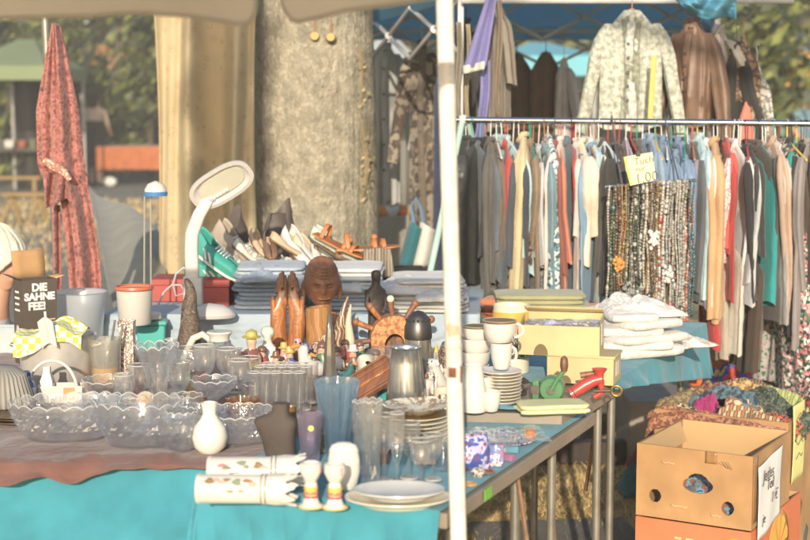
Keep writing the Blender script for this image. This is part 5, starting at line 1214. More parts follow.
# white porcelain dogs etc.
def sitting_dog(label, px, py, z, h, m, rz, mark=None):
    p = at(px, py, z); s = sp(p)*h/36
    t = thing('dog_figurine', label, 'figurine', tuple(p), rz)
    V = [(0, 6, 6, 7), (0, 3, 14, 7), (0, -1, 21, 5.5), (0, -3, 27, 4.2), (0, -5, 31, 5.2), (0, -9.5, 30, 2.6), (3, -4, 20, 2.5), (3.2, -5.5, 8, 2), (3.2, -7, 1.5, 2), (-3, -4, 20, 2.5), (-3.2, -5.5, 8, 2), (-3.2, -7, 1.5, 2), (5, 6, 5, 4), (5.5, -1, 2, 2.2), (-5, 6, 5, 4), (-5.5, -1, 2, 2.2), (4, -3.5, 33.5, 1.8), (5.2, -3.5, 28, 2), (-4, -3.5, 33.5, 1.8), (-5.2, -3.5, 28, 2), (0, 12, 3, 2), (4, 14, 2, 1.5)]
    E = chain(0, 1, 2, 3, 4, 5)+chain(2, 6, 7, 8)+chain(2, 9, 10, 11)+chain(0, 12, 13)+chain(0, 14, 15)+chain(4, 16, 17)+chain(4, 18, 19)+chain(0, 20, 21)
    skin('body', [(x*s, y*s, zz*s, r*s) for x, y, zz, r in V], E, [m, mark or m], t, 2, pick=lambda c: 1 if (mark and c.z > 27*s and abs(c.x) > 3.4*s) else 0)
    for sg in (-1, 1): obj('eye', MB().ball((sg*2.4*s, -9.2*s, 33*s), .7*s, 8), BLACK, t)
    obj('nose', MB().ball((0, -12*s, 30.6*s), .9*s, 8), BLACK, t)
sitting_dog('white porcelain dog sitting just left of the white pole', 436, 396, ta, 40, WHITEP, -.7)
sitting_dog('second white porcelain dog with brown ears beside the steel jug', 428, 402, ta, 32, WHITEP, .5, mat('brown_ear', C(150, 110, 80), .4))
sitting_dog('small white and rust figure of a dog at the foot of the pole', 442, 418, ta, 26, CREAMP, .2, RUST)
for i, (px, py, c, l) in enumerate(((441, 392, (196, 80, 60), 'tiny red and white gnome figurine behind the porcelain dogs'), (436, 372, (60, 130, 80), 'tiny green and gold gnome figurine by the shaker'))):
    p = at(px, py, ta); s = sp(p); t = thing('gnome_figurine', l, 'figurine', tuple(p))
    sub('body', t, (0, 0, 0), [(.1, 0), (5, 0), (5.5, 5), (4, 14), (3, 16), (.1, 16.2)], mat(f'gn{i}', C(*c), .4, coat=.3), s, 16); sub('head', t, (0, 0, 16), [(.1, 0), (2.8, 1.5), (3, 4), (.1, 6)], mat('figure_skin', C(226, 180, 150), .4, coat=.3), s, 14); sub('hat', t, (0, 0, 20.5), [(3.4, 0), (2.6, 3), (.1, 8)], mat(f'gh{i}', C(220, 190, 60) if i else C(236, 226, 206), .4, coat=.3), s, 14)
# smoky glass obelisk, tumblers
p = at(330, 392, ta); s = sp(p)
solo('glass_obelisk', 'smoky grey pointed glass obelisk left of the wooden tray', 'ornament', MB().lathe([(.1, 0), (9, 0), (8, 4), (5, 60), (3, 80), (.1, 82)], 8), SMOKE, loc=tuple(p)) if False else \
solo('glass_obelisk', 'smoky grey pointed glass obelisk left of the wooden tray', 'ornament', MB().lathe([(r*s, h*s) for r, h in [(.1, 0), (9.5, 0), (8.5, 3), (4.5, 55), (2.2, 78), (.1, 81)]], 8), mat('smoky', C(92, 84, 76), .12, coat=.6, var=.2), loc=tuple(p), rz=.3)
TUM = vessel([(5.6, 0), (6, 1), (6.3, 25), (6.8, 50)], .7, 5)
ti = 0
for row, (py, xs, h) in enumerate(((418, (255, 266, 276, 288, 299), .92), (410, (261, 272, 283, 293, 306), .88), (403, (268, 279, 290, 301, 312), .8))):
    for px in xs:
        put('tumbler', f'tall slim clear tumbler, {ordn(xs.index(px))} from left in the {["front", "middle", "rear"][row]} row before the duck figurines', 'glass', px, py, tc if px < 300 else ta, [(r, hh*h) for r, hh in TUM], CLEAR, 24, .03, 12, group='slim tumblers in rows')
# ------------------------------------------------------------------ crystal on the left table
CG = 'cut crystal bowls on the mauve cloth'
CB = 'crystal_bowl'
crystal(CB, 'widest shallow oval cut crystal bowl at the left front on the mauve cloth', 'bowl', 66, 439, tc, OB(112, 36), CUT, 20, .05, .72, CG, scal=.10)
crystal(CB, 'deep cut crystal bowl in the middle front on the mauve cloth', 'bowl', 140, 445, tc, OB(92, 42), CUT, 16, .06, .85, CG, scal=.10)
crystal(CB, 'small round faceted crystal bowl next to the white gourd vase', 'bowl', 182, 450, tc, [(10, 0), (16, 4), (21, 18), (20, 32), (17, 38)], CUT, 12, .06, 1, CG)
crystal(CB, 'flared crystal dish with ribbed rim behind the gourd vase', 'bowl', 240, 442, tc, OB(80, 30), FROST, 22, .05, 1, CG)
crystal(CB, 'low crystal dish behind the widest bowl at left', 'bowl', 92, 424, tc, OB(80, 22), CUT, 18, .06, 1, CG, scal=.14)
crystal(CB, 'crystal bowl lying between amber dish and deep bowl', 'bowl', 196, 436, tc, OB(62, 26), CUT, 14, .06, 1, CG)
put('crystal_plate', 'flat crystal plate with round white centre in front of the flared vase', 'plate', 162, 432, tc, [(.1, 0), (20, 0), (34, 3), (36, 5), (33, 4.6), (19, 2), (.1, 1.6)], FROST, 64, .03, 24, group=CG)
crystal('crystal_vase', 'tall flared crystal vase with slim waist on the mauve cloth', 'vase', 158, 420, tc, [(14, 0), (14, 2), (9, 8), (8, 22), (11, 45), (18, 64), (23, 73)], CUT, 12, .07, floor=10, scal=.05)
crystal(CB, 'round etched glass bowl behind the flared crystal vase', 'bowl', 191, 386, tc, [(9, 0), (10, 3), (18, 16), (20, 28), (17, 38)], FROST, 14, .04, 1, CG, scal=0)
crystal(CB, 'crystal bowl left of the flared vase on the mauve cloth', 'bowl', 110, 404, tc, OB(56, 24), CUT, 14, .06, 1, CG)
crystal(CB, 'stemmed crystal sweet dish in front of the glass jar', 'bowl', 214, 412, tc, [(13, 0), (13, 2), (4, 5), (4, 12), (12, 18), (22, 26), (24, 32)], CUT, 12, .05, 1, CG, floor=18)
crystal(CB, 'shallow crystal ashtray between the oval bowl and low dish', 'bowl', 44, 428, tc, OB(40, 14), CUT, 10, .06, 1, CG)
crystal(CB, 'crystal sugar bowl left of the sweet dish', 'bowl', 186, 418, tc, OB(36, 22), CUT, 10, .07, 1, CG)
crystal(CB, 'small crystal bowl just behind the amber dish', 'bowl', 258, 404, tc, OB(34, 20), CUT, 10, .06, 1, CG)
crystal('crystal_carafe', 'cut crystal carafe without stopper behind the flared vase', 'carafe', 172, 396, tc, [(11, 0), (13, 3), (15, 18), (12, 30), (5, 38), (4.5, 52), (7, 57)], CUT, 10, .05, floor=5, scal=0)
crystal('crystal_carafe', 'shorter crystal carafe left of the white bust', 'carafe', 236, 392, tc, [(10, 0), (12, 3), (13, 14), (9, 24), (5, 30), (5, 40), (7, 44)], CUT, 10, .05, floor=5, scal=0)
for gx_, gy_, gk, gl_ in ((180, 414, .8, 'clear glass goblet right of the flared vase'), (240, 406, .7, 'clear glass goblet between the jar and the tumblers'), (228, 398, .75, 'pale wine glass behind the small sweet dish'), (140, 412, .72, 'clear wine glass left of the flared vase'), (205, 398, .8, 'clear stemmed glass in front of the ribbed glass jar'), (250, 398, .62, 'small liqueur glass in front of the boy figurine'), (124, 414, .6, 'small stemmed glass left of the wine glass by the flared vase')):
    put('crystal_goblet', gl_, 'glass', gx_, gy_, tc, [(r, h*gk) for r, h in GOB], CLEAR, 28)
crystal('glass_cup', 'squat cut glass cup behind the deep crystal bowl', 'glass', 128, 428, tc, [(9, 0), (11, 2), (13, 16), (14, 26)], CUT, 10, .06)
put('amber_dish', 'amber glass dish with scalloped rim between crystal bowls and tumblers', 'dish', 243, 420, tc, vessel([(9, 0), (11, 2), (14, 12), (16.5, 22)], 1.6, 4), AMBER, 64, .08, 10)
p = at(220, 380, tc); s = sp(p); t = thing('glass_jar', 'ribbed glass jar with white lid behind the etched bowl', 'jar', tuple(p))
sub('body', t, (0, 0, 0), vessel([(13, 0), (15, 3), (16.5, 20), (14, 34), (10, 40)], 1.2, 4), CLEAR, s, 60, fl=.03, fk=16); sub('lid', t, (0, 0, 40), [(.1, 0), (10, 0), (10, 4), (13, 8), (12, 9.5), (.1, 9.5)], WHITEP, s, 30)
# small arch ornament
p = at(199, 366, tc); s = sp(p)
solo('arch_ornament', 'white arched ceramic handle ornament in front of the dark twisted root', 'ornament', MB().tube([(-17*s, 0, 0), (-13*s, 0, 14*s), (-5*s, 0, 28*s), (4*s, 0, 32*s), (11*s, 0, 27*s), (15*s, 0, 14*s)], [3*s, 3.2*s, 3.6*s, 3.6*s, 3.4*s, 3*s], 12), CREAMP, loc=tuple(p))
for px, py, l in ((141, 404, 'mauve candle jar with green stripes left of the flared vase'), (196, 400, 'mauve candle jar with green stripes right of the flared vase')):
    p = at(px, py, tc); s = sp(p); t = thing('candle_jar', l, 'candle', tuple(p), 0, 'candles with green stripes')
    sub('wax', t, (0, 0, 0), [(.1, 0), (12, 0), (12, 27), (.1, 26)], cloth(176, 112, 92, bump=.1), s, 24)
    for x in (-10, -3 if px > 150 else 9): obj('green_stripe', MB().box((x*s*.86, -math.sqrt(144-(x*.86)**2)*s, 14*s), (3*s, .8*s, 27*s)), mat('green_stripe', C(40, 120, 60), .5), t)
put('clay_bowl', 'small purple brown bowl behind the crystal on the mauve cloth', 'bowl', 106, 398, tc, vessel([(8, 0), (12, 3), (14, 12)], 1.2, 3), mat('purple_clay', C(120, 80, 72), .5), 30)
put('dark_pan', 'dark round lid in front of the turquoise container', 'lid', 152, 362, tc, [(.1, 0), (13, 0), (13, 3), (11, 9), (5, 12), (.1, 13)], DARKMET, 30)
# ------------------------------------------------------------------ left end
p = at(128, 380, tc); s = sp(p)
put('floral_vase', 'tall square white vase with brown floral print left of the twisted root', 'vase', 128, 382, tc, vessel([(9, 0), (10.5, 2), (10, 50), (11, 62)], 1.2, 4), mat('floral_vase', None, .3, pat=('blotch', [C(232, 224, 210), C(226, 216, 200), C(150, 120, 100), C(236, 228, 216), C(110, 96, 84)], 60), coat=.3), 4, rz=PI/4)
p = at(106, 386, tc); s = sp(p); t = thing('yellow_glass', 'yellow glass jar with two grey sticks beside the steel pot', 'jar', tuple(p))
sub('body', t, (0, 0, 0), vessel([(13, 0), (15, 2), (15, 24), (16, 48)], 1.5, 4), glass('pale', (.94, .9, .8), dust=.25), s, 36); sub('yellow_content', t, (0, 0, 2.5), [(.1, 0), (13, 0), (13.2, 17), (.1, 17)], mat('honey', C(226, 170, 60), .25, coat=.4), s, 30)
for a, b in (((8, -4, 3), (18, 0, 62)), ((-2, 6, 3), (10, 2, 66))): obj('stick', MB().tube([tuple(q*s for q in a), tuple(q*s for q in b)], 1.2*s, 8), TUBE, t)
p = at(58, 385, tc); s = sp(p); t = thing('steel_pot', 'wide steel pot with cloth on top behind the white basket', 'pot', tuple(p))
sub('body', t, (0, 0, 0), vessel([(33, 0), (35, 2), (36.5, 30), (38, 50), (39.5, 51)], 1, 3), mat('pot_steel', C(222, 214, 202), .34, .45, var=.15, vs=20), s, 60)
for sg in (-1, 1): obj('handle', MB().tube([(sg*36.5*s, -8*s, 40*s), (sg*44*s, -7*s, 42*s), (sg*44*s, 7*s, 42*s), (sg*36.5*s, 8*s, 40*s)], 1.6*s, 8), STEEL, t)
CHK = mat('yellow_check', None, .9, pat=('check', [C(226, 218, 50), C(240, 240, 228)], 55), var=.06, spec=.2)
def towel(u, v):
    x = -33+66*u; y = -26+30*v
    z = 54+17*math.exp(-((u-.62)/.26)**2)*(1-abs(v-.5)*.6)+3*math.sin(u*6+v*3)+4*n3(u*4, v*4, 2)
    if v < .35: z -= (.35-v)*(44+16*math.sin(u*5+.6)); y = -41+10*v-2*math.sin(u*13)
    return (x*s, y*s, z*s)
solo('tea_towel', 'yellow and white checked tea towel bunched on the steel pot', 'towel', MB().grid(towel, 50, 40), CHK, loc=tuple(p), solid=.004)
def apron(u, v): return ((-8+15*u+4*v)*s, (-44+2*math.sin(u*6))*s, (70-26*v+5*math.sin(u*3))*s)
solo('grey_cloth', 'plain pale grey napkin lying across the checked tea towel', 'napkin', MB().grid(apron, 14, 18), cloth(206, 206, 200), loc=tuple(p), solid=.004)
p = at(28, 404, tc); s = sp(p)
BLWH = mat('blue_white', None, .28, pat=('blotch', [C(236, 234, 228), C(232, 230, 226), C(70, 100, 160), C(238, 236, 230)], 40), coat=.3, var=.04)
put('oil_bottle', 'small white porcelain jug with blue painted flowers at left', 'jug', 28, 404, tc, [(.1, 0), (8, 0), (10, 8), (9.5, 18), (5, 25), (4.5, 29), (5.5, 33), (3, 33.5), (.1, 30)], BLWH, 28)
put('salt_shaker', 'square white porcelain bottle with a blue ring beside the blue flowered jug', 'bottle', 48, 402, tc, [(.1, 0), (8.5, 0), (8.5, 22), (4.5, 30), (4.5, 36), (.1, 36)], mat('bl_ring', None, .3, pat=('dots', [C(236, 230, 218)[:4]+(0,), C(70, 90, 120)[:4]+(.16,), C(236, 230, 218)[:4]+(.24,)], 22), coat=.3), 4, rz=PI/4)
p = at(62, 402, tc); s = sp(p); t = thing('white_basket', 'white box basket with arched handle and orange label', 'basket', tuple(p), .06)
mb = MB()
for sx_, sy_, wx, wy in ((0, -10, 44, 1.5), (0, 10, 44, 1.5), (-21.5, 0, 1.5, 18.5), (21.5, 0, 1.5, 18.5)): mb.box((sx_*s, sy_*s, 9*s), (wx*s, wy*s, 18*s))
mb.box((0, 0, .8*s), (41.5*s, 18.5*s, 1.5*s)); obj('body', mb, WHPAINT, t, bevel=.0015)
obj('handle', MB().tube([(math.cos(a)*-24*s-9*s, 0, (12+math.sin(a)*30)*s) for a in [PI*i/16 for i in range(17)]], 1.7*s, 8), WHPAINT, t)
obj('label_tag', MB().box((9*s, -11.2*s, 10*s), (11*s, .8*s, 13*s)), mat('orange_tag', C(226, 150, 84), .7), t)
for i, (px, py, w_) in enumerate(((22, 420, 38), (24, 420, 37), (20, 420, 39))):
    put('bronze_plate', f'dull bronze plate, {["lowest", "middle", "topmost"][i]} of the three at the left edge', 'plate', px, py, tc, [(.1, 0), (w_*.6, 0), (w_, 3.5), (w_*.98, 4.6), (w_*.6, 1.6), (.1, 1.3)], mat('bronze', C(130, 104, 70), .4, .7, var=.3), 48, dz=i*.008)
put('ribbed_lamp_shade', 'grey ribbed lamp shade at the left edge beside the porcelain jugs', 'lamp shade', 2, 404, tc+.022, [(.1, 0), (30, 0), (32, 4), (24, 30), (14, 38), (.1, 39)], mat('grey_mesh', C(150, 144, 134), .7, var=.2), 72, .03, 36)
# whipped cream machine carton
p = at(37, 362, tc); s = sp(p); W_, D_, H_ = 36*s, 22*s, 84*s; ang = .62
t = thing('cardboard_carton', 'dark brown printed carton with open flap beside the seated seller', 'box', tuple(p), ang)
DKC = mat('dark_carton', C(84, 70, 58), .6, var=.1); 
mb = MB(); mb.box((0, -D_/2, H_/2), (W_, .003, H_)); mb.box((0, D_/2, H_/2), (W_, .003, H_)); mb.box((-W_/2, 0, H_/2), (.003, D_-.004, H_)); mb.box((W_/2, 0, H_/2), (.003, D_-.004, H_)); mb.box((0, 0, .002), (W_-.004, D_-.004, .004))
obj('body', mb, DKC, t)
def flap(u, v): return ((-W_/2+W_*u*.94)*1, D_/2-.002+.012*v, H_+v*27*s+.002)
obj('open_flap', MB().grid(flap, 4, 4), CARD, t, solid=.003)
obj('side_flap', MB().grid(lambda u, v: (-W_/2+.0-10*s*v, -D_/2+D_*u, H_+.002+5*s*v), 3, 3), DKC, t, solid=.003)
obj('side_flap', MB().grid(lambda u, v: (W_/2+9*s*v, -D_/2+D_*u, H_+.002+2*s*v), 3, 3), CARDIN, t, solid=.003)
LT = mat('white_letters', C(240, 236, 228), .6)
fy = -D_/2-.0022
Mt = lambda x, z: frame((x*s, fy, z*s), (1, 0, 0), (0, 0, 1), (0, -1, 0))
text('lettering', 'DIE', 10.5*s, LT, t, Mt(0, 73), bold=.0016, align='CENTER'); text('lettering', 'SAHNE', 10*s, LT, t, Mt(0, 64), bold=.0016, align='CENTER'); text('lettering', 'FEE!', 10.5*s, LT, t, Mt(-3, 54.5), bold=.0016, align='CENTER')
mb = MB(); mb.grid(lambda u, v: ((6+(7+2*v)*math.cos(u*2*PI)*v)*s, fy-.0008, (24+14*math.sin(u*2*PI)*v)*s), 20, 2); obj('cream_jug_print', mb, mat('print_cream', C(206, 190, 160), .6), t, solid=.0006)
mb = MB().tube([((4+9*math.cos(a))*s-12*s, fy-.0008, (26+9*math.sin(a))*s) for a in [PI*.5+PI*i/10 for i in range(11)]], 1*s, 6); obj('jug_handle_print', mb, MC['print_cream'], t)
mb = MB().tube([(6*s, fy-.0008, 36*s), (5*s, fy-.0008, 52*s)], 1.4*s, 6); obj('whisk_print', mb, LT, t)
obj('yellow_seal_print', MB().tube([(13*s, fy, 33*s), (13*s, fy-.001, 33*s)], 4*s, 16), mat('seal', C(220, 186, 70), .6), t)
obj('blue_print', MB().box((-8*s, fy-.0006, 5*s), (16*s, .001, 8*s)), mat('blueprint', C(80, 120, 150), .6), t)
obj('side_print', MB().grid(lambda u, v: (-W_/2-.0022, (1+6*v*math.cos(u*2*PI))*s, (28+11*v*math.sin(u*2*PI))*s), 20, 2), MC['print_cream'], t, solid=.0006)
for k, ww in enumerate((9, 12, 10, 12)): obj('side_text_line', MB().box((-W_/2-.0024, 0, (72-6*k)*s), (.001, ww*s, 2*s)), LT, t)
for k in range(3): obj('fine_print', MB().box((10*s, fy-.0006, (44-3*k)*s), ((11-k)*s, .001, 1.2*s)), MC['print_cream'], t)
# buckets and tubs
put('plastic_bucket', 'translucent grey white plastic bucket in front of the red lace cloth', 'bucket', 81, 352, tc, vessel([(19, 0), (20, 1.5), (24, 40), (26, 60), (27.5, 61)], 1, 3), TUB, 48)
p = at(135, 324, td); s = sp(p); t = thing('plastic_tub', 'milky white tub with orange rim on the rear table', 'tub', tuple(p))
sub('body', t, (0, 0, 0), vessel([(15, 0), (16, 1.5), (18, 36)], 1, 3), mat('tub_body', C(206, 200, 190), .4, var=.05, sss=.1), s, 40); sub('orange_rim', t, (0, 0, 0), [(18.2, 34.5), (19.4, 36), (19, 38.5), (17, 38.5), (17.6, 36)], mat('orange_plastic', C(206, 104, 68), .4), s, 40)
p = at(152, 352, tc); s = sp(p); t = thing('turquoise_container', 'turquoise plastic container with flat lid left of the twisted root', 'container', tuple(p), .1)
TQP = mat('turq_plastic', C(70, 186, 172), .35, var=.05)
obj('body', MB().box((0, 0, 14*s), (28*s, 22*s, 28*s), taper=.9), TQP, t, bevel=.006); obj('lid', MB().box((0, 0, 30.5*s), (31*s, 25*s, 4.5*s)), TQP, t, bevel=.004)
p = at(4, 352, tc); s = sp(p); t = thing('grey_crate', 'pale grey plastic crate at the left edge below the seller', 'crate', tuple(p))
mb = MB()
for x, y, a, b in ((0, -11, 34, 1.2), (0, 11, 34, 1.2), (-17, 0, 1.2, 22), (17, 0, 1.2, 22)): mb.box((x*s, y*s, 13*s), (a*s, b*s, 26*s))
obj('body', mb, mat('grey_plastic', C(176, 186, 190), .5), t, bevel=.002)
# ------------------------------------------------------------------ wooden carvings and figurines
def ring_ellipse(z, w_, d_, dx=0, dy=0, n=28): return [(dx+w_*math.cos(2*PI*i/n), dy+d_*math.sin(2*PI*i/n), z) for i in range(n)]
p = at(322, 356, tc); s = sp(p); t = thing('wooden_head_statue', 'carved brown wooden statue with tall wrinkled bald head behind the bamboo cup', 'statue', tuple(p), .15)
V = [(0, 0, 6, 15), (0, 0, 24, 14), (0, 0, 40, 12), (0, 0, 50, 8), (14, -2, 38, 5), (16, -6, 22, 4.5), (6, -12, 18, 4), (-14, -2, 38, 5), (-16, -6, 22, 4.5), (-6, -12, 18, 4)]
skin('body', [(x*s, y*s, z*s, r*s) for x, y, z, r in V], chain(0, 1, 2, 3)+chain(2, 4, 5, 6)+chain(2, 7, 8, 9), WOODO, t, 2)
hm = head_mesh(19.8*s, buddha=True); me = hm.mesh('head', WOODB, 80); me.transform(Matrix.Translation((0, -2*s, 72*s)) @ Matrix.Diagonal((1, 1, 1.05, 1))); obj('head', me, WOODB, t)
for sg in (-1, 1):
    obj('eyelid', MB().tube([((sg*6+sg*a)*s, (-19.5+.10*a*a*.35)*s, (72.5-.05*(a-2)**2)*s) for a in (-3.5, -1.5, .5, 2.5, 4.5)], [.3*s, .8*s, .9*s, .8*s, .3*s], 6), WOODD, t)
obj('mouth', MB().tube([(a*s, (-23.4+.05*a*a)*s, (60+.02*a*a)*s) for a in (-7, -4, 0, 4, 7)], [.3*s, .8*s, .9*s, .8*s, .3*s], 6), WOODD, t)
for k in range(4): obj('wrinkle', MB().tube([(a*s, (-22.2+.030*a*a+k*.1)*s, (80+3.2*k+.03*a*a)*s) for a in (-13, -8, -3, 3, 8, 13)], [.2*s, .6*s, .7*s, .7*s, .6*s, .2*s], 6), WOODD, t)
for sg in (-1, 1): obj('ear', MB().ball((sg*18*s, 1*s, 66*s), 8*s, 14, (.35, .6, 1.3)), WOODB, t)
p = at(319, 368, tc); s = sp(p); t = thing('bamboo_cup', 'cut bamboo cup with brown woven band in front of the wooden head', 'cup', tuple(p), -.1)
mb = MB(); n = 36; rings = []
for q, z in ((12.5, 0), (13.2, 1), (12.6, 30), (12.8, 62), (10.8, 62), (10.6, 6)):
    rings.append([(q*s*math.cos(2*PI*k/n), q*s*math.sin(2*PI*k/n), (z+(1.5*math.cos(2*PI*k/n) if z > 50 else 0))*s) for k in range(n)])
obj('body', mb.loft(rings), mat('bamboo', None, .45, pat=('grain', [C(178, 122, 56), C(192, 138, 68), C(164, 108, 48)], 12), coat=.2), t)
def band(u, v):
    a = -PI*.95+u*PI*.9; z = 8+26*v*(u+.35); return (13.6*s*math.cos(a), 13.6*s*math.sin(a), z*s)
obj('woven_band', MB().grid(band, 24, 8), mat('woven', None, .7, pat=('blotch', [C(100, 62, 46), C(140, 90, 66), C(206, 180, 150), C(90, 56, 44)], 110)), t, solid=.0015)
# joined hands carving
p = at(288, 360, tc); s = sp(p); t = thing('hands_carving', 'orange brown carving of two upright hands left of the wooden head', 'carving', tuple(p), .1)
for sg in (-1, 1):
    o0 = []
    V = [(sg*4, 0, 3, 7), (sg*7, 0, 14, 9), (sg*10, 0, 30, 9), (sg*9, 0, 46, 8), (sg*6, 0, 58, 6), (sg*5, 0, 66, 4.5)]
    E = chain(0, 1, 2, 3, 4, 5)
    for k, (dx, l) in enumerate(((-3, 20), (0, 25), (3, 23), (6, 17))):
        b = len(V); V += [(sg*(5+dx*.9), -2, 70, 2.4), (sg*(4.5+dx*.8), -3, 70+l*.5, 2.2), (sg*(4.5+dx*.6), -1, 70+l*.8, 1.8)]; E += [(5, b)]+chain(b, b+1, b+2)
    b = len(V); V += [(sg*14, -5, 52, 2.8), (sg*15, -6, 66, 2.2)]; E += [(3, b), (b, b+1)]
    skin('hand', [(x*s, y*s, z*s, r*s) for x, y, z, r in V], E, [WOODO, WOODD], t, 2, pick=lambda c: 1 if c.z > 62*s else 0)
obj('base', MB().lathe([(.001, 0), (17*s, 0), (17*s, 5*s), (.001, 5.5*s)], 28), WOODB, t)
# pale horn carving
p = at(343, 362, tc); s = sp(p); t = thing('heron_carving', 'brown and ivory horn carving right of the bamboo cup', 'carving', tuple(p))
obj('horn', MB().tube([(-3*s, 0, 0), (-5*s, 0, 25*s), (-1*s, 0, 45*s), (5*s, 0, 66*s)], [6*s, 6.5*s, 4.5*s, .8*s], 14), mat('horn_mix', None, .35, pat=('grain', [C(110, 64, 40), C(226, 206, 170), C(130, 80, 48)], 14), coat=.3), t)
obj('horn', MB().tube([(5*s, 2*s, 0), (7*s, 2*s, 22*s), (5*s, 2*s, 40*s), (8*s, 1*s, 58*s)], [5*s, 5*s, 3.6*s, .7*s], 14), mat('ivory', C(226, 206, 172), .35, coat=.3), t)
obj('base', MB().lathe([(.001, 0), (11*s, 0), (10*s, 4*s), (.001, 4.5*s)], 24), WOODD, t)
# ebony figure
p = at(376, 353, tc); s = sp(p)*1.12; t = thing('ebony_figure', 'slim dark wooden figure of a standing man before the white shirts', 'statue', tuple(p), .3)
V = [(0, 0, 30, 7), (0, 0, 42, 6), (0, 0, 54, 7), (0, 0, 61, 3.5), (0, -.5, 66, 4.2), (0, -1, 71, 5.2), (0, 0, 75, 4), (7, 0, 55, 3), (9, -2, 43, 2.4), (4, -6, 36, 2), (-7, 0, 55, 3), (-9, -2, 43, 2.4), (-4, -6, 36, 2), (4, 0, 26, 4), (4, -1, 12, 3.2), (4, -2, 3, 3), (-4, 0, 26, 4), (-4, -1, 12, 3.2), (-4, -2, 3, 3)]
skin('body', [(x*s, y*s, z*s, r*s) for x, y, z, r in V], chain(0, 1, 2, 3, 4, 5, 6)+chain(2, 7, 8, 9)+chain(2, 10, 11, 12)+chain(0, 13, 14, 15)+chain(0, 16, 17, 18), EBONY, t, 2)
obj('base', MB().lathe([(.001, 0), (10*s, 0), (10*s, 4*s), (.001, 4*s)], 24), EBONY, t)
# pegged barrel
p = at(394, 360, tc); s = sp(p); t = thing('peg_barrel', 'orange wooden half round barrel with round pegs sticking out left of the shaker', 'ornament', tuple(p), .1)
n = 40; mb = MB(); ring = []
out = [(24*math.cos(PI*i/20), 22+24*math.sin(PI*i/20)) for i in range(21)]+[(-22, 0), (-10, 0)]+[(-10*math.cos(PI*i/12), 16+12*math.sin(PI*i/12)) for i in range(13)]+[(10, 0), (22, 0)]
rings = [[(x*s, y*s, z*s) for x, z in out] for y in (-10, -9, 9, 10)]
obj('body', mb.loft(rings), mat('barrel_wood', None, .5, pat=('noise', [C(196, 120, 50), C(226, 156, 80), C(170, 96, 40)], 60), bump=.3, bs=90), t)
obj('back_panel', MB().box((0, 9*s, 15*s), (21*s, 1.5*s, 30*s)), WOODD, t)
for i, a in enumerate((155, 185, 125, 60, 28, 95)):
    a = math.radians(a); c, si = math.cos(a), math.sin(a)
    b = (24*c, 22+24*si); e = (42*c, 22+40*si)
    obj('peg', MB().tube([(b[0]*s, -2*s, b[1]*s), (e[0]*s, -2*s, e[1]*s)], [2.6*s, 3.2*s], 10), WOODB if i % 2 else WOODO, t)
    obj('peg_knob', MB().ball((e[0]*s, -2*s, e[1]*s), 4.0*s, 10), WOODB if i != 5 else CREAMP, t)
# twisted root
p = at(189, 362, tc); s = sp(p)
mb = MB(); pts = [(-2*s, 0, 0), (0, 0, 18*s), (3*s, 0, 38*s), (0, 0, 55*s), (4*s, 0, 68*s), (1*s, 0, 80*s), (-3*s, 0, 84*s)]
mb.tube(pts, [13*s, 13*s, 10*s, 8*s, 6*s, 4*s, 2*s], 20)
solo('twisted_root', 'dark mottled twisted root ornament in front of the pale blue cloth', 'ornament', mb, mat('root', None, .6, pat=('blotch', [C(70, 56, 44), C(110, 92, 72), C(84, 66, 50), C(140, 122, 98)], 70), bump=.8, bs=60), loc=tuple(p), sub=1)
# figurines
SKF = mat('figure_skin', C(226, 180, 150), .4, coat=.3)
p = at(252, 384, tc); s = sp(p); t = thing('boy_figurine', 'ceramic boy figurine with olive hat and brown jacket next to the white bust', 'figurine', tuple(p), .5)
def glz(*c): return mat(f'glz{c}', C(*c), .35, coat=.35, var=.1)
V = [(0, 0, 20, 6), (0, 0, 30, 6), (0, 0, 36, 3), (0, 0, 43, 6.3), (0, 0, 47, 5), (6, 0, 33, 2.8), (8, -3, 24, 2.5), (3, -8, 22, 2.2), (-6, 0, 33, 2.8), (-8, -3, 24, 2.5), (-3, -8, 22, 2.2), (3, -2, 17, 3.6), (3.5, -5, 9, 3), (3.5, -5, 2, 3), (-3, -2, 17, 3.6), (-3.5, -5, 9, 3), (-3.5, -5, 2, 3)]
skin('body', [(x*s, y*s, z*s, r*s) for x, y, z, r in V], chain(0, 1, 2, 3, 4)+chain(1, 5, 6, 7)+chain(1, 8, 9, 10)+chain(0, 11, 12, 13)+chain(0, 14, 15, 16), [SKF, glz(140, 78, 60), glz(80, 70, 90)], t, 2, pick=lambda c: 0 if c.z > 36*s or c.y < -6.5*s and c.z > 18*s else (1 if c.z > 19*s else 2))
mb = MB(); mb.lathe([(9*s, 47*s), (9.5*s, 48*s), (6*s, 49*s), (5.5*s, 53*s), (.001, 56*s)], 20); obj('hat', mb, glz(196, 180, 70), t)
obj('accordion', MB().box((0, -9*s, 21*s), (11*s, 5*s, 7*s)), glz(236, 200, 70), t, bevel=.001); obj('base', MB().lathe([(.001, 0), (11*s, 0), (10*s, 3*s), (.001, 3*s)], 20), glz(90, 130, 90), t)
p = at(268, 376, tc); s = sp(p); t = thing('white_bust', 'white porcelain bust of a girl right of the olive hatted boy', 'figurine', tuple(p))
V = [(0, 0, 4, 9), (0, 0, 14, 8), (0, 0, 26, 8.5), (0, 0, 34, 3.5), (0, -1, 41, 6.2), (0, 0, 46, 5), (8, 0, 26, 4), (-8, 0, 26, 4), (0, -6.5, 40, 1)]
skin('body', [(x*s, y*s, z*s, r*s) for x, y, z, r in V], chain(0, 1, 2, 3, 4, 5)+[(2, 6), (2, 7), (4, 8)], WHITEP, t, 2)
obj('hair', MB().ball((0, 1.5*s, 44*s), 7.2*s, 16, (1, 1, .9)), mat('hair_glaze', C(214, 214, 190), .35, coat=.3, bump=.6), t)
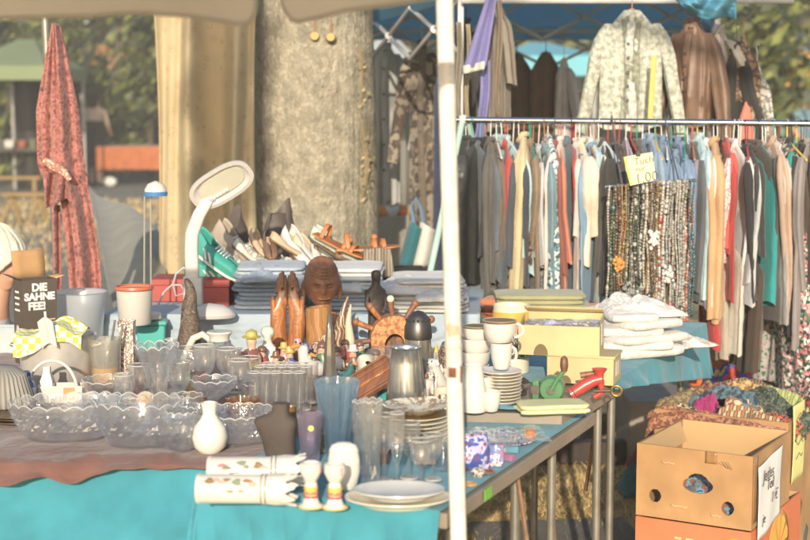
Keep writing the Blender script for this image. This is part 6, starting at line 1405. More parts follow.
def duck(label, px, py, h, m1, m2, rz):
    p = at(px, py, tc); s = sp(p)*h/30; t = thing('duck_figurine', label, 'figurine', tuple(p), rz, 'duck figurines')
    V = [(0, 10, 12, 3), (0, 5, 10, 7), (0, -3, 10, 8), (0, -8, 17, 4.5), (0, -8, 23, 3.6), (0, -9, 28, 4.6), (0, 14, 15, 1.5)]
    skin('body', [(x*s, y*s, z*s, r*s) for x, y, z, r in V], [(6, 0)]+chain(0, 1, 2, 3, 4, 5), [m1, m2], t, 2, pick=lambda c: 1 if c.y > 2*s and c.z > 8*s else 0)
    obj('beak', MB().tube([(0, -12*s, 27.5*s), (0, -18*s, 26.5*s)], [2*s, .9*s], 8), glz(226, 150, 60), t)
    for sg in (-1, 1): obj('foot', MB().ball((sg*4*s, -5*s, 1.8*s), 3.4*s, 10, (1, 1.6, .55)), glz(226, 150, 60), t); obj('eye', MB().ball((sg*3*s, -12*s, 29.5*s), .8*s, 8), BLACK, t)
duck('white duck figurine with blue tail in front of the hands carving', 300, 384, 34, WHITEP, glz(90, 130, 150), 1.0)
duck('white goose figurine with raised neck left of the smoky obelisk', 314, 384, 44, WHITEP, glz(230, 226, 214), -1.0)
duck('small white and blue duck figurine right of the white bust', 284, 386, 30, WHITEP, glz(120, 170, 190), .3)
duck('tiny teal duck figurine beside the white hat ornament', 346, 384, 24, glz(40, 120, 120), glz(220, 220, 210), .9)
p = at(366, 384, tc); s = sp(p); t = thing('rabbit_figurine', 'white figurine of a sleeping animal with cream face behind the wooden tray', 'figurine', tuple(p), .4)
V = [(0, 8, 9, 9), (0, 0, 12, 9), (-3, -6, 24, 8), (-3, -12, 22, 4), (5, -4, 28, 3), (-9, -4, 30, 3)]
skin('body', [(x*s, y*s, z*s, r*s) for x, y, z, r in V], chain(0, 1, 2, 3)+[(2, 4), (2, 5)], [WHITEP, CREAMP], t, 2, pick=lambda c: 1 if c.y < -9*s else 0)
put('frosted_jar', 'pale frosted glass jar with white lid left of the shaker', 'jar', 384, 384, tc, [(.1, 0), (15, 0), (17, 3), (16, 26), (17.5, 27), (17.5, 33), (12, 37), (.1, 38)], FROST, 36, .03, 18)
put('teal_tin', 'small teal tin behind the wooden tray', 'tin', 384, 399, ta, [(.1, 0), (7, 0), (7, 12), (.1, 12)], glz(40, 150, 150), 24)
put('brass_pot', 'small grey brown pot between the slim tumblers and wooden tray', 'pot', 349, 404, ta, [(.1, 0), (7, 0), (11, 6), (11, 14), (7, 19), (.1, 19)], glz(150, 130, 120), 28)
# extra small glasses and trinkets filling the middle
for i, (px, py, w_, h_, m_, l) in enumerate(((322, 412, 6, 22, CLEAR, 'small clear shot glass left of the blue vase top'), (350, 446, 6, 30, CUT, 'narrow cut glass between the blue vase and the slim vase'), (291, 430, 5, 24, mat('gold_brown', C(150, 110, 60), .3, .4), 'little brass cup behind the purple vase'), (322, 452, 6, 34, mat('olive_mix', None, .4, pat=('blotch', [C(150, 120, 70), C(90, 110, 80), C(200, 180, 140)], 70)), 'mottled olive and gold vase between purple and blue vases'), (443, 470, 8, 30, CUT, 'cut glass cup hidden beside the white pole'))):
    put('small_glass', l, 'glass', px, py, ta, vessel([(w_*.8, 0), (w_, 1), (w_*1.05, h_)], .8, 3), m_, 24, .04, 8)
# ------------------------------------------------------------------ lamps, shoes, folded clothes on the rear table
p = at(210, 317, td); s = sp(p); t = thing('desk_lamp', 'white swan neck desk lamp standing on the rear table', 'lamp', tuple(p))
LW = mat('lamp_white', C(216, 210, 204, .74), .35, var=.05, coat=.2); LG = mat('lamp_grey', C(190, 190, 190), .4)
sub('base', t, (0, 0, 0), [(.1, 0), (25, 0), (26, 3), (22, 8), (14, 12), (.1, 14)], LW, s, 40, sy=.7)
col = [(-16, 0, 10), (-17, 0, 40), (-17.5, 0, 68), (-16.5, 0, 84), (-9, 0, 103), (-1, 1, 116), (5, 3, 124)]
mb = MB(); rings = []
for i, (x, y, z) in enumerate(col):
    a = Vector(col[max(0, i-1)]); b = Vector(col[min(len(col)-1, i+1)]); d = (b-a).normalized(); nx = Vector((d.z, 0, -d.x))
    wv = (7.5, 7, 6.6, 6.6, 6.4, 6, 5)[i]; dv = 4.2
    rings.append([tuple((Vector((x, y, z))+nx*wv*math.copysign(abs(math.cos(q))**.5, math.cos(q))+Vector((0, 1, 0))*dv*math.copysign(abs(math.sin(q))**.5, math.sin(q)))*s) for q in [2*PI*k/20 for k in range(20)]])
obj('neck', mb.loft(rings), LW, t); obj('lower_sleeve', MB().box((-16.5*s, 0, 26*s), (19*s, 11*s, 28*s)), LG, t, bevel=.005)
ux = Vector((.83, -.1, .50)).normalized(); nn = Vector((-.18, -.72, -.60)); nn = (nn-ux*nn.dot(ux)).normalized(); uy = nn.cross(ux)
Hc = Vector((14, -6, 133))
def se(q, a, b, e=.75): return (a*math.copysign(abs(math.cos(q))**e, math.cos(q)), b*math.copysign(abs(math.sin(q))**e, math.sin(q)))
def hring(a, b, off, n=36): return [tuple((Hc+ux*se(2*PI*k/n, a, b)[0]+uy*se(2*PI*k/n, a, b)[1]+nn*off)*s) for k in range(n)]
obj('lamp_shade', MB().loft([hring(20, 8, -9), hring(30, 15, -6), hring(34, 19, 0), hring(34, 19, 2.5), hring(30, 15.5, 2.8), hring(25, 11.5, -1.5)], cap1=True), LW, t)
obj('diffuser', MB().loft([hring(25, 11.5, -1.5), hring(24.5, 11.2, .6)]), mat('diffuser', C(206, 202, 182), .25, coat=.3), t)
mb = MB()
for k in range(6): 
    c = Hc+ux*(-18+k*3.8)-uy*8*1+nn*.9; mb.ball(tuple(c*s), 2.1*s, 8)
obj('lamp_element', mb, mat('element', C(226, 222, 210), .3), t)
t0 = p
obj('hinge', MB().ball(tuple(Vector((3, 1, 119))*s), 5*s, 14), LG, t)
# cable
cp = [at(176, 309, td+.09), at(176, 290, td+.09), at(182, 272, td+.12), at(192, 268, td+.12)]
solo('power_cable', 'pale grey power cable curling left of the desk lamp', 'cable', MB().tube([aty(x, y, 5.17) for x, y in ((158, 305), (164, 292), (172, 285), (181, 285), (185, 293), (176, 296), (173, 284), (176, 274), (183, 268), (189, 268))], .0035, 8), LG)
# small blue white clip lamp
p = at(153, 318, td); s = sp(p); t = thing('clip_lamp', 'small blue and white domed lamp on two thin wires left of the desk lamp', 'lamp', tuple(p))
obj('lamp_shade', MB().lathe([(11*s, 125*s), (10.5*s, 129*s), (7.5*s, 134*s), (.001, 137*s)], 24, c=(5*s, 0, 0)), WHPAINT, t, solid=.002)
obj('blue_rim', MB().lathe([(11.2*s, 122.5*s), (11.6*s, 125.5*s), (10.8*s, 126.5*s)], 24, c=(5*s, 0, 0)), mat('blue_rim', C(60, 130, 190), .4), t, solid=.002)
for x0, x1 in ((-9, -6), (-2, 0)): obj('wire', MB().tube([(x0*s, 0, 0), (x1*s, 0, 122*s)], .9*s, 6), mat('wire', C(200, 190, 170), .4, .5), t)
obj('base', MB().lathe([(.001, 0), (14*s, 0), (13*s, 5*s), (.001, 6*s)], 24, c=(-5*s, 0, 0)), WHPAINT, t)
# red shoe boxes
for i, (x0, x1, y0, y1, Y, l) in enumerate(((152, 196, 279, 309, 5.45, 'red shoebox left of the desk lamp'), (190, 229, 280, 312, 5.32, 'red shoebox behind the desk lamp below the teal sneakers'))):
    a, b = aty(x0, y1, Y), aty(x1, y0, Y); wz = b.z-a.z; zb0 = td
    wz = b.z-zb0; REDB = mat('red_card', C(176, 62, 48), .6, var=.1)
    t = thing('shoebox', l, 'box', ((a.x+b.x)/2, Y+.08, zb0), 0, 'red shoeboxes')
    obj('body', MB().box((0, 0, wz*.36), (b.x-a.x, .17, wz*.72)), REDB, t, bevel=.002); obj('lid', MB().box((0, 0, wz*.86), (b.x-a.x+.006, .176, wz*.28)), REDB, t, bevel=.003)
# shoe builder: foot points to -Y(toe at y=-L/2)
def shoe(name, label, px, py, Y, lpx, m, insole, sole, rz, pitch=0, hgt=.34, closed=.55, wid=.36, heel=0, laces=None, stripe=None, cat='shoe', group=None, roll_=0):
    p = aty(px, py, Y); L = lpx*sp(p); t = thing(name, label, cat, tuple(p), 0, group)
    M = Matrix.Rotation(rz, 4, 'Z') @ Matrix.Rotation(pitch, 4, 'X') @ Matrix.Rotation(roll_, 4, 'Y')
    t.rotation_euler = M.to_euler()
    rows, n = 26, 18
    vs = []; 
    def wprof(u): return wid*L*.5*(.55+.45*math.sin(min(1, u*1.7+.15)*PI/2) if u < .5 else 1-.26*(u-.5)*2)*(.32+.68*min(1, math.sin(min(1, u/.16)*PI/2)))*(1 if u < .93 else 1-.4*((u-.93)/.07)**2)
    def hprof(u): return L*hgt*(.42+.12*u if u < closed else (.42+.12*closed)+(.58)*math.sin((u-closed)/(1-closed)*PI/2)*.8)*(.45+.55*min(1, u/.14))
    mb = MB()
    for i in range(rows+1):
        u = i/rows; y = -L/2+L*u; w_ = wprof(u); h = hprof(u); zz = heel*L*max(0, (u-.45)/.55)**1.3
        op = 0 if u < closed else min(1, (u-closed)/.12)
        for k in range(n+1):
            f = k/n*2-1                      # -1..1 around from left top over the bottom... arch over top
            lim = PI*.98*(1-op*.30)
            a = f*lim                        # 0 bottom
            x = w_*math.sin(a)*(1 if abs(a) < PI/2 else 1-.12*op); z = -math.cos(a)
            z = (z+1)/2
            z = z**.85*h if z > 0 else 0
            if abs(a) < PI/2.6: z = min(z, h*.06)
            vs.append((x*(1.0 if z > h*.05 else .95), y, z+zz))
    fs = [(i*(n+1)+k, i*(n+1)+k+1, (i+1)*(n+1)+k+1, (i+1)*(n+1)+k) for i in range(rows) for k in range(n)]
    mb.add(vs, fs); obj('upper', mb, m, t, solid=.004, smooth=70)
    mb = MB(); so_ = []
    for (sc_, z) in ((1.04, -.012*1), (1.05, .006)):
        so_.append([(wprof(min(1, max(0, u)))*sc_*sg, -L/2*1.01+L*1.02*u, z*L*2+heel*L*max(0, (u-.45)/.55)**1.3) for u, sg in [(q/20, 1) for q in range(21)]+[(q/20, -1) for q in range(20, -1, -1)]])
    mb.loft(so_); obj('sole', mb, sole, t)
    mb = MB(); mb.grid(lambda u, v: (wprof(closed*.8+u*(.98-closed*.8))*.86*(v*2-1), -L/2+L*(closed*.8+u*(.98-closed*.8)), L*.03+heel*L*max(0, ((closed*.8+u*(.98-closed*.8))-.45)/.55)**1.3), 10, 6); obj('insole', mb, insole, t)
    if heel: obj('heel_block', MB().box((0, L*.42, heel*L*.35-.0), (wid*L*.42, L*.14, heel*L*.9), taper=.7), sole, t)
    if laces:
        mb = MB()
        for k in range(5):
            u = .34+.055*k; mb.tube([(wprof(u)*.45*sg, -L/2+L*(u+.02*sg), hprof(u)*1.02+.003+heel*L*0) for sg in (-1, 0, 1)], .0035, 6)
        obj('laces', mb, laces, t)
    if stripe:
        for sg in (-1, 1):
            for k in range(2):
                mb = MB(); u0 = .42+.1*k
                mb.grid(lambda uu, v: (sg*(wprof(u0+.08*v)*1.03+.003)*(1-.10*v), -L/2+L*(u0+.05*uu+.12*v), hprof(u0)*(.12+.62*v)), 3, 6); obj('side_stripe', mb, stripe, t, solid=.002)
    return t
TEALS = mat('teal_shoe', C(40, 158, 142), .6, var=.1, bump=.2); WHS = mat('white_shoe', C(226, 222, 214), .55, var=.06); OLIVE = mat('insole_tan', C(206, 176, 140), .7)
shoe('sneaker', 'teal and white sneaker standing toe down left of the boots', 214, 262, 5.4, 66, TEALS, WHS, WHS, 1.15, .55, laces=WHS, stripe=WHS, hgt=.42, group='teal sneakers')
shoe('sneaker', 'second teal sneaker lying beneath the first behind the desk lamp', 216, 279, 5.46, 62, TEALS, WHS, WHS, 1.45, .05, laces=WHS, stripe=WHS, hgt=.42, group='teal sneakers')
shoe('sneaker', 'pale grey worn trainer behind the teal sneakers', 232, 250, 5.7, 56, mat('greyshoe', C(176, 160, 140), .7, var=.2), OLIVE, WHS, 1.0, .6, hgt=.45, laces=WHS)
LEATH = mat('boot_leather', C(92, 78, 68), .6, var=.25, vs=12, bump=.4)
def boot(label, px, py, Y, h, rz, roll_):
    p = aty(px, py, Y); s = sp(p); t = thing('ankle_boot', label, 'boot', tuple(p), 0, 'dark boots'); t.rotation_euler = (Matrix.Rotation(rz, 4, 'Z') @ Matrix.Rotation(roll_, 4, 'Y')).to_euler()
    k = h*s/50
    obj('shaft', MB().loft([[((rx*math.cos(a)*(1+.08*math.sin(a*3+z))+ox)*k, (8+ry*math.sin(a)*(1+.1*math.sin(a*2+z)))*k, (z+oz*math.cos(a))*k) for a in [2*PI*q/24 for q in range(24)]] for z, rx, ry, ox, oz in ((8, 9, 10, 0, 0), (16, 8, 10, .8, .5), (22, 9.5, 11, -1, 1), (28, 9, 11, 1.5, 1), (36, 11, 11, 2, 2), (44, 13.5, 8, 4, 4), (51, 15, 6, 6, 6))], cap1=True), LEATH, t)
    mb = MB(); V = [(0, 10, 7, 9), (0, 0, 8, 8.5), (0, -14, 6, 7.5), (0, -24, 4.5, 5.5)]
    skin('foot_upper', [(x*k, y*k, z*k, r*k) for x, y, z, r in V], chain(0, 1, 2, 3), LEATH, t, 2)
    obj('sole', MB().box((0, -5*k, -2*k), (17*k, 46*k, 4*k)), BLACK, t, bevel=.004); obj('zip', MB().tube([(-10*k, 6*k, 12*k), (-9*k, 6*k, 30*k), (-9*k, 7*k, 46*k)], .8*k, 5), BLACK, t)
boot('dark brown ankle boot with turned shaft nearest the tree trunk base left', 250, 264, 5.95, 50, 1.3, -.5)
boot('dark brown ankle boot standing in the middle before the trunk', 272, 260, 6.0, 50, .9, .35)
boot('dark brown ankle boot leaning right before the tree trunk', 296, 258, 6.05, 50, -.4, -.55)
boot('short dark boot behind the grey trainer', 236, 260, 6.1, 46, 1.8, .6)
SILV = mat('silver_leather', None, .4, pat=('blotch', [C(206, 202, 190), C(150, 146, 134), C(226, 222, 210), C(120, 116, 106)], 45), bump=.6, bs=40)
for i, (px, py, l, rz, pi, m_, lab) in enumerate(((246, 270, 44, .7, .5, SILV, 'silver patterned sandal on the pile of jeans at left'), (262, 262, 44, 1.3, .35, SILV, 'silver patterned sandal on the pile beneath the boots'), (274, 271, 46, .9, .3, SILV, 'silver sandal lying lowest on the pile before the boots'), (258, 246, 34, .6, .6, OLIVE, 'tan ballet shoe on top of the silver sandals'),
    (289, 268, 42, 1.1, .2, SILV, 'silver slingback shoe at the right end of the silver pile'), (300, 256, 62, .75, .55, WHS, 'cream white pump pointing down before the trunk'), (312, 262, 58, .9, .5, mat('cream_shoe', C(226, 206, 176), .5), 'cream beige pump beside the white pump'), (326, 268, 50, 1.2, .3, WHS, 'white slipper just above the wooden head'),
    (336, 252, 62, 1.15, .35, mat('mint_shoe', C(196, 206, 186), .5), 'pale mint mule left of the orange sandals'), (344, 262, 56, 1.35, .18, mat('dark_mule', C(92, 90, 80), .6), 'dark green mule below the pale mint one'), (352, 272, 48, 1.5, .05, mat('darkshoe2', C(84, 70, 62), .6), 'dark flat shoe under the dark green mule'))):
    shoe('ladies_shoe', lab, px, py, 5.62+.02*(i % 4), l, m_, OLIVE, mat('shoe_sole', C(110, 84, 62), .6), rz, pi, hgt=.26, heel=.08, wid=.34, group='shoes piled before the trunk')
for i, (px, py, l, rz, pi, m_, lab) in enumerate(((238, 276, 40, .4, .2, SILV, 'silver sandal at the lower left end of the shoe pile'), (286, 250, 40, 1.9, .5, OLIVE, 'tan flat shoe lying across the boots'), (306, 272, 46, 1.35, .1, mat('white_grey_shoe', C(206, 204, 198), .6), 'pale grey shoe at the foot of the white pump'), (320, 258, 44, .3, .35, WHS, 'white mule turned sideways behind the white slipper'), (270, 250, 40, .2, .45, mat('brownshoe3', C(130, 96, 70), .55), 'brown loafer upright between the dark boots'), (357, 262, 46, 1.7, .15, mat('brownshoe4', C(150, 100, 64), .5), 'brown flat shoe under the orange sandals'), (332, 274, 44, 1.9, .05, mat('oliveshoe', C(120, 116, 92), .6), 'olive flat shoe in front of the pale mint mule'), (248, 258, 40, 1.5, .6, mat('offwhite_shoe', C(214, 206, 190), .6), 'off white pump standing heel up beside the grey trainer'))):
    shoe('ladies_shoe', lab, px, py, 5.58+.02*(i % 4), l, m_, OLIVE, mat('shoe_sole', C(110, 84, 62), .6), rz, pi, hgt=.26, heel=.07, wid=.34, group='shoes piled before the trunk')
# orange sandals: strap sandals
def sandal(label, px, py, Y, lpx, rz, pitch):
    p = aty(px, py, Y); L = lpx*sp(p); t = thing('strap_sandal', label, 'sandal', tuple(p), 0, 'orange strap sandals'); t.rotation_euler = (Matrix.Rotation(rz, 4, 'Z') @ Matrix.Rotation(pitch, 4, 'X')).to_euler()
    m = mat('tan_leather', C(196, 118, 56), .5, var=.2, vs=12, bump=.2)
    so_ = []
    for z in (0, .03): so_.append([(L*.17*sg*(1-.35*abs(u-.4))*(.3+.7*min(1, math.sin(min(1, u/.15)*PI/2))), -L/2+L*u, z*L+.10*L*max(0, u-.4)**1.4) for u, sg in [(q/16, 1) for q in range(17)]+[(q/16, -1) for q in range(16, -1, -1)]])
    obj('sole', MB().loft(so_), m, t)
    for u, h in ((.22, .12), (.36, .15), (.78, .24)):
        obj('strap', MB().grid(lambda a, b: (L*.165*math.cos(PI*a), -L/2+L*(u+.07*b), L*h*math.sin(PI*a)+.03*L+.10*L*max(0, u-.4)**1.4), 16, 3), m, t, solid=.004)
    obj('knot', MB().ball((0, -L*.12, L*.19), L*.055, 10), m, t)
sandal('tan orange strap sandal pointing left before the trunk', 340, 248, 5.55, 60, 1.25, .35)
sandal('tan orange strap sandal lying at right above the grey bag', 368, 250, 5.55, 64, 1.7, -.1)
# supports hidden behind the pile
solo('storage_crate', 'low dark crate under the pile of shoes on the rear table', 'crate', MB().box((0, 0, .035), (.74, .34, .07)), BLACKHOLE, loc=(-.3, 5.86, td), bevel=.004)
p = aty(378, 277, 5.5); s = sp(p)
def bagm(u, v):
    x = (-17+34*u)*(1-.25*v); z = 30*v; return (x*s, (-6*math.sin(u*PI)*(1-v*.4)-2*math.sin(u*14))*s, (z-4*abs(u-.5)*v)*s)
solo('grey_handbag', 'slumped grey brown handbag below the orange sandals', 'bag', MB().grid(bagm, 24, 14), mat('greybag', None, .6, pat=('stripe', [C(130, 116, 98), C(180, 166, 142), C(110, 98, 84)], 14), bump=.3), loc=tuple(p), solid=.012)
# folded clothes
def folded(name, label, px, py, z, wpx, dm, hpx, m, rz=0, cat='clothes', group=None, seed=0, layers=3, Y=None):
    p = at(px, py, z) if Y is None else aty(px, py, Y)
    s = sp(p); w_, h = wpx*s, hpx*s
    t = thing(name, label, cat, tuple(p), rz, group)
    mb = MB(); 
    for li in range(layers):
        h0, h1 = h*li/layers, h*(li+1)/layers; rings = []
        n = 44; lw = w_*(1-.03*((li*7+seed) % 3)); ld = dm*(1-.04*((li*5+seed) % 3))
        for (f, zz) in ((.90, .02), (.985, .18), (1.0, .5), (.985, .82), (.88, .98)):
            ring = []
            for k in range(n):
                a = 2*PI*k/n; cx_, cy_ = math.cos(a), math.sin(a)
                x = math.copysign(abs(cx_)**.28, cx_)*lw/2; y = math.copysign(abs(cy_)**.28, cy_)*ld/2
                wv = .17*n3(x*9+seed, y*9, li*3+seed)+.08*n3(x*26, y*26, seed+li)
                ring.append((x*f*(1+.07*n3(a*2, li, seed)), y*f*(1+.06*n3(a*2, li+9, seed)+.03*n3(a*6, li, seed)), h0+(h1-h0)*(zz)+h*wv*.8*(.4+.6*(li/layers))))
            rings.append(ring)
        for f in (.74, .5, .25, .02):
            rings.append([(x*f/.88, y*f/.88, h1-(h1-h0)*.02+h*(.10*n3(x*8*f+seed, y*8*f, li+7)+.07*n3(x*19*f, y*25*f+seed, li))) for x, y, z in rings[4]])
        mb.loft(rings)
    obj('folds', mb, m, t, smooth=70)
    return t
JEAN = [cloth(150, 166, 186, bump=.6, bs=80), cloth(128, 146, 170, bump=.6, bs=80), cloth(176, 188, 200, bump=.6, bs=80), cloth(110, 130, 158, bump=.6, bs=80)]
zz = td
for i, (h, nm) in enumerate(((8, 'lowest pale'), (9, 'second lowest faded'), (8, 'third mid blue'), (9, 'fourth light blue'), (8, 'topmost faded'))):
    folded('folded_jeans', f'{nm} folded jeans in the stack below the silver shoes', 271+R.uniform(-2, 2), 0, 0, 74-R.random()*5, .26, h, JEAN[i % 4], R.uniform(-.06, .06), 'jeans', 'folded jeans in a stack', i, 2, None) if False else None
def stack(px, Y, z, items, w_, dep, grp, nm, cat, labs):
    for i, (h, m, dx, dw) in enumerate(items):
        d = Vector((0, Y, z)); s = sp(d); x = (px+dx-405)/F*(Y*CT-(z-CH)*ST)
        t = thing(nm, labs[i], cat, (x, Y, z), R.uniform(-.07, .07), grp)
        o = folded(nm, 'tmp', 405, 300, 1, w_+dw, dep, h, m, 0, cat, None, i*3+1, 2, Y)
        for c in list(o.children): c.parent = t
        bpy.data.objects.remove(o)
        z += h*s*.96
    return z
stack(272, 5.36, td, [(9, JEAN[2], 0, 0), (9, JEAN[0], 2, -4), (8, JEAN[1], -2, 0), (9, JEAN[0], 1, -5), (8, JEAN[2], 0, -3)], 74, .28, 'folded jeans in a stack', 'folded_jeans', 'jeans',
      ['palest folded jeans at the bottom of the jeans stack', 'faded folded jeans second from the bottom of the jeans stack', 'mid blue folded jeans in the middle of the jeans stack', 'light folded jeans second from the top of the jeans stack', 'whitish folded jeans on top of the jeans stack'])
WH = [cloth(226, 226, 224, .72, bump=.4), cloth(196, 204, 212, .76, bump=.4), cloth(232, 228, 220, .74, bump=.4), cloth(206, 206, 204, bump=.4), cloth(176, 190, 202, bump=.4)]
stack(352, 5.34, td, [(9, WH[1], 0, 0), (8, WH[4], 0, -2), (8, WH[3], 1, -3), (9, WH[1], 0, -2), (9, WH[0], -1, 0)], 66, .30, 'folded shirts behind the carvings', 'folded_shirt', 'shirts',
      ['pale blue folded shirt at the bottom behind the wooden head', 'blue grey folded shirt second from bottom behind the carvings', 'light grey folded shirt in the middle behind the carvings', 'pale folded shirt second from top behind the carvings', 'white folded shirt on top of the pile behind the ebony figure'])
stack(428, 5.30, td, [(8, WH[2], 0, 0), (9, WH[0], 2, -4), (8, WH[2], -3, -4), (8, WH[2], 0, -10)], 84, .34, 'folded white linen left of the pole', 'folded_linen', 'linen',
      ['lowest white folded linen sheet left of the white pole', 'second white folded linen sheet left of the pole', 'third white folded linen sheet left of the pole', 'topmost white folded linen below the tote bag'])
p = at(268, 338, tc)
folded('green_scarf', 'folded scarf with teal and tan stripes under the jeans stack', 262, 326, td, 62, .08, 5, cloth(120, 120, 80, pat=PT([(60, 110, 110), (190, 150, 96), (110, 120, 90)], 6, 'stripe')), .05, 'scarf', None, 5, 1, 5.2)

# crumpled light cloths on the folded piles and small figurines before the carvings
def crumple(w_, d_, h_, seed, fr=3.2):
    return lambda u, v: ((u-.5)*w_*(1+.16*n3(u*3, v*3, seed)), (v-.5)*d_*(1+.16*n3(u*3, v*3, seed+5)), h_*max(.0, (math.sin(u*PI)*math.sin(v*PI))**.4*(.7+.5*n3(u*fr, v*fr, seed)+.35*abs(n3(u*4+v*6, v*11-u*5, seed+2)))))
for i, (px, py, Y, w_, c, l) in enumerate(((345, 284, 5.3, 60, (222, 222, 218), 'crumpled white shirt lying over the folded shirts behind the wooden head'), (402, 287, 5.25, 56, (214, 216, 218), 'crumpled pale sheet over the linen left of the pole'), (436, 294, 5.2, 46, (226, 222, 214), 'rumpled white napkin beside the white pole'), (262, 275, 5.3, 50, (150, 164, 182), 'crumpled denim thrown over the folded jeans'), (300, 282, 5.28, 40, (186, 194, 202), 'rumpled pale blue shirt between jeans and folded shirts'))):
    q = aty(px, py, Y); k = sp(q)
    solo('crumpled_shirt', l, 'shirt', MB().grid(crumple(w_*k, .26, .05, 60+i*7, 4), 50, 44), cloth(*c, .74, bump=.5, bs=60), loc=(q.x, q.y, q.z-.01), rz=.2*i-.3, solid=.004)
FIGC = [('red', (196, 70, 60)), ('blue', (80, 110, 170)), ('green', (80, 130, 84)), ('yellow', (226, 190, 80)), ('white', (232, 226, 216)), ('brown', (140, 92, 62)), ('teal', (60, 140, 140)), ('pink', (220, 160, 160))]
FIGS = [(262, 381, 38, 0, 4, 'left of the duck with the blue tail'), (290, 380, 34, 1, 3, 'between two duck figurines'), (322, 379, 40, 2, 0, 'just left of the smoky obelisk'), (276, 383, 32, 3, 5, 'in front of the white bust'), (337, 380, 36, 4, 2, 'right of the smoky obelisk'), (353, 380, 36, 5, 4, 'beside the tiny teal duck'), (243, 384, 34, 6, 3, 'in front of the olive hatted boy'), (306, 377, 34, 7, 1, 'in front of the white goose'), (234, 380, 36, 0, 5, 'left of the olive hatted boy'), (330, 376, 34, 3, 6, 'before the obelisk foot'), (376, 383, 36, 4, 0, 'left of the shaker behind the wooden tray'), (394, 384, 34, 1, 4, 'in front of the peg barrel'), (360, 374, 36, 2, 3, 'before the ebony figure'), (298, 372, 34, 5, 7, 'at the foot of the hands carving'), (314, 384, 30, 4, 6, 'in front of the bamboo cup'), (284, 374, 32, 7, 3, 'behind the small white and blue duck'), (345, 371, 34, 0, 3, 'at the foot of the horn carving'), (228, 374, 34, 2, 4, 'right behind the ribbed glass jar'), (404, 379, 32, 6, 0, 'right of the peg barrel'), (270, 370, 30, 4, 7, 'behind the white bust')]
for i, (px, py, h, c1, c2, wh) in enumerate(FIGS):
    p = at(px, py, tc); s = sp(p)*h/28; n1, k1 = FIGC[c1]; n2, k2 = FIGC[c2]
    t = thing('china_figurine', f'small {n1} and {n2} china figurine {wh}', 'figurine', tuple(p), R.uniform(-.6, .6), 'small china figurines')
    V = [(0, 0, 5, 4.5), (0, 0, 12, 4.2), (0, 0, 17, 3), (0, -.5, 22, 3.4), (4.5, -1, 14, 1.7), (4, -5, 10, 1.5), (-4.5, -1, 14, 1.7), (-3, -5, 12, 1.5), (0, -3.6, 21.5, .8)]
    skin('body', [(x*s, y*s, z*s, r*s) for x, y, z, r in V], chain(0, 1, 2, 3)+chain(1, 4, 5)+chain(1, 6, 7)+[(3, 8)], [glz(*k1), glz(*k2), SKF], t, 2, pick=lambda c: 2 if c.z > 18.5*s or c.y < -4*s else (0 if c.z > 9*s else 1))
    if i % 2: obj('hat', MB().lathe([(5*s, 23*s), (5.2*s, 23.6*s), (3.2*s, 24.4*s), (2.6*s, 28*s), (.001, 28.6*s)], 16), glz(*k2), t)
    else: obj('hair', MB().ball((0, .6*s, 23.2*s), 3.7*s, 12, (1, 1, .9)), glz(120, 84, 56), t)
    obj('base', MB().lathe([(.001, 0), (6*s, 0), (5.6*s, 2*s), (.001, 2*s)], 18), glz(*k2), t)

# more white crockery by the pole and small trinkets on the near table
CW = [(446, 374, 10, 18, 'left of the pole below the linen'), (438, 366, 11, 16, 'behind the porcelain dogs'), (428, 372, 9, 20, 'right of the shaker'), (449, 388, 11, 18, 'pressed against the pole at left'), (420, 404, 10, 16, 'between the steel jug and porcelain dogs'), (442, 404, 9, 15, 'before the porcelain dogs'), (432, 412, 10, 14, 'right behind the plate stack'), (448, 412, 10, 16, 'lowest by the pole foot')]
for i, (px, py, r, h, wh) in enumerate(CW):
    p = at(px, py, ta); s = sp(p); t = thing('china_cup', f'small white china cup {wh}', 'cup', tuple(p), R.uniform(0, 6), 'white china cups by the pole')
    sub('body', t, (0, 0, 0), vessel([(r*.6, 0), (r*.7, 1), (r*.95, h*.5), (r, h)], .9, 2), (WHITEP, CREAMP)[i % 2], s, 28)
    obj('handle', MB().tube([((r*.85+math.sin(a)*r*.5)*s, 0, (h*.52+math.cos(a)*h*.3)*s) for a in [PI*k/9 for k in range(10)]], 1.2*s, 7), (WHITEP, CREAMP)[i % 2], t)
    sub('saucer', t, (0, 0, -.8), [(.1, 0), (r*.8, 0), (r*1.5, 2.2), (r*1.45, 2.8), (r*.7, .9), (.1, .8)], (WHITEP, CREAMP)[i % 2], s, 32)
TR = [(466, 452, (200, 60, 60), 'red'), (483, 458, (60, 90, 160), 'blue'), (470, 486, (190, 150, 80), 'brass'), (498, 456, (230, 200, 90), 'yellow'), (512, 452, (90, 150, 170), 'teal'), (488, 474, (120, 80, 60), 'brown'), (476, 461, (226, 220, 210), 'white'), (508, 460, (170, 110, 150), 'mauve'), (462, 470, (80, 70, 70), 'dark grey'), (530, 440, (220, 130, 70), 'orange')]
for i, (px, py, c, n_) in enumerate(TR):
    p = at(px, py, ta); s = sp(p); mb = MB()
    if i % 3 == 0: mb.lathe([(.001, 0), (5*s, 0), (6.5*s, 4*s), (4*s, 9*s), (5*s, 11*s), (.001, 11*s)], 18)
    elif i % 3 == 1: mb.box((0, 0, 3*s), (14*s, 9*s, 6*s)); 
    else: mb.tube([(6*s*math.cos(a), 6*s*math.sin(a), 2*s) for a in [2*PI*k/18 for k in range(19)]], 1.6*s, 7)
    solo('trinket', f'small {n_} {["pot", "box", "bangle"][i % 3]} among the trinkets right of the white pole', ['pot', 'box', 'bangle'][i % 3], mb, mat(f'trk{i}', C(*c), .35, var=.25, vs=40, coat=.3), loc=tuple(p), rz=R.uniform(-.8, .8), group='trinkets on the near table', bevel=.001 if i % 3 == 1 else 0)
